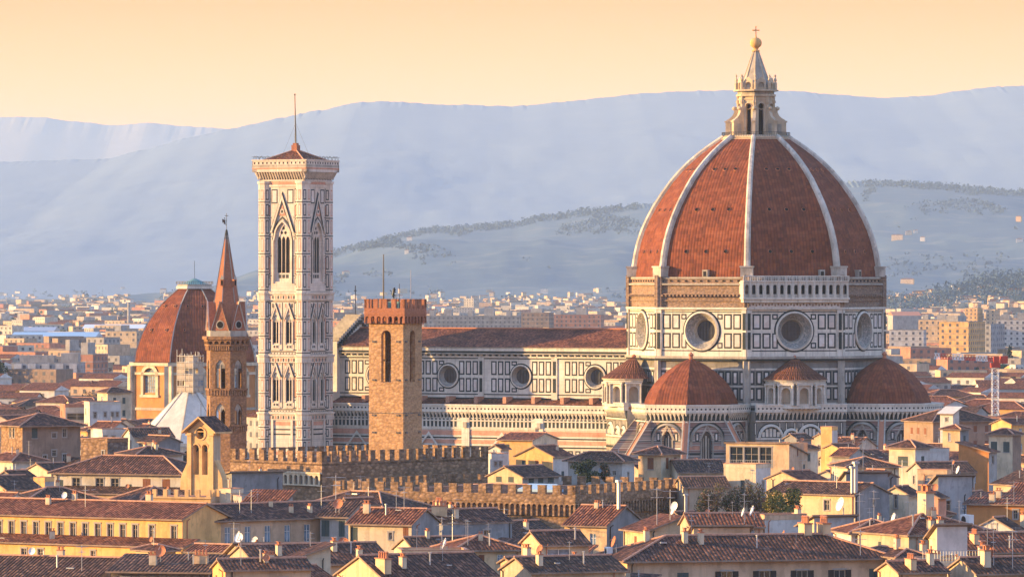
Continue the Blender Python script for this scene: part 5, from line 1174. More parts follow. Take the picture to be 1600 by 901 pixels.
H_('red tiled low house with orange dishes under the cream house', 500, 570, 612, 874, 718, 35, 'gx', 'white', t='tileR', win='none', winR='none', ch=0, extra=[('dishR', -4.5, 1.5, 20, 1.6), ('dishR', -2.5, 1.5, -20, 1.4), ('pipe', -1.5, 2)])
H_('dark sloped roof below the grey-blue rendered block', 640, 650, 752, 860, 726, 70, 'gy', 'cream', t='tileD', L=9, win='none', winR='none', ch=0, extra=[('antenna', -1, 4, 0, 1.2), ('antenna', -1, 5.5, 30, 1.3)])
H_('yellow house with a russet hip roof and small red parasol', 700, 712, 815, 862, 716, 72, 'hip', 'yellow', t='tileR', L=9, win='none', winR=[(-1, .4, .8, 1.1, 'C'), (1.6, .4, .8, 1.1, 'w'), (3.6, .4, .8, 1.1, 'w')], ch=0, extra=[('antenna', -1, 2), ('pipe', -1, 5)])
H_('white terrace block with a yellow end wall', 627, 628, 732, 868, 700, 84, 'flat', 'yellow', 'white', t='tile', L=7, win='none', winR='none', ch=0, extra=[('dish', -2, 6, 0, 1.5), ('antenna', -1, 2)])
H_('brown striped tile roof filling the bottom centre', 560, 600, 775, 903, 655, 60, 'gy', 'yellow', t='tile', L=12, pitch=.4, win='none', winR='none', ch=0, extra=[('chimney2', -2, 1, 0, 1.3), ('chimney', -2.6, 4), ('pipe', -3, 8)])
H_('large dark plain roof right of the grey-blue rendered block', 745, 772, 880, 842, 806, 55, 'gy', 'lgrey', t='tileD', L=13, win='none', winR='none', ch=0, extra=[('antenna', -3, 4), ('skylight', -2, 7)])
H_('square yellow tower room with one wide glazed opening', 815, 847, 920, 850, 698, 68, 'gy', 'yellow', 'cream', t='tile', pitch=.42, win=[(-1.1, 2.0, .6, .9, 'w'), (1.5, 2.0, .6, 1.1, 'C')], winR=[(-.9, .6, 3.2, 2.1, 'w')], ch=0, extra=[('pipe', -1, 5)])
H_('low house with bright skylights left of the square tower room', 782, 800, 850, 878, 684, 55, 'gy', 'yellow', 'tan', t='tile', pitch=.4, win='none', winR='none', ch=0, extra=[('skylight', -1, 2, 0, 2), ('skylight', -1, 3.5, 0, 1.6), ('dishR', -.6, 5, 0, 1.3), ('chimney', -1, 3)])
H_('dark striped tile roof below the square tower room', 800, 830, 978, 893, 668, 66, 'gy', 'tan', t='tileD', L=9, win='none', winR='none', ch=0, extra=[('chimney', -2, 2), ('pipe', -2, 8)])
H_('long peach palace with dark open shutters, bottom right', 943, 980, 1400, 879, 690, 76, 'hip', 'yellow', 'peach', t='tile', L=14, pitch=.36, oh=.8, win='none', winR=[(-10.2, 1.3, 1.5, 2.7, 'c')] + [(-4.4 + i * 5.0, 1.2, 1.5, 2.8, 'O') for i in range(4)] + [(15.3, 1.1, 1.5, 2.8, 'c')], cat='palace', name='palace', ch=0, extra=[('chimney', -5, 9), ('chimney', -4.6, 11), ('chimney2', -8, 26, 0, 1.5), ('chimney2', -8, 28.5, 0, 1.5), ('pipe', -3, 18), ('skylight', -4.8, 6), ('chimney', -9, 5), ('dishR', -9, 1, 0, 1.5), ('ac', -11, .5, 0, 1.7, -.5), ('antenna', -.3, 31, 0, 1.4, -1.5)])
H_('small yellow house with a tiled roof and a pale blue gable wall', 882, 948, 1008, 820, 782, 28, 'gx', 'yellow', 'bluegrey', t='tileR', pitch=.42, win=[(-2.2, .8, .8, 1.6, 'w'), (1.2, 1.2, 1.0, 1.9, 'w')], winR=[(2.2, 3.2, .9, 1.6, 's')], ch=0, extra=[('pipe', -.6, 5, 0, 2.6), ('ac', -4, .2, 0, 1.2, -3)])
H_('flat pale terrace with wires left of the roof garden', 1003, 1010, 1065, 829, 770, 70, 'sx', 'yellow', t='tileR', L=9, win='none', winR='none', ch=0, extra=[('antenna', -1, 2, 0, 1.6), ('antenna', -1, 4, 40, 1.3), ('dish', -2, 5)])
H_('slanting tiled gable end under the roof garden', 1040, 1072, 1100, 812, 792, 45, 'gy', 'peach', t='tileD', pitch=.5, win='none', winR='none', ch=0, extra=[('pipe', -1, 1, 0, 2), ('dish', -3, 1, 0, 1.4)])
H_('house with a ribbon of white windows below the roof garden', 1078, 1080, 1193, 822, 757, 82, 'gy', 'peach', t='tileR', L=9, winR=[(-5.4 + i * 1.45, .35, 1.15, 1.25, 'w') for i in range(8)], win='none', ch=0, extra=[('dish', -2, 8, 0, 1.3), ('dish', -2, 9.3, 0, 1.5), ('antenna', -.6, 7.6, 0, 1.3), ('antenna', -3, 3)])
H_('low tiled lean-to with planted boxes under the ribbon of windows', 1083, 1084, 1172, 838, 750, 83, 'sY', 'peach', t='tileR', L=4, win='none', winR='none', ch=0)
H_('plain blue-white rendered wall block beside the ribbon window house', 1174, 1195, 1262, 812, 765, 62, 'flat', 'peach', 'white', t='tile', win='none', winR='none', ch=0, extra=[('chimney', -1, 6)])
H_('grey house with a steep orange lit roof edge and a white window', 1258, 1272, 1336, 822, 742, 66, 'sY', 'yellow', 'grey', t='tileR', L=4.5, pitch=.3, win='none', winR=[(-1.6, 1.3, 1.2, 2.1, 'w')], ch=0, extra=[('dish', -1, 5, 0, 2)])
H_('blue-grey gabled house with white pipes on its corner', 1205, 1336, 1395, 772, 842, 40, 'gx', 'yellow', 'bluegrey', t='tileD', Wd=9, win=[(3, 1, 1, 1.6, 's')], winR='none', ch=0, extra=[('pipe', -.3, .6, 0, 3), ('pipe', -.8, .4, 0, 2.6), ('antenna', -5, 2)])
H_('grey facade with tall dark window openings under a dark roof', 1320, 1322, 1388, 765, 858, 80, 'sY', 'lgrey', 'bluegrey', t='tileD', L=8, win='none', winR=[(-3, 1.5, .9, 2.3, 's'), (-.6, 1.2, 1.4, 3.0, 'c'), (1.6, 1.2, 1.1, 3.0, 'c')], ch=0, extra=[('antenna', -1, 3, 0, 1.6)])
H_('pale yellow gabled house with a single slim window', 1381, 1420, 1440, 772, 852, 40, 'gy', 'cream', 'cream', t='tile', pitch=.45, win=[(0, .1, .7, 2.1, 's')], winR='none', ch=0, extra=[('antenna', -2, 1, 0, 1.3)])
H_('small salmon pink gabled house with one dark window', 1424, 1466, 1478, 776, 876, 35, 'gy', 'pink', t='tile', pitch=.4, win=[(0, 0, .7, 1.6, 's')], winR='none', ch=0, extra=[('dishR', -1, 1, 0, 1.2)])
H_('dark recessed house with a teal wall right of the pink gable', 1462, 1466, 1520, 772, 900, 78, 'sY', 'dark', 'grey', t='tileD', L=9, win='none', winR=[(-1.5, 1, 1.4, 1.8, 's'), (1.6, 1.2, .9, 1.4, 'w')], ch=0, extra=[('antenna', -2, 3), ('dish', -1, 4, 0, 1.4)])
H_('long bright orange wall with a tiled coping at the right edge', 1514, 1640, 1650, 788, 850, 20, 'sx', 'orange', t='tileR', Wd=7, pitch=.2, win='none', winR='none', ch=0, extra=[('antenna', -6, 1), ('chimney', -9.5, 1)])
H_('white rooftop cabin with a two light window, bottom right', 1462, 1464, 1512, 842, 664, 82, 'sY', 'cream', 'white', t='tile', L=5, win='none', winR=[(-.1, 1.9, 1.5, 1.5, 'w')], ch=0, extra=[('antenna', -1, 3)])
H_('balconied house with a railing along its roof terrace, bottom right', 1438, 1440, 1545, 884, 655, 84, 'flat', 'cream', 'white', t='tile', L=8, win='none', winR=[(0, 1.2, 3, .6, 's'), (-3, 1.0, .6, .5, 's'), (3, 1.0, .6, .5, 's')], ch=0, extra=[('chimney', -.7, 7.6, 0, 1.6)])
H_('low house with a satellite dish and two air conditioners', 1326, 1330, 1425, 835, 728, 78, 'hip', 'white', t='tileR', L=9, win='none', winR='none', ch=0, extra=[('dish', -1, 6.5, 0, 1.5), ('ac', .35, 2.0, 90, 1.2, -1.6), ('ac', .35, 3.4, 90, 1.2, -1.6), ('antenna', -3, 2, 0, 1.3), ('antenna', -3, 4, 0, 1.3)])
H_('pyramid roofed house crowned by an orange box, right foreground', 1395, 1420, 1560, 838, 712, 60, 'hip', 'tan', t='tileR', pitch=.36, L=12, win='none', winR='none', ch=0, extra=[('chimney', -6.3, 7, 0, 2.2), ('ac', -4, 12, 0, 2.0), ('pipe', -2, 2), ('chimney', -.8, 4), ('chimney', -.8, 5.5)])
H_('tile roofed wing joining the long peach palace on its right', 1385, 1402, 1452, 873, 694, 72, 'hip', 'cream', 'peach', t='tile', L=13, win='none', winR=[(0, 1.3, 1.2, 2.4, 'c')], ch=0, extra=[('chimney', -5, 2), ('chimney', -6, 6)])
H_('small lit roof with chimneys in the bottom right corner', 1398, 1404, 1482, 893, 640, 70, 'gy', 'yellow', t='tile', L=6, win='none', winR='none', ch=0, extra=[('chimney2', -1, 2), ('chimney', -2, 5)])
H_('dark low roof at the right end of the bottom edge', 1520, 1526, 1625, 895, 640, 72, 'gy', 'tan', t='tileD', L=9, win='none', winR='none', ch=0, extra=[('chimney', -2, 2, 0, 1.4), ('antenna', -1, 5, 0, 1.4), ('dishR', -2, 3, 0, 1.6)])
H_('brown roofed house between the white cabin and the right edge', 1508, 1512, 1640, 862, 690, 75, 'gy', 'yellow', 'tan', t='tileR', L=12, win='none', winR='none', ch=0, extra=[('chimney2', -3, 2), ('antenna', -1, 3), ('antenna', -2, 9, 0, 1.4), ('pipe', -1, 6)])
H_('white gable end with a little attic window near the right edge', 1528, 1582, 1600, 826, 765, 35, 'gy', 'white', 'lgrey', t='tileD', pitch=.5, win=[(0, -.6, .7, 1.0, 's'), (-2.5, 2, .8, 1.2, 's')], winR='none', ch=0, extra=[('antenna', -2, 2), ('chimney', -1, 5)])
# -- middle ground right of centre
H_('white chapel-like tower with an arched window and brick corner blocks', 1132, 1181, 1206, 731, 990, 32, 'flat', 'cream', 'white', t='tile', win=[(.6, 2.2, .85, 2.6, 'A')], winR=[(0, 2.4, .6, 1.1, 's')], ch=0, cat='tower', name='tower')
H_('long cream building with arched and square windows left of the white tower', 1058, 1060, 1134, 737, 1040, 80, 'gy', 'cream', t='tileD', L=12, winR=[(-5.7, 1.2, .8, 1.9, 'A'), (-3.6, 1.2, .8, 1.9, 'A')] + [(-1.0 + i * 2.6, 1.2, .9, 2.2, 'c') for i in range(3)], win='none', ch=0)
H_('brown tiled hall below the long cream building', 1066, 1070, 1140, 760, 985, 80, 'gy', 'tan', t='tileD', L=9, win='none', winR='none', ch=1)
H_('cream corner house with a hip roof and slim paired windows', 998, 1033, 1065, 711, 1044, 36, 'hip', 'yellow', 'cream', t='tile', pitch=.4, oh=.9, win=[(.2, .5, 1.4, 2.2, 'C')], winR=[(-1.3, .5, .9, 2.1, 'C'), (1.4, .5, .9, 2.1, 'C')], ch=0)
H_('dark roofed house with a leafy terrace behind the dark battlements', 888, 972, 992, 722, 1035, 24, 'hip', 'lgrey', 'white', t='tileD', pitch=.42, oh=.9, win=[(-2, 1, 2.2, 2.4, 's'), (1.6, 1, 2.0, 2.4, 'w'), (4, 1.6, .7, .9, 's')], winR=[(0, 2, .6, 1.0, 's')], ch=1)
H_('yellow lit flat fronted house under the cathedral aisle', 779, 832, 872, 687, 1115, 25, 'gx', 'gold', 'cream', t='tileR', pitch=.2, win='none', winR=[(0, 1, .7, 1.2, 's')], ch=1)
H_('loggia house with a lit sloping gable and open posts', 806, 864, 895, 712, 1050, 35, 'gy', 'gold', 'white', t='tileR', pitch=.42, win='none', winR=[(0, 3, .9, 1.8, 'A'), (2.6, 3, 1.1, 2.4, 's')], ch=1)
H_('yellow gabled house with two dark windows over the lit battlements', 762, 816, 874, 744, 1000, 42, 'gy', 'yellow', 'lgrey', t='tileD', pitch=.4, win=[(-1.5, .1, 1.4, 1.0, 'c'), (1.5, .1, 1.4, 1.0, 'c')], winR=[(-2.6, .4, 1.4, .9, 'c'), (0, .4, 1.4, .9, 'c'), (2.8, .4, 1.6, .9, 'c')], ch=1)
H_('little blue and white attic house left of the loggia', 765, 782, 795, 700, 1080, 38, 'gy', 'white', 'white', t='tileR', pitch=.45, win=[(0, .3, .9, 1.1, 'w')], winR='none', ch=0)
H_('white parapet house left of the loggia gable', 766, 768, 793, 714, 1060, 70, 'flat', 'white', t='tile', win='none', winR=[(-.8, .8, .5, .9, 's'), (.2, .8, .5, .9, 's')], L=6, ch=0)
H_('peach penthouse with a sloped side wall and open loggia front', 1136, 1233, 1268, 693, 1060, 24, 'sx', 'yellow', 'peach', t='tileR', pitch=-.22, oh=.35, Wd=10, win=[(-4.4, .7, 2.7, 3.9, 's'), (-1.3, .7, 2.9, 3.9, 's'), (1.7, .7, 2.5, 3.9, 's')], winR='none', ch=0, extra=[('chimney', -1, 1, 0, 1.4, -2)])
H_('low tiled roofs right of the white tower', 1200, 1246, 1290, 748, 960, 45, 'gy', 'yellow', t='tileR', ch=3)
H_('cream house with a turquoise awning right of the roof garden', 1215, 1240, 1288, 766, 905, 55, 'gy', 'cream', t='tileR', ch=2)
H_('small grey chimney house above the blue-white wall', 1262, 1274, 1300, 776, 860, 55, 'gy', 'lgrey', 'bluegrey', t='tileD', ch=1)
H_('tall yellow house with a bright side turret near the right tribune', 1290, 1310, 1340, 699, 1090, 48, 'gy', 'gold', 'yellow', t='tileR', win=[(0, 3, .7, 1.2, 's')], winR=[(-1, 1.2, .7, 1.1, 's'), (1, 1.2, .7, 1.1, 's')], ch=0)
H_('narrow sunlit yellow stair turret left of the tall yellow house', 1288, 1300, 1304, 672, 1094, 30, 'flat', 'gold', 'white', t='tile', win='none', winR='none', ch=0, cat='tower', name='stair_turret')
H_('cream hip roofed house with a double window below the right tribune', 1391, 1430, 1456, 701, 1022, 36, 'hip', 'cream', 'white', t='tile', pitch=.42, win=[(.2, 1.4, 2.2, 1.8, 'c')], winR=[(0, 1.4, 1.0, 1.8, 'c')], ch=0)
H_('plain white annex right of the cream hip roofed house', 1444, 1446, 1484, 706, 1030, 72, 'flat', 'white', t='tile', L=7, win='none', winR='none', ch=0)
H_('dark flat pitched roof over a cream wall with grey shutters', 1320, 1324, 1406, 731, 985, 76, 'hip', 'cream', t='tileD', L=10, pitch=.3, winR=[(-2.5, 1, 1.6, 1.6, 'c'), (0, 1, 1.6, 1.6, 'c'), (4.6, .8, 1.4, 2.2, 'C')], win='none', ch=0)
H_('pale twin gabled grey house left of the yellow box house', 1338, 1362, 1404, 745, 930, 45, 'gx', 'bluegrey', 'bluegrey', t='tileR', ch=1)
H_('yellow box house with a wide white window and a round vent', 1435, 1480, 1487, 740, 935, 20, 'flat', 'yellow', t='tile', win=[(-.6, .7, 1.9, 1.1, 'w')], winR='none', ch=0, extra=[('ac', -.8, -.3, 0, 1, -1.6)])
H_('dark roof right above the yellow box house', 1440, 1446, 1525, 737, 975, 74, 'gy', 'lgrey', t='tileD', L=9, ch=2)
H_('square stone loggia tower house with two arches at the right edge', 1547, 1582, 1598, 680, 1040, 30, 'hip', 'cream', 'brown', t='tile', pitch=.4, win=[(-1.4, 1.2, 1.3, 2.0, 'A'), (1.2, 1.2, 1.3, 2.0, 'A')], winR='none', ch=0, cat='tower', name='tower_house')
H_('peach gabled house with a lit sloping roof edge left of the stone loggia', 1500, 1545, 1560, 705, 1030, 30, 'sy', 'orange', 'lgrey', t='tileR', pitch=.25, ch=1)
H_('cream rooftop loggia with bright columns among the red roofs', 1474, 1500, 1516, 672, 1105, 30, 'hip', 'yellow', 'bluegrey', t='tileR', pitch=.35, win=[(-1.5, .5, .6, 1.7, 'w'), (-.4, .5, .6, 1.7, 'w'), (1.5, .5, .9, 1.5, 'C')], ch=1)
H_('white attic house with a slanted pale roof beyond the right tribune', 1470, 1489, 1500, 645, 1180, 35, 'sx', 'white', 'white', t='white_roof', pitch=.4, win=[(0, 1, .6, .8, 's')], winR='none', ch=0)
H_('wide dark russet roof behind the white attic house', 1452, 1458, 1560, 660, 1260, 60, 'hip', 'brown', t='tileD', L=12, pitch=.4, ch=3)
H_('ochre house with bright walls beneath the crane', 1552, 1580, 1612, 662, 1240, 50, 'gy', 'gold', t='tileR', ch=1)
# -- middle ground left
H_('large square rubble stone house with a broad brown hip roof, far left', -6, 35, 122, 667, 1075, 62, 'hip', 'stoneO', 'brown', t='tile', pitch=.34, oh=1.1, win=[(-.6, .2, .8, 2.0, 's'), (1.1, .2, .8, 2.0, 's'), (.8, 5.4, 1.0, 1.2, 'w')], winR=[(-3.6, .2, 1.2, 2.0, 'c'), (.6, 1.2, .9, 1.0, 's'), (2.8, .4, .8, 1.7, 's'), (.6, 4.6, .9, 1.2, 's'), (-1.4, 5.6, .8, 2.0, 's'), (2.8, 5.4, .8, 2.0, 's')], cat='house', ch=0)
H_('small white dormer cabin on the shoulder behind the stone house', 55, 67, 78, 655, 1090, 40, 'gx', 'white', t='tileR', pitch=.3, win='none', winR=[(0, .3, .5, .7, 's')], ch=1)
H_('ruined orange stone block with a broken lit face', 124, 168, 197, 691, 1050, 34, 'flat', 'stoneO', 'stoneG', t='tile', win=[(2.2, 1.6, .6, .8, 's')], winR='none', ch=0)
H_('long pale palazzo with deep square windows and a low tiled roof', 75, 283, 300, 743, 955, 22, 'hip', 'pale', 'pale', t='tile', L=25, Wd=13, pitch=.4, oh=.8, win=[(-11, 1.0, .9, 2.2, 'c'), (-8.0, .6, 1.5, 2.4, 's'), (-3.4, .6, 1.5, 2.4, 's'), (-.4, .6, 1.5, 2.4, 's'), (2.6, 1.6, .6, 1.4, 'A'), (5.8, .6, 1.5, 2.2, 'C'), (9.6, .6, 1.5, 2.2, 'C')], winR='none', cat='palace', name='palace', ch=0)
H_('long yellowish lower wing with a narrow tiled edge under the pale palazzo', 70, 300, 306, 772, 950, 22, 'sx', 'yellow', 'pale', t='tileD', L=26, Wd=3, pitch=.28, win='none', winR='none', ch=0)
H_('small ochre turret with a round balustraded top left of the pale palazzo', 57, 70, 78, 752, 945, 35, 'flat', 'gold', 'lgrey', t='tile', win='none', winR='none', ch=0, cat='tower', name='turret')
H_('grey-blue gabled house in the shadow at the far left', -8, 22, 52, 745, 975, 45, 'gy', 'bluegrey', t='tileD', pitch=.42, win='none', winR='none', ch=2)
H_('dark russet roofs in front of the grey-blue gable', -20, 10, 62, 764, 925, 55, 'gy', 'yellow', t='tileD', L=12, ch=2)
H_('low dark roofs between the golden palace and the pale palazzo', 20, 40, 160, 786, 868, 66, 'hip', 'lgrey', t='tileD', L=11, win='none', winR='none', ch=3)
H_('white sided hut with a red roof at the left edge', -20, 12, 38, 778, 850, 40, 'gx', 'white', t='tileR', ch=1)
H_('red roofed row with lit edges above the dark gables', -10, 20, 70, 722, 1040, 55, 'hip', 'pale', t='tileR', L=12, ch=3)
H_('brown roof with an ornate little dome-topped chimney', 62, 80, 118, 738, 1000, 50, 'gy', 'cream', t='tileD', L=9, ch=2)
H_('white house with a columned balcony left of the baptistery roof', 140, 176, 198, 668, 1120, 32, 'gx', 'white', 'white', t='tileR', pitch=.4, win=[(-1.5, .8, .8, 1.4, 'w'), (1.2, .8, .8, 1.4, 'w')], winR=[(0, .5, 1.6, 1.6, 's')], ch=1)
H_('white lower house with dark windows under the columned balcony', 150, 160, 208, 676, 1100, 70, 'flat', 'white', t='tile', L=7, winR=[(-2.6, .6, .6, 1.4, 's'), (-1, .6, .6, 1.4, 's'), (1.2, .6, .6, 1.4, 's')], ch=1)
H_('dark roof in front of the baptistery roof', 205, 210, 270, 682, 1090, 72, 'gy', 'pale', t='tileD', L=9, ch=2)
H_('grey-blue gable with streaked plaster right of the dark roofs', 232, 248, 280, 690, 1070, 52, 'gx', 'bluegrey', t='tileD', pitch=.4, L=7, win='none', winR='none', ch=1)
H_('beige house with a lit gable beneath the baptistery roof', 214, 222, 245, 668, 1150, 55, 'gx', 'pale', t='tileR', win='none', winR=[(0, .8, .7, .8, 's')], ch=1)
H_('cluttered pale rooftops left of the bell gable', 196, 214, 282, 712, 1010, 60, 'hip', 'pale', t='tileD', L=8, pitch=.3, ch=4)
H_('white terrace house with small windows beyond the stone house', 136, 140, 188, 632, 1330, 76, 'flat', 'pale', 'white', t='tile', L=8, winR=[(-2.5, 1.8, .7, 1.4, 's'), (0, 1.8, .6, 1.2, 's'), (1.8, 1.8, .6, 1.2, 's'), (3, 1.8, .6, 1.2, 's')], ch=0)
H_('glass fronted terrace left of the white terrace house', 98, 102, 138, 636, 1340, 76, 'flat', 'rust', 'pale', t='tile', L=8, winR=[(0, 1.5, 5, 1.6, 's')], win='none', ch=0)
H_('brown hip roofed villa left of the domed chapel', 150, 168, 203, 614, 1520, 55, 'hip', 'cream', t='tile', pitch=.4, ch=1)
# grey church apse with half-round windows
H_('streaked blue-grey church wall with a curved top, behind the shaded palace', 345, 362, 440, 746, 905, 66, 'sY', 'bluegrey', 'bluegrey', t='lead', L=8, pitch=.12, winR=[(-1, 3, .9, 1.4, 'A'), (1.5, 3, .9, 1.4, 'A')], win='none', ch=0, cat='church', name='church')
H_('pale low block with two big dark arches under the church wall', 374, 378, 450, 782, 880, 72, 'flat', 'lgrey', 'lgrey', t='lead', L=7, winR=[(.1, .6, 1.4, 1.9, 'A'), (2.2, .6, 1.4, 1.9, 'A')], win='none', ch=0)
H_('pinkish chimney block beside the arched terrace', 342, 361, 379, 770, 885, 40, 'flat', 'cream', 'peach', t='tile', win='none', winR='none', ch=1)
# gate tower piece between
# battlement-level details: turquoise roof
x, y, z = W(850, 760, 975)
m = MB(); m.at(0, 0, -29.5); m.slope([(-4.6, -1.5, -.4), (3.2, -1.5, -.4), (2.0, 1.4, .5), (-3.8, 1.4, .5)], (-4.6, -1.5, -.4), (3.2, -1.5, -.4))
m.box(-4.6, 3.2, -1.5, 1.4, -3.0, -.4, 0)
o = m.build('metal_roofed_shed', 'bluep'); o.location = (x, y, z); tag(o, 'pale turquoise sheet metal roof showing between the lit battlements', 'shed')
# -- bell gable and arched terrace
bx_, by_ = W(314, 0, 900)[0], 900; Z = lambda yy: zz(yy, 900)
bgb = thing('bell_gable', 'slim yellow bell gable with three arched openings and a tiled peak', 'bell gable', (bx_, by_, 0), -29)
g = MB(); w_ = 2.55
g.wall(-w_, w_, 0, Z(673), [(-1.35, -.45, Z(742), Z(694), 'a', 1.4), (.15, 1.05, Z(742), Z(694), 'a', 1.4), (-.75, .55, Z(688), Z(664), 'a', 1.4)] if False else [(-1.5, -.4, Z(741), Z(694), 'a', 1.6), (.2, 1.3, Z(741), Z(694), 'a', 1.6), (-.75, .55, Z(687), Z(674.5), 'r', 1.6)], 0)
g.at(w_, 1.0, 90); g.wall(-1.0, 1.0, 0, Z(673), [], 1); g.at(0, 2.0, 180); g.wall(-w_, w_, 0, Z(673), [(-1.3, -.2, Z(741), Z(694), 'a', .05), (.4, 1.5, Z(741), Z(694), 'a', .05), (-.55, .75, Z(687), Z(674.5), 'r', .05)], 0); g.at(-w_, 1.0, 270); g.wall(-1.0, 1.0, 0, Z(673), [], 0); g.at()
for y in (0, 2.0): g.face([(-w_, y, Z(673)), (-.75, y, Z(673)), (-.6, y, Z(667)), (-.1, y, Z(664.5)), (0, y, Z(655))], 0); g.face([(w_, y, Z(673)), (0, y, Z(655)), (-.1, y, Z(664.5)), (.4, y, Z(667)), (.55, y, Z(673))], 0)
for s in (-1, 1):
    g.box(*sorted((s * 1.75, s * w_)), -.3, 0, 0, Z(680), 0, 'N'); g.box(*sorted((s * 1.6, s * (w_ + .2))), -.5, 0, Z(680), Z(676), 0)
    g.lathe([(.01, Z(741)), (.01, Z(740))], 4)
    P_ = [(w_, Z(765)), (w_ + 1.6, Z(765)), (w_ + 1.5, Z(748)), (w_ + 1.1, Z(738)), (w_ + .5, Z(728)), (w_, Z(718))]
    for y, d in ((.1, 1), (1.7, -1)): g.face([(s * a, y, b) for a, b in (P_ if d * s > 0 else P_[::-1])], 0)
    for p, q in zip(P_[1:], P_[2:]): g.face([(s * p[0], .1, p[1]), (s * q[0], .1, q[1]), (s * q[0], 1.7, q[1]), (s * p[0], 1.7, p[1])], 0)
for c_, r_ in (((-.95), .75), ((.75), .75)):
    q0, q1 = arc(c_ - .55, c_ + .55, Z(694), 'a'), arc(c_ - .8, c_ + .8, Z(694) + .25, 'a')
    for i in range(10): g.face([(q1[i][0], -.1, q1[i][1]), (q1[i + 1][0], -.1, q1[i + 1][1]), (q0[i + 1][0], -.1, q0[i + 1][1]), (q0[i][0], -.1, q0[i][1])], 0)
g.ring(-.1, Z(677), 1.15, .9, -.12, -.12, 16, 0)
g.build('gable_wall', ['apricot', 'tan'], bgb)
g = MB()
for s in (-1, 1):
    f = [(s * 3.3, -.9, Z(674)), (0, -.9, Z(650)), (0, 4.5, Z(650)), (s * 3.3, 4.5, Z(674))]
    if s > 0: f = [f[0], f[3], f[2], f[1]]
    else: f = [f[3], f[0], f[1], f[2]]
    g.slope(f, f[0], f[1], 0); lo = [(p[0], p[1], p[2] - .3) for p in f]; g.face(lo[::-1], 1); [g.face([lo[i], lo[(i + 1) % 4], f[(i + 1) % 4], f[i]], 1) for i in range(4)]
g.tube((0, 0, Z(650)), (0, 0, Z(630)), .04, 4, 2); g.build('roof', ['tile', 'apricot', 'iron'], bgb)
for x_, z_ in ((-.95, Z(705)), (.75, Z(705)), (-.1, Z(680))):
    b_ = MB(); b_.lathe([(.02, 1.0), (.2, .95), (.28, .5), (.42, .1), (.5, 0)], 10, x_, .9); b_.M = Matrix.Identity(4); b_.box(x_ - .6, x_ + .6, .8, 1.0, 1.0, 1.15); q = b_.build('bell', 'bronze', bgb); q.location = (0, 0, z_)
tr = thing('arched_terrace', 'small crenellated yellow terrace with four round arches below the bell gable', 'terrace', (W(329, 0, 885)[0], 885, 0), -22)
g = MB(); Z = lambda yy: zz(yy, 885); L_ = 10.6
g.at(-L_ / 2, 0); g.wall(-L_ / 2, L_ / 2, 0, Z(779), [(-L_ / 2 + .9 + i * 2.05, -L_ / 2 + 2.2 + i * 2.05, Z(800), Z(784), 'a', .8, 1) for i in range(5)], 0); g.box(-L_ / 2 - .2, L_ / 2 + .2, -.3, .3, Z(779), Z(776), 0)
g.at(0, 3, 90); g.wall(-3, 3, 0, Z(776), [], 2); g.at(-L_, 3, 270); g.wall(-3, 3, 0, Z(776), [], 0); g.at(-L_ / 2, 6, 180); g.wall(-L_ / 2, L_ / 2, 0, Z(776), [], 0)
g.at(); g.face([(-L_, 0, Z(776)), (0, 0, Z(776)), (0, 6, Z(776)), (-L_, 6, Z(776))], 3); g.build('wall', ['apricot', 'void', 'tan', 'clay'], tr)
for i in range(6): g = MB(); x_ = -L_ + .1 + i * 1.95; g.box(x_, x_ + .7, 0, .5, Z(776), Z(765)); g.build('merlon', 'apricot', tr)
for i in range(3): g = MB(); g.box(-.6, 0, 1.5 + i * 1.9, 2.3 + i * 1.9, Z(776), Z(765)); g.build('merlon', 'apricot', tr)
# bright brick corner blocks and parapet of the white tower, railings, awnings
def railing(label, x0, x1, yb, D, h=1.0, th=8):
    a = W(x0, yb, D); ln = (x1 - x0) * D / F; g = MB()
    g.tube((0, 0, h), (ln, 0, h), .04, 4); g.tube((0, 0, .1), (ln, 0, .1), .03, 4)
    n = int(ln / .35)
    for i in range(n + 1): g.tube((ln * i / n, 0, 0), (ln * i / n, 0, h), .025, 3)
    o = g.build('railing', 'steel'); o.location = a; o.rotation_euler = (0, 0, R(th)); tag(o, label, 'railing'); return o
railing('thin metal railing round the white cabin terrace, bottom right', 1442, 1540, 878, 652, 1.4)
railing('slender railing of the penthouse loggia above the white tower', 1135, 1215, 727, 1030, 1.1, -24)
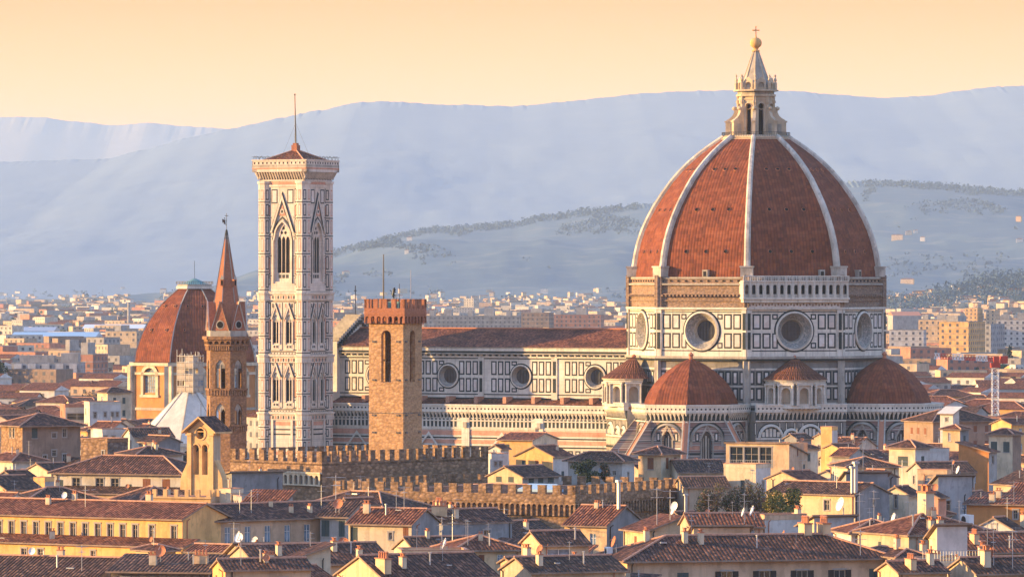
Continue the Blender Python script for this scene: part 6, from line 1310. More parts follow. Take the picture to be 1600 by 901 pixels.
# garden on the roof
def crown(name_, mat, blobs, n, size, rng, dens=.75):
    g = MB()
    for (cx_, cy_, cz_, rx, ry, rz_) in blobs:
        for i in range(n):
            while True:
                p = Vector((rng.uniform(-1, 1), rng.uniform(-1, 1), rng.uniform(-1, 1)))
                if .25 < p.length < 1: break
            if noise.noise(Vector((p.x * 2 + cx_, p.y * 2, p.z * 2 + cz_))) < -.22: continue
            c = Vector((cx_ + p.x * rx, cy_ + p.y * ry, cz_ + p.z * rz_)); a = Vector((rng.uniform(-1, 1), rng.uniform(-1, 1), rng.uniform(-1, 1))).normalized(); b_ = a.orthogonal().normalized(); s = size * rng.uniform(.6, 1.4)
            g.face([c - a * s, c + b_ * s * .6, c + a * s, c - b_ * s * .6], rng.randrange(len(mat)))
    return g
def tree(label, px, yb, D, h, wd, mats, cat='tree', name='tree', n=420, size=.16, group=None, zb=None, bare=False, conic=False, flat=False, low=False):
    x = (px - 800) * D / F; z0 = zz(yb, D) if zb is None else zb; rng = random.Random(px * 7 + int(D))
    t_ = thing(name, label, cat, (x, D, z0), 0, group)
    tk = MB(); th_ = h * (.35 if not conic else .2); tk.tube((0, 0, -.3), (0, 0, th_), .04 * h, 6, 0, .025 * h)
    blobs = []
    if conic: blobs = [(0, 0, h * .18 + h * .82 * i / 6, wd * .5 * (1 - i / 6.6), wd * .5 * (1 - i / 6.6), h * .14) for i in range(6)]; tk.tube((0, 0, 0), (0, 0, h * .9), .03 * h, 5, 0, .01)
    else:
        for i in range(6 if not flat else 7):
            a = rng.uniform(0, 6.28); r_ = rng.uniform(.1, .32) * wd; zc = h * (rng.uniform(.5, .82) if not flat else rng.uniform(.72, .85))
            if name in ('shrub', 'bamboo', 'climbing_plant'): zc = h * (.16 + .6 * i / 5); r_ *= 1.2 - .5 * i / 5
            c = (r_ * C_(a), r_ * S_(a), zc); tk.tube((0, 0, th_ * .9), c, .018 * h, 5, 0, .006 * h)
            blobs.append((*c, wd * .26, wd * .26, h * (.2 if not flat else .1)))
            if bare:
                for j in range(16):
                    d = Vector((rng.uniform(-1, 1), rng.uniform(-1, 1), rng.uniform(-.2, 1))) * wd * .24; tk.tube(c, tuple(Vector(c) + d), .006 * h, 3, 0, .002 * h)
    tk.build('trunk', 'bark', t_); crown('crown', mats, blobs, n, size, rng).build('crown', mats, t_); return t_
gd = [(1103, 783, 'leaf', 4.2, 3.4), (1120, 786, 'leafB', 5.4, 3.6), (1137, 790, 'leaf', 4.4, 3.2), (1152, 787, 'leaf', 5.0, 3.4), (1170, 783, 'leafB', 5.6, 3.0), (1186, 786, 'leafB', 5.4, 3.4)]
gl_ = ['olive green shrub at the left end of the roof garden', 'tall brownish shrub in the roof garden left of the arched window', 'short green shrub between two taller ones in the roof garden', 'dark green rounded shrub beneath the white tower wall', 'bushy rusty shrub left of the twin dishes', 'tall dry shrub right of the twin dishes']
for (px, yb, mt_, h_, wd_), lb in zip(gd, gl_): tree(lb, px, yb + 22, 790, h_, wd_, [mt_, 'leafB', 'leafY'] if mt_ == 'leafB' else [mt_, 'leafB'], 'shrub', 'shrub', 240, .13)
tree('sunlit yellow green bamboo clump in the roof garden', 1212, 812, 785, 4.6, 5.4, ['leafY', 'leafY', 'leaf'], 'bamboo', 'bamboo', 420, .16)
tree('darker green bamboo clump at the right end of the roof garden', 1237, 812, 800, 5.0, 5.4, ['leaf', 'leafY', 'leafD'], 'bamboo', 'bamboo', 420, .16)
tree('dark climbing plant over the terrace behind the battlements', 915, 752, 1020, 4.5, 6, ['leafD'], 'climbing plant', 'climbing_plant', 300, .2)
tree('rusty potted shrub on the leafy terrace', 948, 752, 1020, 3.8, 3, ['leafB', 'leafD'], 'shrub', 'shrub', 240, .2)
x, y, z = W(1175, 812, 800); g = MB(); g.box(-9, 8, -3, 3, -z, 0); o = g.build('garden_terrace_building', 'cream'); o.location = (x, y, z); tag(o, 'flat roofed building carrying the roof garden', 'building')
# ------------------------------------------------------------------ the rest of the city
LM = [('marble bell tower', 462, 640), ('spire tower', 354, 640), ('domed chapel', 240, 600), ('baptistery roof', 270, 665), ('bell gable', 314, 690), ('rubble stone house', 60, 690), ('golden palace', 140, 830), ('pale palazzo', 180, 750), ('shaded palace', 430, 815), ('lit battlements', 700, 775), ('dark battlements', 1000, 780), ('square stone tower', 617, 640), ('cream tiled house', 600, 820), ('grey-blue block', 740, 820), ('square tower room', 865, 860), ('peach palace', 1180, 870), ('white tower', 1160, 760), ('roof garden', 1180, 800), ('right tribune', 1390, 640), ('left tribune', 1070, 640), ('yellow turret', 1310, 700), ('stone loggia tower', 1570, 690), ('orange wall', 1560, 790), ('white cabin', 1490, 850), ('pink gable', 1450, 780), ('crane', 1555, 590), ('cathedral aisle', 800, 670), ('yellow office block', 1510, 515), ('finned white slab', 75, 580), ('blue warehouse', 90, 520), ('nave roof', 780, 510), ('great dome', 1190, 500), ('wooded hill', 1540, 450), ('far left edge', 0, 600), ('far right edge', 1600, 620), ('bottom edge', 700, 900)]
USED = set()
def autolabel(desc, px, py, far=''):
    r = sorted(LM, key=lambda l: math.hypot(l[1] - px, (l[2] - py) * 1.6))
    for i, j in ((0, 1), (0, 2), (1, 2), (0, 3), (1, 3), (2, 3), (0, 4), (1, 4)):
        a, b = r[i], r[j]; s = 'left of' if px < a[1] - 12 else 'right of' if px > a[1] + 12 else 'behind'
        l = '%s %s %s, near %s' % (desc, s, a[0], b[0])
        if l not in USED: USED.add(l); return l, None
    l = '%s near %s' % (desc, r[0][0]); return l, desc + 's near ' + r[0][0]
CN = {'cream': 'cream', 'yellow': 'yellow', 'pale': 'pale', 'white': 'white', 'peach': 'peach', 'ochre': 'ochre', 'lgrey': 'light grey', 'bluegrey': 'blue-grey', 'tan': 'tan', 'gold': 'golden', 'pink': 'pink', 'rust': 'rust red', 'grey': 'grey'}
RG = random.Random(77)
TN = {'tile': 'brown', 'tileR': 'russet', 'tileD': 'dark'}
def filler(px, py, D, wpx, mt=None, cs=None, ws='auto', th=None):
    X = (px - 800) * D / F
    if 205 < px < 345 and 960 < D < 1445: return False
    size = wpx * D / F; th = th if th is not None else RG.choice((28, 30, 33, 40, 50, 60, 24))
    for fx, fy, fr_ in FOOT:
        if math.hypot(X - fx, D + size * .4 - fy) < (fr_ + size * .42): return False
    # keep off the landmark footprints
    for (lx, ly, lr) in ((DX, DY, 62), (DX - .874 * 70, DY + .486 * 70, 52), (CX, CY, 17), (mx, my, 24), (qx, qy, 18), (bx, by, 6), (-6, 985, 31), (-27, 1035, 24)):
        if math.hypot(X - lx, D - ly) < lr: return False
    f = RG.uniform(.4, .6); c = RG.choice(cs or ('cream', 'yellow', 'pale', 'white', 'peach', 'ochre', 'lgrey', 'bluegrey', 'tan', 'cream', 'pale')); t = RG.choice(('tile', 'tileR', 'tileD', 'tile', 'tileR')); rf = RG.choice(('hip', 'gx', 'gy', 'gx', 'gy', 'hip', 'sx'))
    rn = {'hip': 'hip', 'gx': 'gabled', 'gy': 'gabled', 'sx': 'sloped'}[rf]
    lb, gr = autolabel('%s %s house with %s roof' % (CN[c], rn, TN[t]), px, py)
    n0 = len(FOOT); k = D < 1300
    house(lb, px - wpx * f, px, px + wpx * (1 - f), py, D, th, rf, c, RG.choice((c, c, 'lgrey', 'pale')), t=t, pitch=RG.uniform(.32, .44), win=None if ws == 'auto' else ws, winR=None if ws == 'auto' else ws, ch=RG.choice((1, 2, 3)) if k else RG.choice((0, 1, 1)), group=gr)
    return True
M['flatroof'] = flat('grey_roof_felt', (.14, .125, .115), .9, 0, .4, .3)
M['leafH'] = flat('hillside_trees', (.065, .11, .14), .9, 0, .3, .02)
nf = 0
# low houses filling the lanes of the foreground
for i in range(420):
    D = RG.uniform(655, 1000); px = RG.uniform(-20, 1620); z = RG.uniform(13.5, 17.0); py = HY + (H - z) * F / D
    if py > 915 or (D > 770 and 490 < px < 1090): continue
    if filler(px, py, D, RG.uniform(60, 130)): nf += 1
    if nf > 44: break
n1 = 0
for i in range(500):   # crowded quarter on the right
    D = RG.uniform(880, 1300); px = RG.uniform(1205, 1620); z = RG.uniform(14.5, 19.5); py = HY + (H - z) * F / D
    if filler(px, py, D, RG.uniform(34, 75)): n1 += 1
    if n1 > 40: break
for i in range(300):   # left quarter
    D = RG.uniform(940, 1500); px = RG.uniform(-20, 300); z = RG.uniform(13.5, 18); py = HY + (H - z) * F / D
    if filler(px, py, D, RG.uniform(34, 80)): n1 += 1
    if n1 > 66: break
for i in range(200):   # between battlements and cathedral
    D = RG.uniform(1050, 1260); px = RG.uniform(640, 1210); z = RG.uniform(11.5, 14.5); py = HY + (H - z) * F / D
    if filler(px, py, D, RG.uniform(34, 70)): n1 += 1
    if n1 > 84: break
# far quarters: shared prototypes
PROT = []
def facade(g, ln, zt, n, rows, mi, w_=1.1, h_=1.5, fl=3.3):
    for r_ in range(rows):
        for i in range(n):
            u = (i - (n - 1) / 2) * ln / n; z = zt - 1.2 - h_ - r_ * fl
            if z > 1: g.box(u - w_ / 2, u + w_ / 2, -.05, 0, z, z + h_, mi, 'NB')
def far_proto(kind, L, Wd, h, c, rt):
    g = MB(); o = None; rr = MB(); n, n2 = max(2, int(L / 3.6)), max(2, int(Wd / 3.8)); rows = int(h / 3.3) if kind == 'flat' else 3
    for x, y, k, ln, nn in ((0, -Wd / 2, 0, L, n), (L / 2, 0, 90, Wd, n2), (0, Wd / 2, 180, L, 0), (-L / 2, 0, 270, Wd, 0)):
        g.at(x, y, k); g.face([(-ln / 2, 0, 0), (ln / 2, 0, 0), (ln / 2, 0, h), (-ln / 2, 0, h)], 0); facade(g, ln, h, nn, rows, 1)
        if kind == 'flat' and nn:
            for r_ in range(0, rows, 1): g.box(-ln / 2, ln / 2, -.12, 0, h - .3 - r_ * 3.3, h - r_ * 3.3, 2, 'N')
            if L > 24:
                for i in range(0, nn, 3): u = (i - (nn - 1) / 2) * ln / nn; [g.box(u - 1.5, u + 1.5, -1.1, 0, h - 4.4 - r_ * 3.3, h - 3.3 - r_ * 3.3, 2, 'N') for r_ in range(rows)]
    g.at()
    if kind == 'flat': g.face([(-L / 2, -Wd / 2, h), (L / 2, -Wd / 2, h), (L / 2, Wd / 2, h), (-L / 2, Wd / 2, h)], 3); g.box(-L * .2, L * .1, -Wd * .2, Wd * .2, h, h + 2.6, 2); g.box(L * .2, L * .3, -Wd * .2, Wd * .1, h, h + 1.8, 0)
    elif kind == 'hip': hiproof(rr, 0, 0, L / 2 + .6, Wd / 2 + .6, h, .36 * (min(L, Wd) / 2 + .6))
    else:
        z1 = h + .36 * Wd / 2; a = L / 2 + .4; b_ = Wd / 2 + .5
        rr.slope([(-a, -b_, h), (a, -b_, h), (a, 0, z1 + .2), (-a, 0, z1 + .2)], (-a, -b_, h), (a, -b_, h)); rr.slope([(a, b_, h), (-a, b_, h), (-a, 0, z1 + .2), (a, 0, z1 + .2)], (a, b_, h), (-a, b_, h))
        g.face([(L / 2, -Wd / 2, h), (L / 2, Wd / 2, h), (L / 2, 0, z1)], 0); g.face([(-L / 2, Wd / 2, h), (-L / 2, -Wd / 2, h), (-L / 2, 0, z1)], 0)
    w_ = g.build('wall', [c, 'farwin', 'lgrey', 'flatroof']); r_ = rr.build('roof', [rt, 'ridge']) if rr.f else None
    for o in (w_, r_):
        if o: COL.objects.unlink(o)
    return (w_, r_, kind, L, Wd, h, c, rt, g, rr)
for c, rt in (('cream', 'tileR'), ('yellow', 'tile'), ('white', 'tileR'), ('ochre', 'tileR'), ('lgrey', 'tileD'), ('peach', 'tile'), ('pale', 'tileR')):
    PROT.append(far_proto('hip', RG.uniform(12, 20), RG.uniform(10, 13), RG.uniform(10, 15), c, rt)); PROT.append(far_proto('gable', RG.uniform(13, 26), RG.uniform(9, 12), RG.uniform(9, 14), c, rt))
for c in ('white', 'yellow', 'lgrey', 'gold', 'pale', 'tan', 'rust'): PROT.append(far_proto('flat', RG.uniform(16, 34), RG.uniform(10, 14), RG.uniform(13, 20), c, 'tile'))
SPOT = []
def spot_free(x, y, r):
    for (a, b, c) in SPOT:
        if abs(a - x) < r + c and math.hypot(a - x, b - y) < r + c: return False
    for fx, fy, fr_ in FOOT:
        if math.hypot(x - fx, y - fy) < fr_ + r: return False
    for (lx, ly, lr) in ((DX, DY, 62), (CX, CY, 22), (mx, my, 26), (qx, qy, 20), (DX - .874 * 70, DY + .486 * 70, 50)):
        if math.hypot(x - lx, y - ly) < lr + r: return False
    return True
def far_house(px, D, pi, z=0, label=None, th=None):
    w_, r_, kind, L, Wd, h, c, rt, _, _ = PROT[pi]; x = (px - 800) * D / F
    py = HY + (H - h - z) * F / D
    nm = 'apartment_block' if kind == 'flat' else 'house'
    ds = ('%s flat topped apartment block' % CN[c]) if kind == 'flat' else '%s far %s house, %s roof' % (CN[c], 'hip' if kind == 'hip' else 'gabled', TN[rt])
    lb, gr = (label, None) if label else autolabel(ds, px, py)
    o = thing(nm, lb, 'apartment block' if kind == 'flat' else 'house', (x, D, z), -(th if th is not None else RG.choice((28, 30, 26, 60, -20, 10, 35))), gr)
    for q in (w_, r_):
        if q: c_ = q.copy(); COL.objects.link(c_); c_.parent = o
    SPOT.append((x, D, max(L, Wd) * .55)); return o
# one large set-piece after another
def blockthing(label, x0, x1, yt, D, dep, th, c, floors, name='apartment_block', cat='apartment block', fin=None, roof=None, wn=None, top=None):
    L = (x1 - x0) * D / F; zt = zz(yt, D); o = thing(name, label, cat, (W((x0 + x1) / 2, 0, D)[0], D + dep / 2, 0), -th)
    g = MB(); SPOT.append((o.location.x, D + dep / 2, L * .6))
    for x, y, k, ln in ((0, -dep / 2, 0, L), (L / 2, 0, 90, dep), (0, dep / 2, 180, L), (-L / 2, 0, 270, dep)):
        g.at(x, y, k); g.face([(-ln / 2, 0, 0), (ln / 2, 0, 0), (ln / 2, 0, zt), (-ln / 2, 0, zt)], 0)
    g.at(); g.face([(-L / 2, -dep / 2, zt), (L / 2, -dep / 2, zt), (L / 2, dep / 2, zt), (-L / 2, dep / 2, zt)], 1)
    g.build('wall', [c, 'flatroof'], o)
    q = MB(); nn = wn or int(L / 3.4)
    for (x, y, k, ln, m_) in ((0, -dep / 2, 0, L, nn), (L / 2, 0, 90, dep, max(2, int(dep / 3.6)))):
        q.at(x, y, k)
        for r_ in range(floors):
            for i in range(m_):
                if RG.random() < .06: continue
                u = (i - (m_ - 1) / 2) * ln / m_; z = zt - 2.7 - r_ * 3.2; q.box(u - .65, u + .65, -.06, 0, z, z + 1.5, 0, 'NB')
            q.box(-ln / 2, ln / 2, -.15, 0, zt - .25 - r_ * 3.2, zt - r_ * 3.2, 1, 'N')
    q.at(); wq = q.build('window_rows', ['farwin', 'lgrey'], o); wq['kind'] = 'stuff'
    if fin:
        for i in range(fin):
            f = MB(); u = -L / 2 + L * (i + .5) / fin; f.box(u - L / fin * .27, u + L / fin * .27, -dep / 2 - 1.5, -dep / 2, 0, zt - .6); f.build('fin', 'white', o)
    if top:
        f = MB()
        for (a, b, hh) in top: f.box(-L / 2 + a * L, -L / 2 + b * L, -dep * .25, dep * .25, zt, zt + hh)
        f.build('roof_cabin', 'lgrey', o)
    return o
blockthing('long grey slab block with five white vertical fins on the far left', 19, 128, 566, 2350, 14, 4, 'grey', 4, fin=5, top=[(.1, .6, 3), (.7, .95, 4)])
blockthing('brick red apartment block directly right of the finned white slab', 126, 156, 553, 2400, 16, 20, 'rust', 5, top=[(.1, .5, 5)])
blockthing('broad grey cream apartment block with balconies left of the domed chapel', 143, 176, 527, 3000, 16, 30, 'lgrey', 5)
blockthing('taller grey apartment block just left of the domed chapel dome', 170, 224, 517, 3150, 16, 22, 'tan', 6, top=[(.2, .4, 3)])
blockthing('cream block with a red stair tower behind the finned slab', 84, 124, 547, 2600, 15, 30, 'peach', 4, top=[(.6, .8, 5)])
blockthing('long brownish apartment row behind the nave roof, left half', 664, 815, 493, 4300, 20, 6, 'bluegrey', 6, top=[(.05, .1, 4), (.2, .28, 5), (.45, .5, 4), (.62, .72, 6), (.85, .9, 4)])
blockthing('tall brown apartment block behind the nave roof', 818, 862, 488, 4100, 22, 10, 'brown', 8, top=[(.3, .7, 3)])
blockthing('long brown apartment block left of the great dome', 862, 942, 491, 4150, 20, 8, 'rust', 7, top=[(.1, .2, 3), (.5, .7, 5)])
blockthing('lone pale tower block in the plain behind the nave', 728, 745, 466, 6900, 16, 25, 'pale', 9)
blockthing('dark flat hall at the foot of the lone pale tower block', 712, 760, 480, 6700, 30, 12, 'grey', 3, name='hall', cat='hall')
blockthing('big golden office block with window bands, right of the great dome', 1483, 1531, 502, 2900, 30, 22, 'gold', 5, name='office_block', cat='office block', top=[(.1, .5, 3)])
blockthing('shaded grey office wing beside the golden office block', 1531, 1563, 506, 2960, 26, 22, 'grey', 5, name='office_block', cat='office block')
blockthing('long yellow white apartment row behind the golden office block', 1440, 1486, 499, 3300, 16, 15, 'yellow', 6, top=[(.1, .3, 3), (.6, .9, 3)])
blockthing('pale blue and white apartment row at the far right edge', 1560, 1625, 499, 3300, 16, 8, 'white', 6, top=[(.1, .3, 3), (.5, .7, 4)])
blockthing('low white office block with a window grid right of the great dome', 1393, 1447, 515, 3100, 16, 10, 'white', 4, name='office_block', cat='office block')
blockthing('bright cream factory block high on the right plain', 1513, 1533, 481, 4700, 18, 20, 'gold', 5)
blockthing('cream block at the top right of the city plain', 1545, 1560, 483, 4700, 16, 20, 'yellow', 5)
def shed(label, x0, x1, yt, D, dep, c, name='warehouse'):
    L = (x1 - x0) * D / F; zt = zz(yt, D); o = thing(name, label, 'warehouse', (W((x0 + x1) / 2, 0, D)[0], D, 0), 0); g = MB(); g.box(-L / 2, L / 2, 0, dep, 0, zt - 3, 0); g.build('wall', 'lgrey', o); SPOT.append((o.location.x, D + dep / 2, L * .55))
    g = MB(); n = max(1, int(L / 30))
    for i in range(n):
        a, b = -L / 2 + L * i / n, -L / 2 + L * (i + 1) / n
        g.face([(a, 0, zt - 3), (b, 0, zt - 3), (b, dep / 2, zt), (a, dep / 2, zt)]); g.face([(a, dep, zt - 3), (a, dep / 2, zt), (b, dep / 2, zt), (b, dep, zt - 3)])
        g.face([(a, 0, zt - 3), (a, dep / 2, zt), (a, dep, zt - 3)]); g.face([(b, 0, zt - 3), (b, dep, zt - 3), (b, dep / 2, zt)])
    g.build('roof', c, o)
shed('long pale blue roofed warehouse on the far left plain', 16, 150, 519, 3700, 60, 'bluep')
shed('grey roofed warehouse just beyond the blue one', 20, 84, 511, 4100, 60, 'lead')
shed('long bright white warehouse roof left of the domed chapel', 128, 224, 507, 4300, 60, 'whitep')
shed('sunlit low hall roof at the foot of the right hill', 1395, 1440, 487, 4300, 60, 'clay')
# random far individuals
order = []
for i in range(1500):
    D = 1480 * (4200 / 1480) ** RG.random(); reg = RG.random()
    px = RG.uniform(-30, 235) if reg < .42 else RG.uniform(1375, 1630) if reg < .9 else RG.uniform(1440, 1630)
    order.append((D, px))
order.sort(); cnt = 0; stuff = []
for D, px in order:
    pi = RG.randrange(14) if D < 2300 or RG.random() < .55 else RG.randrange(14, 21)
    L, Wd = PROT[pi][3], PROT[pi][4]; x = (px - 800) * D / F
    if not spot_free(x, D, max(L, Wd) * .52): continue
    if cnt < 105: far_house(px, D, pi, z=RG.uniform(-3, 2)); cnt += 1
    else: stuff.append((x, D, pi)); SPOT.append((x, D, max(L, Wd) * .5))
for i in range(5200):
    D = 3600 * (10500 / 3600) ** RG.random(); px = RG.uniform(-320, 1920)
    pi = RG.randrange(14) if RG.random() < .62 else RG.randrange(14, 21); L, Wd = PROT[pi][3], PROT[pi][4]; x = (px - 800) * D / F
    if D < 5200 and not spot_free(x, D, max(L, Wd) * .5): continue
    stuff.append((x, D, pi)); 
    if D < 5200: SPOT.append((x, D, max(L, Wd) * .5))
for i in range(1500):    # streets just outside the frame and behind the cathedral
    D = RG.uniform(760, 3600); px = RG.choice((RG.uniform(-420, -45), RG.uniform(1645, 2020), RG.uniform(960, 1400), RG.uniform(380, 1000)))
    if -45 < px < 1645 and D < (1460 if px > 700 else 1520): continue
    pi = RG.randrange(14); L, Wd = PROT[pi][3], PROT[pi][4]; x = (px - 800) * D / F
    if not spot_free(x, D, max(L, Wd) * .5): continue
    if HY + (H - 20) * F / D < 520 and 525 < px < 985: continue
    stuff.append((x, D, pi)); SPOT.append((x, D, max(L, Wd) * .5))
from mathutils.bvhtree import BVHTree
HB_ = []
for n_ in ('hills_middle', 'hill_near_right', 'hills_far'):
    me = bpy.data.objects[n_].data; HB_.append(BVHTree.FromPolygons([v.co[:] for v in me.vertices], [p.vertices[:] for p in me.polygons]))
def on_hill(px, py):
    d = Vector((px - 800, F, HY - py)).normalized(); best = None
    for b_ in HB_:
        h_ = b_.ray_cast(Vector((0, 0, H)), d)
        if h_[0] and (best is None or h_[3] < best[1]): best = (h_[0], h_[3])
    return best[0] if best else None
big = MB(); mats = ['cream', 'yellow', 'white', 'ochre', 'lgrey', 'peach', 'pale', 'tan', 'rust', 'gold', 'bluegrey', 'tileR', 'farwin', 'tile', 'flatroof', 'brown']; mi = {k: i for i, k in enumerate(mats)}; M['flatroof'] = flat('grey_roof_felt', (.14, .125, .115), .9, 0, .4, .3)
def quickblock(x, y, z, L, Wd, h, c, flat_, rz, win=True):
    big.at(x, y, rz, z); ci = mi[c]; a, b_ = L / 2, Wd / 2
    big.box(-a, a, -b_, b_, -20, h, ci, 'TB')
    if flat_: big.face([(-a, -b_, h), (a, -b_, h), (a, b_, h), (-a, b_, h)], mi['flatroof'])
    if not flat_:
        hh = .36 * b_
        big.face([(-a - .4, -b_ - .4, h), (a + .4, -b_ - .4, h), (a, 0, h + hh), (-a, 0, h + hh)], mi['tileR'], [(50, 50), (50 + L, 50), (50 + L, 56), (50, 56)]); big.face([(a + .4, b_ + .4, h), (-a - .4, b_ + .4, h), (-a, 0, h + hh), (a, 0, h + hh)], mi['tileR'], [(50, 50), (50 + L, 50), (50 + L, 56), (50, 56)])
        big.face([(a + .4, -b_ - .4, h), (a + .4, b_ + .4, h), (a, 0, h + hh)], ci); big.face([(-a - .4, b_ + .4, h), (-a - .4, -b_ - .4, h), (-a, 0, h + hh)], ci)
    if win:
        for r_ in range(min(6, int(h / 3.4))):
            for i in range(int(L / 4)):
                u = -a + 2 + i * 4; zz_ = h - 2.6 - r_ * 3.3; big.face([(u - .7, -b_ - .05, zz_), (u + .7, -b_ - .05, zz_), (u + .7, -b_ - .05, zz_ + 1.5), (u - .7, -b_ - .05, zz_ + 1.5)], mi['farwin'])
for x, D, pi in stuff:
    _, _, kind, L, Wd, h, c, rt, _, _ = PROT[pi]
    quickblock(x, D, 0, L, Wd, h * RG.uniform(.8, 1.15), RG.choice((c, c, 'tan', 'lgrey', 'brown')) if kind == 'flat' else c, kind == 'flat', RG.choice((-28, -60, 20, -35, 5)), D < 5500)
# suburbs climbing the foot of the hills
for i in range(900):
    px = RG.uniform(-20, 1620); py = 481 - abs(RG.gauss(0, 9)) if px < 1300 else 483 - abs(RG.gauss(0, 13))
    if 990 < px < 1370: continue
    p = on_hill(px, py)
    if p and noise.noise(Vector((px * .02, py * .05, 4))) > -.15: quickblock(p.x, p.y, p.z - 1, RG.uniform(8, 18), RG.uniform(7, 11), RG.uniform(5, 11), RG.choice(('white', 'cream', 'yellow', 'pale', 'tan', 'peach')), RG.random() < .4, RG.uniform(-60, 60), False)
so_ = big.build('distant_city', mats); so_['kind'] = 'stuff'; so_['label'] = 'the endless small blocks and houses of the far plain'; so_['category'] = 'city'
# villas one can pick out on the slopes
for px, py, L, h, c, lb in ((640, 373, 28, 14, 'white', 'white villa on the left brow of the middle hill'), (636, 393, 22, 14, 'white', 'white farmhouse just below the brow villa'), (540, 386, 24, 12, 'white', 'white villa on the ridge right beside the marble bell tower'), (541, 425, 34, 9, 'cream', 'cream farmhouse low on the slope beside the marble bell tower'), (1402, 372, 60, 22, 'yellow', 'big sunlit yellow villa on the slope right of the dome'), (1420, 364, 34, 15, 'yellow', 'smaller yellow house just above right of the big villa'), (1431, 361, 22, 12, 'white', 'uppermost white house of the hillside hamlet'), (1442, 374, 26, 18, 'white', 'white house right of the hamlet villa'), (1592, 343, 30, 24, 'gold', 'glowing yellow house high at the right edge'), (1593, 375, 34, 12, 'white', 'low white farm near the right edge of the hill'), (1418, 440, 60, 16, 'yellow', 'sunlit villa among trees at the foot of the right hills'), (1440, 461, 60, 14, 'gold', 'golden house below the sunlit villa at the right'), (1535, 457, 12, 20, 'white', 'thin white tower on the dark wooded hill'), (1422, 474, 34, 26, 'gold', 'bright yellow block against the trees right of the dome')):
    p = on_hill(px, py + 3)
    if not p: continue
    o = thing('villa', lb, 'villa', (p.x, p.y, p.z - 2), RG.uniform(-30, 10)); L *= .45; h = 3 + h * .5; g = MB(); g.box(-L / 2, L / 2, -5, 5, 0, h); g.build('wall', c, o); g = MB(); hiproof(g, 0, 0, L / 2 + .6, 5.6, h, 2); g.build('roof', ['tileR', 'ridge'], o)
# trees
tg = MB(); rg = random.Random(3)
def blob(mb, x, y, z, w_, h, mi_, n=26):
    for i in range(n):
        v = Vector((rg.gauss(0, .4), rg.gauss(0, .4), rg.uniform(0, 1))); s = w_ * .28 * rg.uniform(.5, 1)
        c = Vector((x + v.x * w_ * (1 - v.z * .3), y + v.y * w_, z + v.z * h)); a = Vector((rg.uniform(-1, 1), rg.uniform(-1, 1), rg.uniform(-1, 1))).normalized(); b_ = a.orthogonal().normalized()
        mb.face([c - a * s, c + b_ * s, c + a * s, c - b_ * s], mi_)
for i in range(4200):
    D = rg.uniform(2300, 9500); px = rg.uniform(-250, 1850)
    blob(tg, (px - 800) * D / F, D, 0, rg.uniform(6, 11), rg.uniform(9, 17), rg.choice((0, 0, 1, 2)), 16)
for i in range(1500):
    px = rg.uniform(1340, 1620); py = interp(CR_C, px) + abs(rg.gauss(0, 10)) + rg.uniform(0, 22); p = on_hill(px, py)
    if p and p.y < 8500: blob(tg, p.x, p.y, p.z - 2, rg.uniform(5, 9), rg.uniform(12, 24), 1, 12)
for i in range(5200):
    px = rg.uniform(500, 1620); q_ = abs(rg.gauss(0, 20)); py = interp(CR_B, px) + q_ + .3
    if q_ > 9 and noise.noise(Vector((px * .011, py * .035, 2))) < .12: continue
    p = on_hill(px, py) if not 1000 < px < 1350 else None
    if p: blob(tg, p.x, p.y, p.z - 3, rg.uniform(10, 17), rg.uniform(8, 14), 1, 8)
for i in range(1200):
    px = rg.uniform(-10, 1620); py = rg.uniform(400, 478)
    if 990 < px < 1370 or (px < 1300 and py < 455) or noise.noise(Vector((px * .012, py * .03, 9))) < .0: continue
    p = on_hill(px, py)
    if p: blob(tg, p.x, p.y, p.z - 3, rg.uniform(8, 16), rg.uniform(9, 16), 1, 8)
to_ = tg.build('distant_woods', ['leaf', 'leafH', 'leafB']); to_['kind'] = 'stuff'; to_['label'] = 'scattered far trees and woods on plain and hills'; to_['category'] = 'woods'
BT = ['leafless brown tree in front of the finned white slab, leftmost', 'leafless tree at the middle of the finned white slab', 'leafless tree under the brick red block', 'tall bare tree right of the brick red block', 'pale bare tree between the finned slab and the domed chapel', 'wide bare tree left of the domed chapel wall', 'low bare tree at the far left edge', 'bare tree behind the flat topped dark conifer']
for i, (px, yb, h_) in enumerate(((58, 612, 14), (84, 614, 13), (118, 612, 15), (134, 611, 16), (160, 611, 18), (176, 608, 15), (14, 618, 11), (104, 618, 13))): tree(BT[i], px, yb, 2050 - i * 12, h_, h_ * .95, ['leafB'], n=130, size=.5, zb=0, bare=True)
tree('flat topped dark cedar among the bare trees', 117, 622, 1890, 13, 15, ['leafD'], n=200, size=.6, zb=0, flat=True)
tree('round dark umbrella pine left of the golden office block', 1466, 534, 2780, 17, 30, ['leafD'], n=260, size=.9, zb=0, flat=True)
tree('slim cypress in front of the pale apartment row at the right', 1578, 535, 2700, 23, 8, ['leafD'], n=90, size=.7, zb=0, conic=True)
tree('second smaller cypress left of the slim one', 1570, 535, 2750, 18, 7, ['leafD'], n=90, size=.7, zb=0, conic=True)
tree('pointed cypress beside the low gabled hall right of the dome', 1500, 552, 2300, 14, 5, ['leafD'], n=90, size=.6, zb=0, conic=True)
tree('dark green bush-like pine near the crane', 1525, 605, 1750, 13, 16, ['leafD', 'leaf'], n=220, size=.5, zb=0, flat=True)
tree('brown bare tree left of the crane', 1498, 600, 1800, 15, 15, ['leafB'], n=180, size=.45, zb=0, bare=True)
tree('dark conifer at the far left edge', 6, 590, 2300, 22, 14, ['leafD'], n=200, size=.6, zb=0)
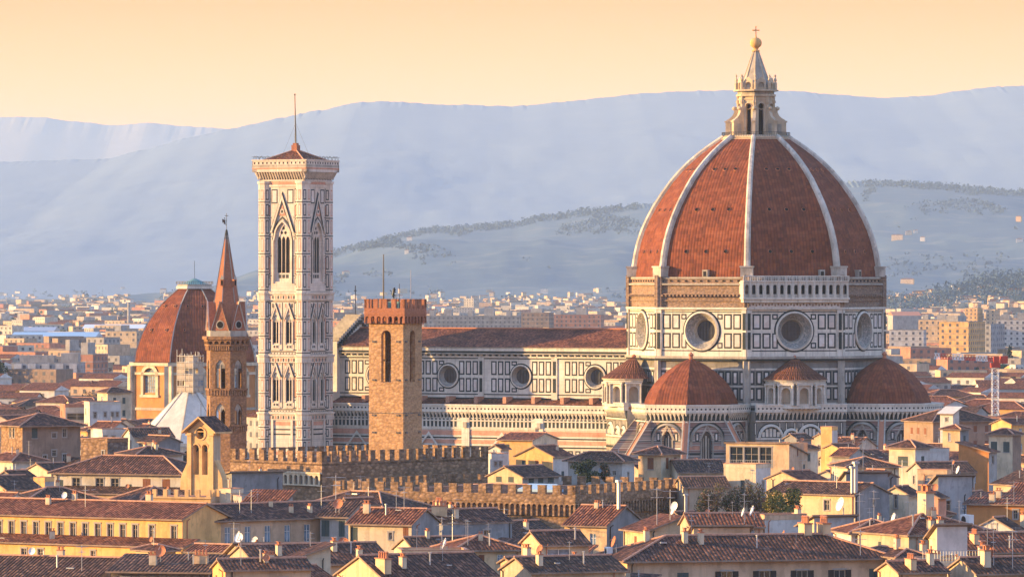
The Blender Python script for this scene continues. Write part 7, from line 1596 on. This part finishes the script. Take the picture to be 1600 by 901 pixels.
# chimney stack
o = MB(); o.tube((0, 0, 0), (0, 0, zz(472, 4600)), 1.6, 8, 0, 1.0); c_ = o.build('chimney_stack', 'lgrey'); c_.location = (W(201, 0, 4600)[0], 4600, 0); tag(c_, 'thin tall factory chimney left of the domed chapel', 'chimney stack')
# crane
D = 1600; cx_ = W(1555, 0, D)[0]; cr = thing('tower_crane', 'construction crane with a white mast and a red and white jib', 'crane', (cx_, D, 0), 6)
zt = zz(574, D)
g = MB()
for sx in (-1, 1):
    for sy in (-1, 1): g.tube((sx * .9, sy * .9, 0), (sx * .9, sy * .9, zt), .12, 4)
n = 18
for i in range(n):
    z0, z1 = zt * i / n, zt * (i + 1) / n
    for a, b_ in (((-.9, -.9), (.9, -.9)), ((.9, -.9), (.9, .9)), ((.9, .9), (-.9, .9)), ((-.9, .9), (-.9, -.9))): g.tube((*a, z0), (*b_, z1), .08, 3); g.tube((*a, z1), (*b_, z1), .08, 3)
g.build('mast', 'whitep', cr)
g = MB(); z0 = zt; g.box(-1.3, 1.3, -1.3, 1.3, z0, z0 + 1.4, 1); g.box(-.8, .9, -1.9, -.9, z0 + 1.4, z0 + 3.2, 1)
L = (1560 - 1457) * D / F; nb = 22; zj = z0 + 1.8
for i in range(nb):
    x0, x1 = 1.2 - L * i / nb, 1.2 - L * (i + 1) / nb; k = 1 if (i // 4) % 2 == 0 else 0; dz = .9 * i / nb
    for y in (-.6, .6): g.tube((x0, y, zj + dz), (x1, y, zj + dz), .11, 3, k); g.tube((x0, y, zj + dz), ((x0 + x1) / 2, 0, zj + 1.5 + dz), .08, 3, k); g.tube(((x0 + x1) / 2, 0, zj + 1.5 + dz), (x1, y, zj + dz), .08, 3, k)
    g.tube((x0, 0, zj + 1.5 + dz), (x1, 0, zj + 1.5 + dz), .12, 3, k)
g.build('jib', ['whitep', 'redp'], cr)
g = MB(); g.box(1.5, 3.6, -.9, .9, zj - .6, zj + 1.6); g.build('counterweight', 'redp', cr)
print('COUNT', nf, n1, cnt, len(stuff), len([o for o in bpy.data.objects if o.parent is None]))
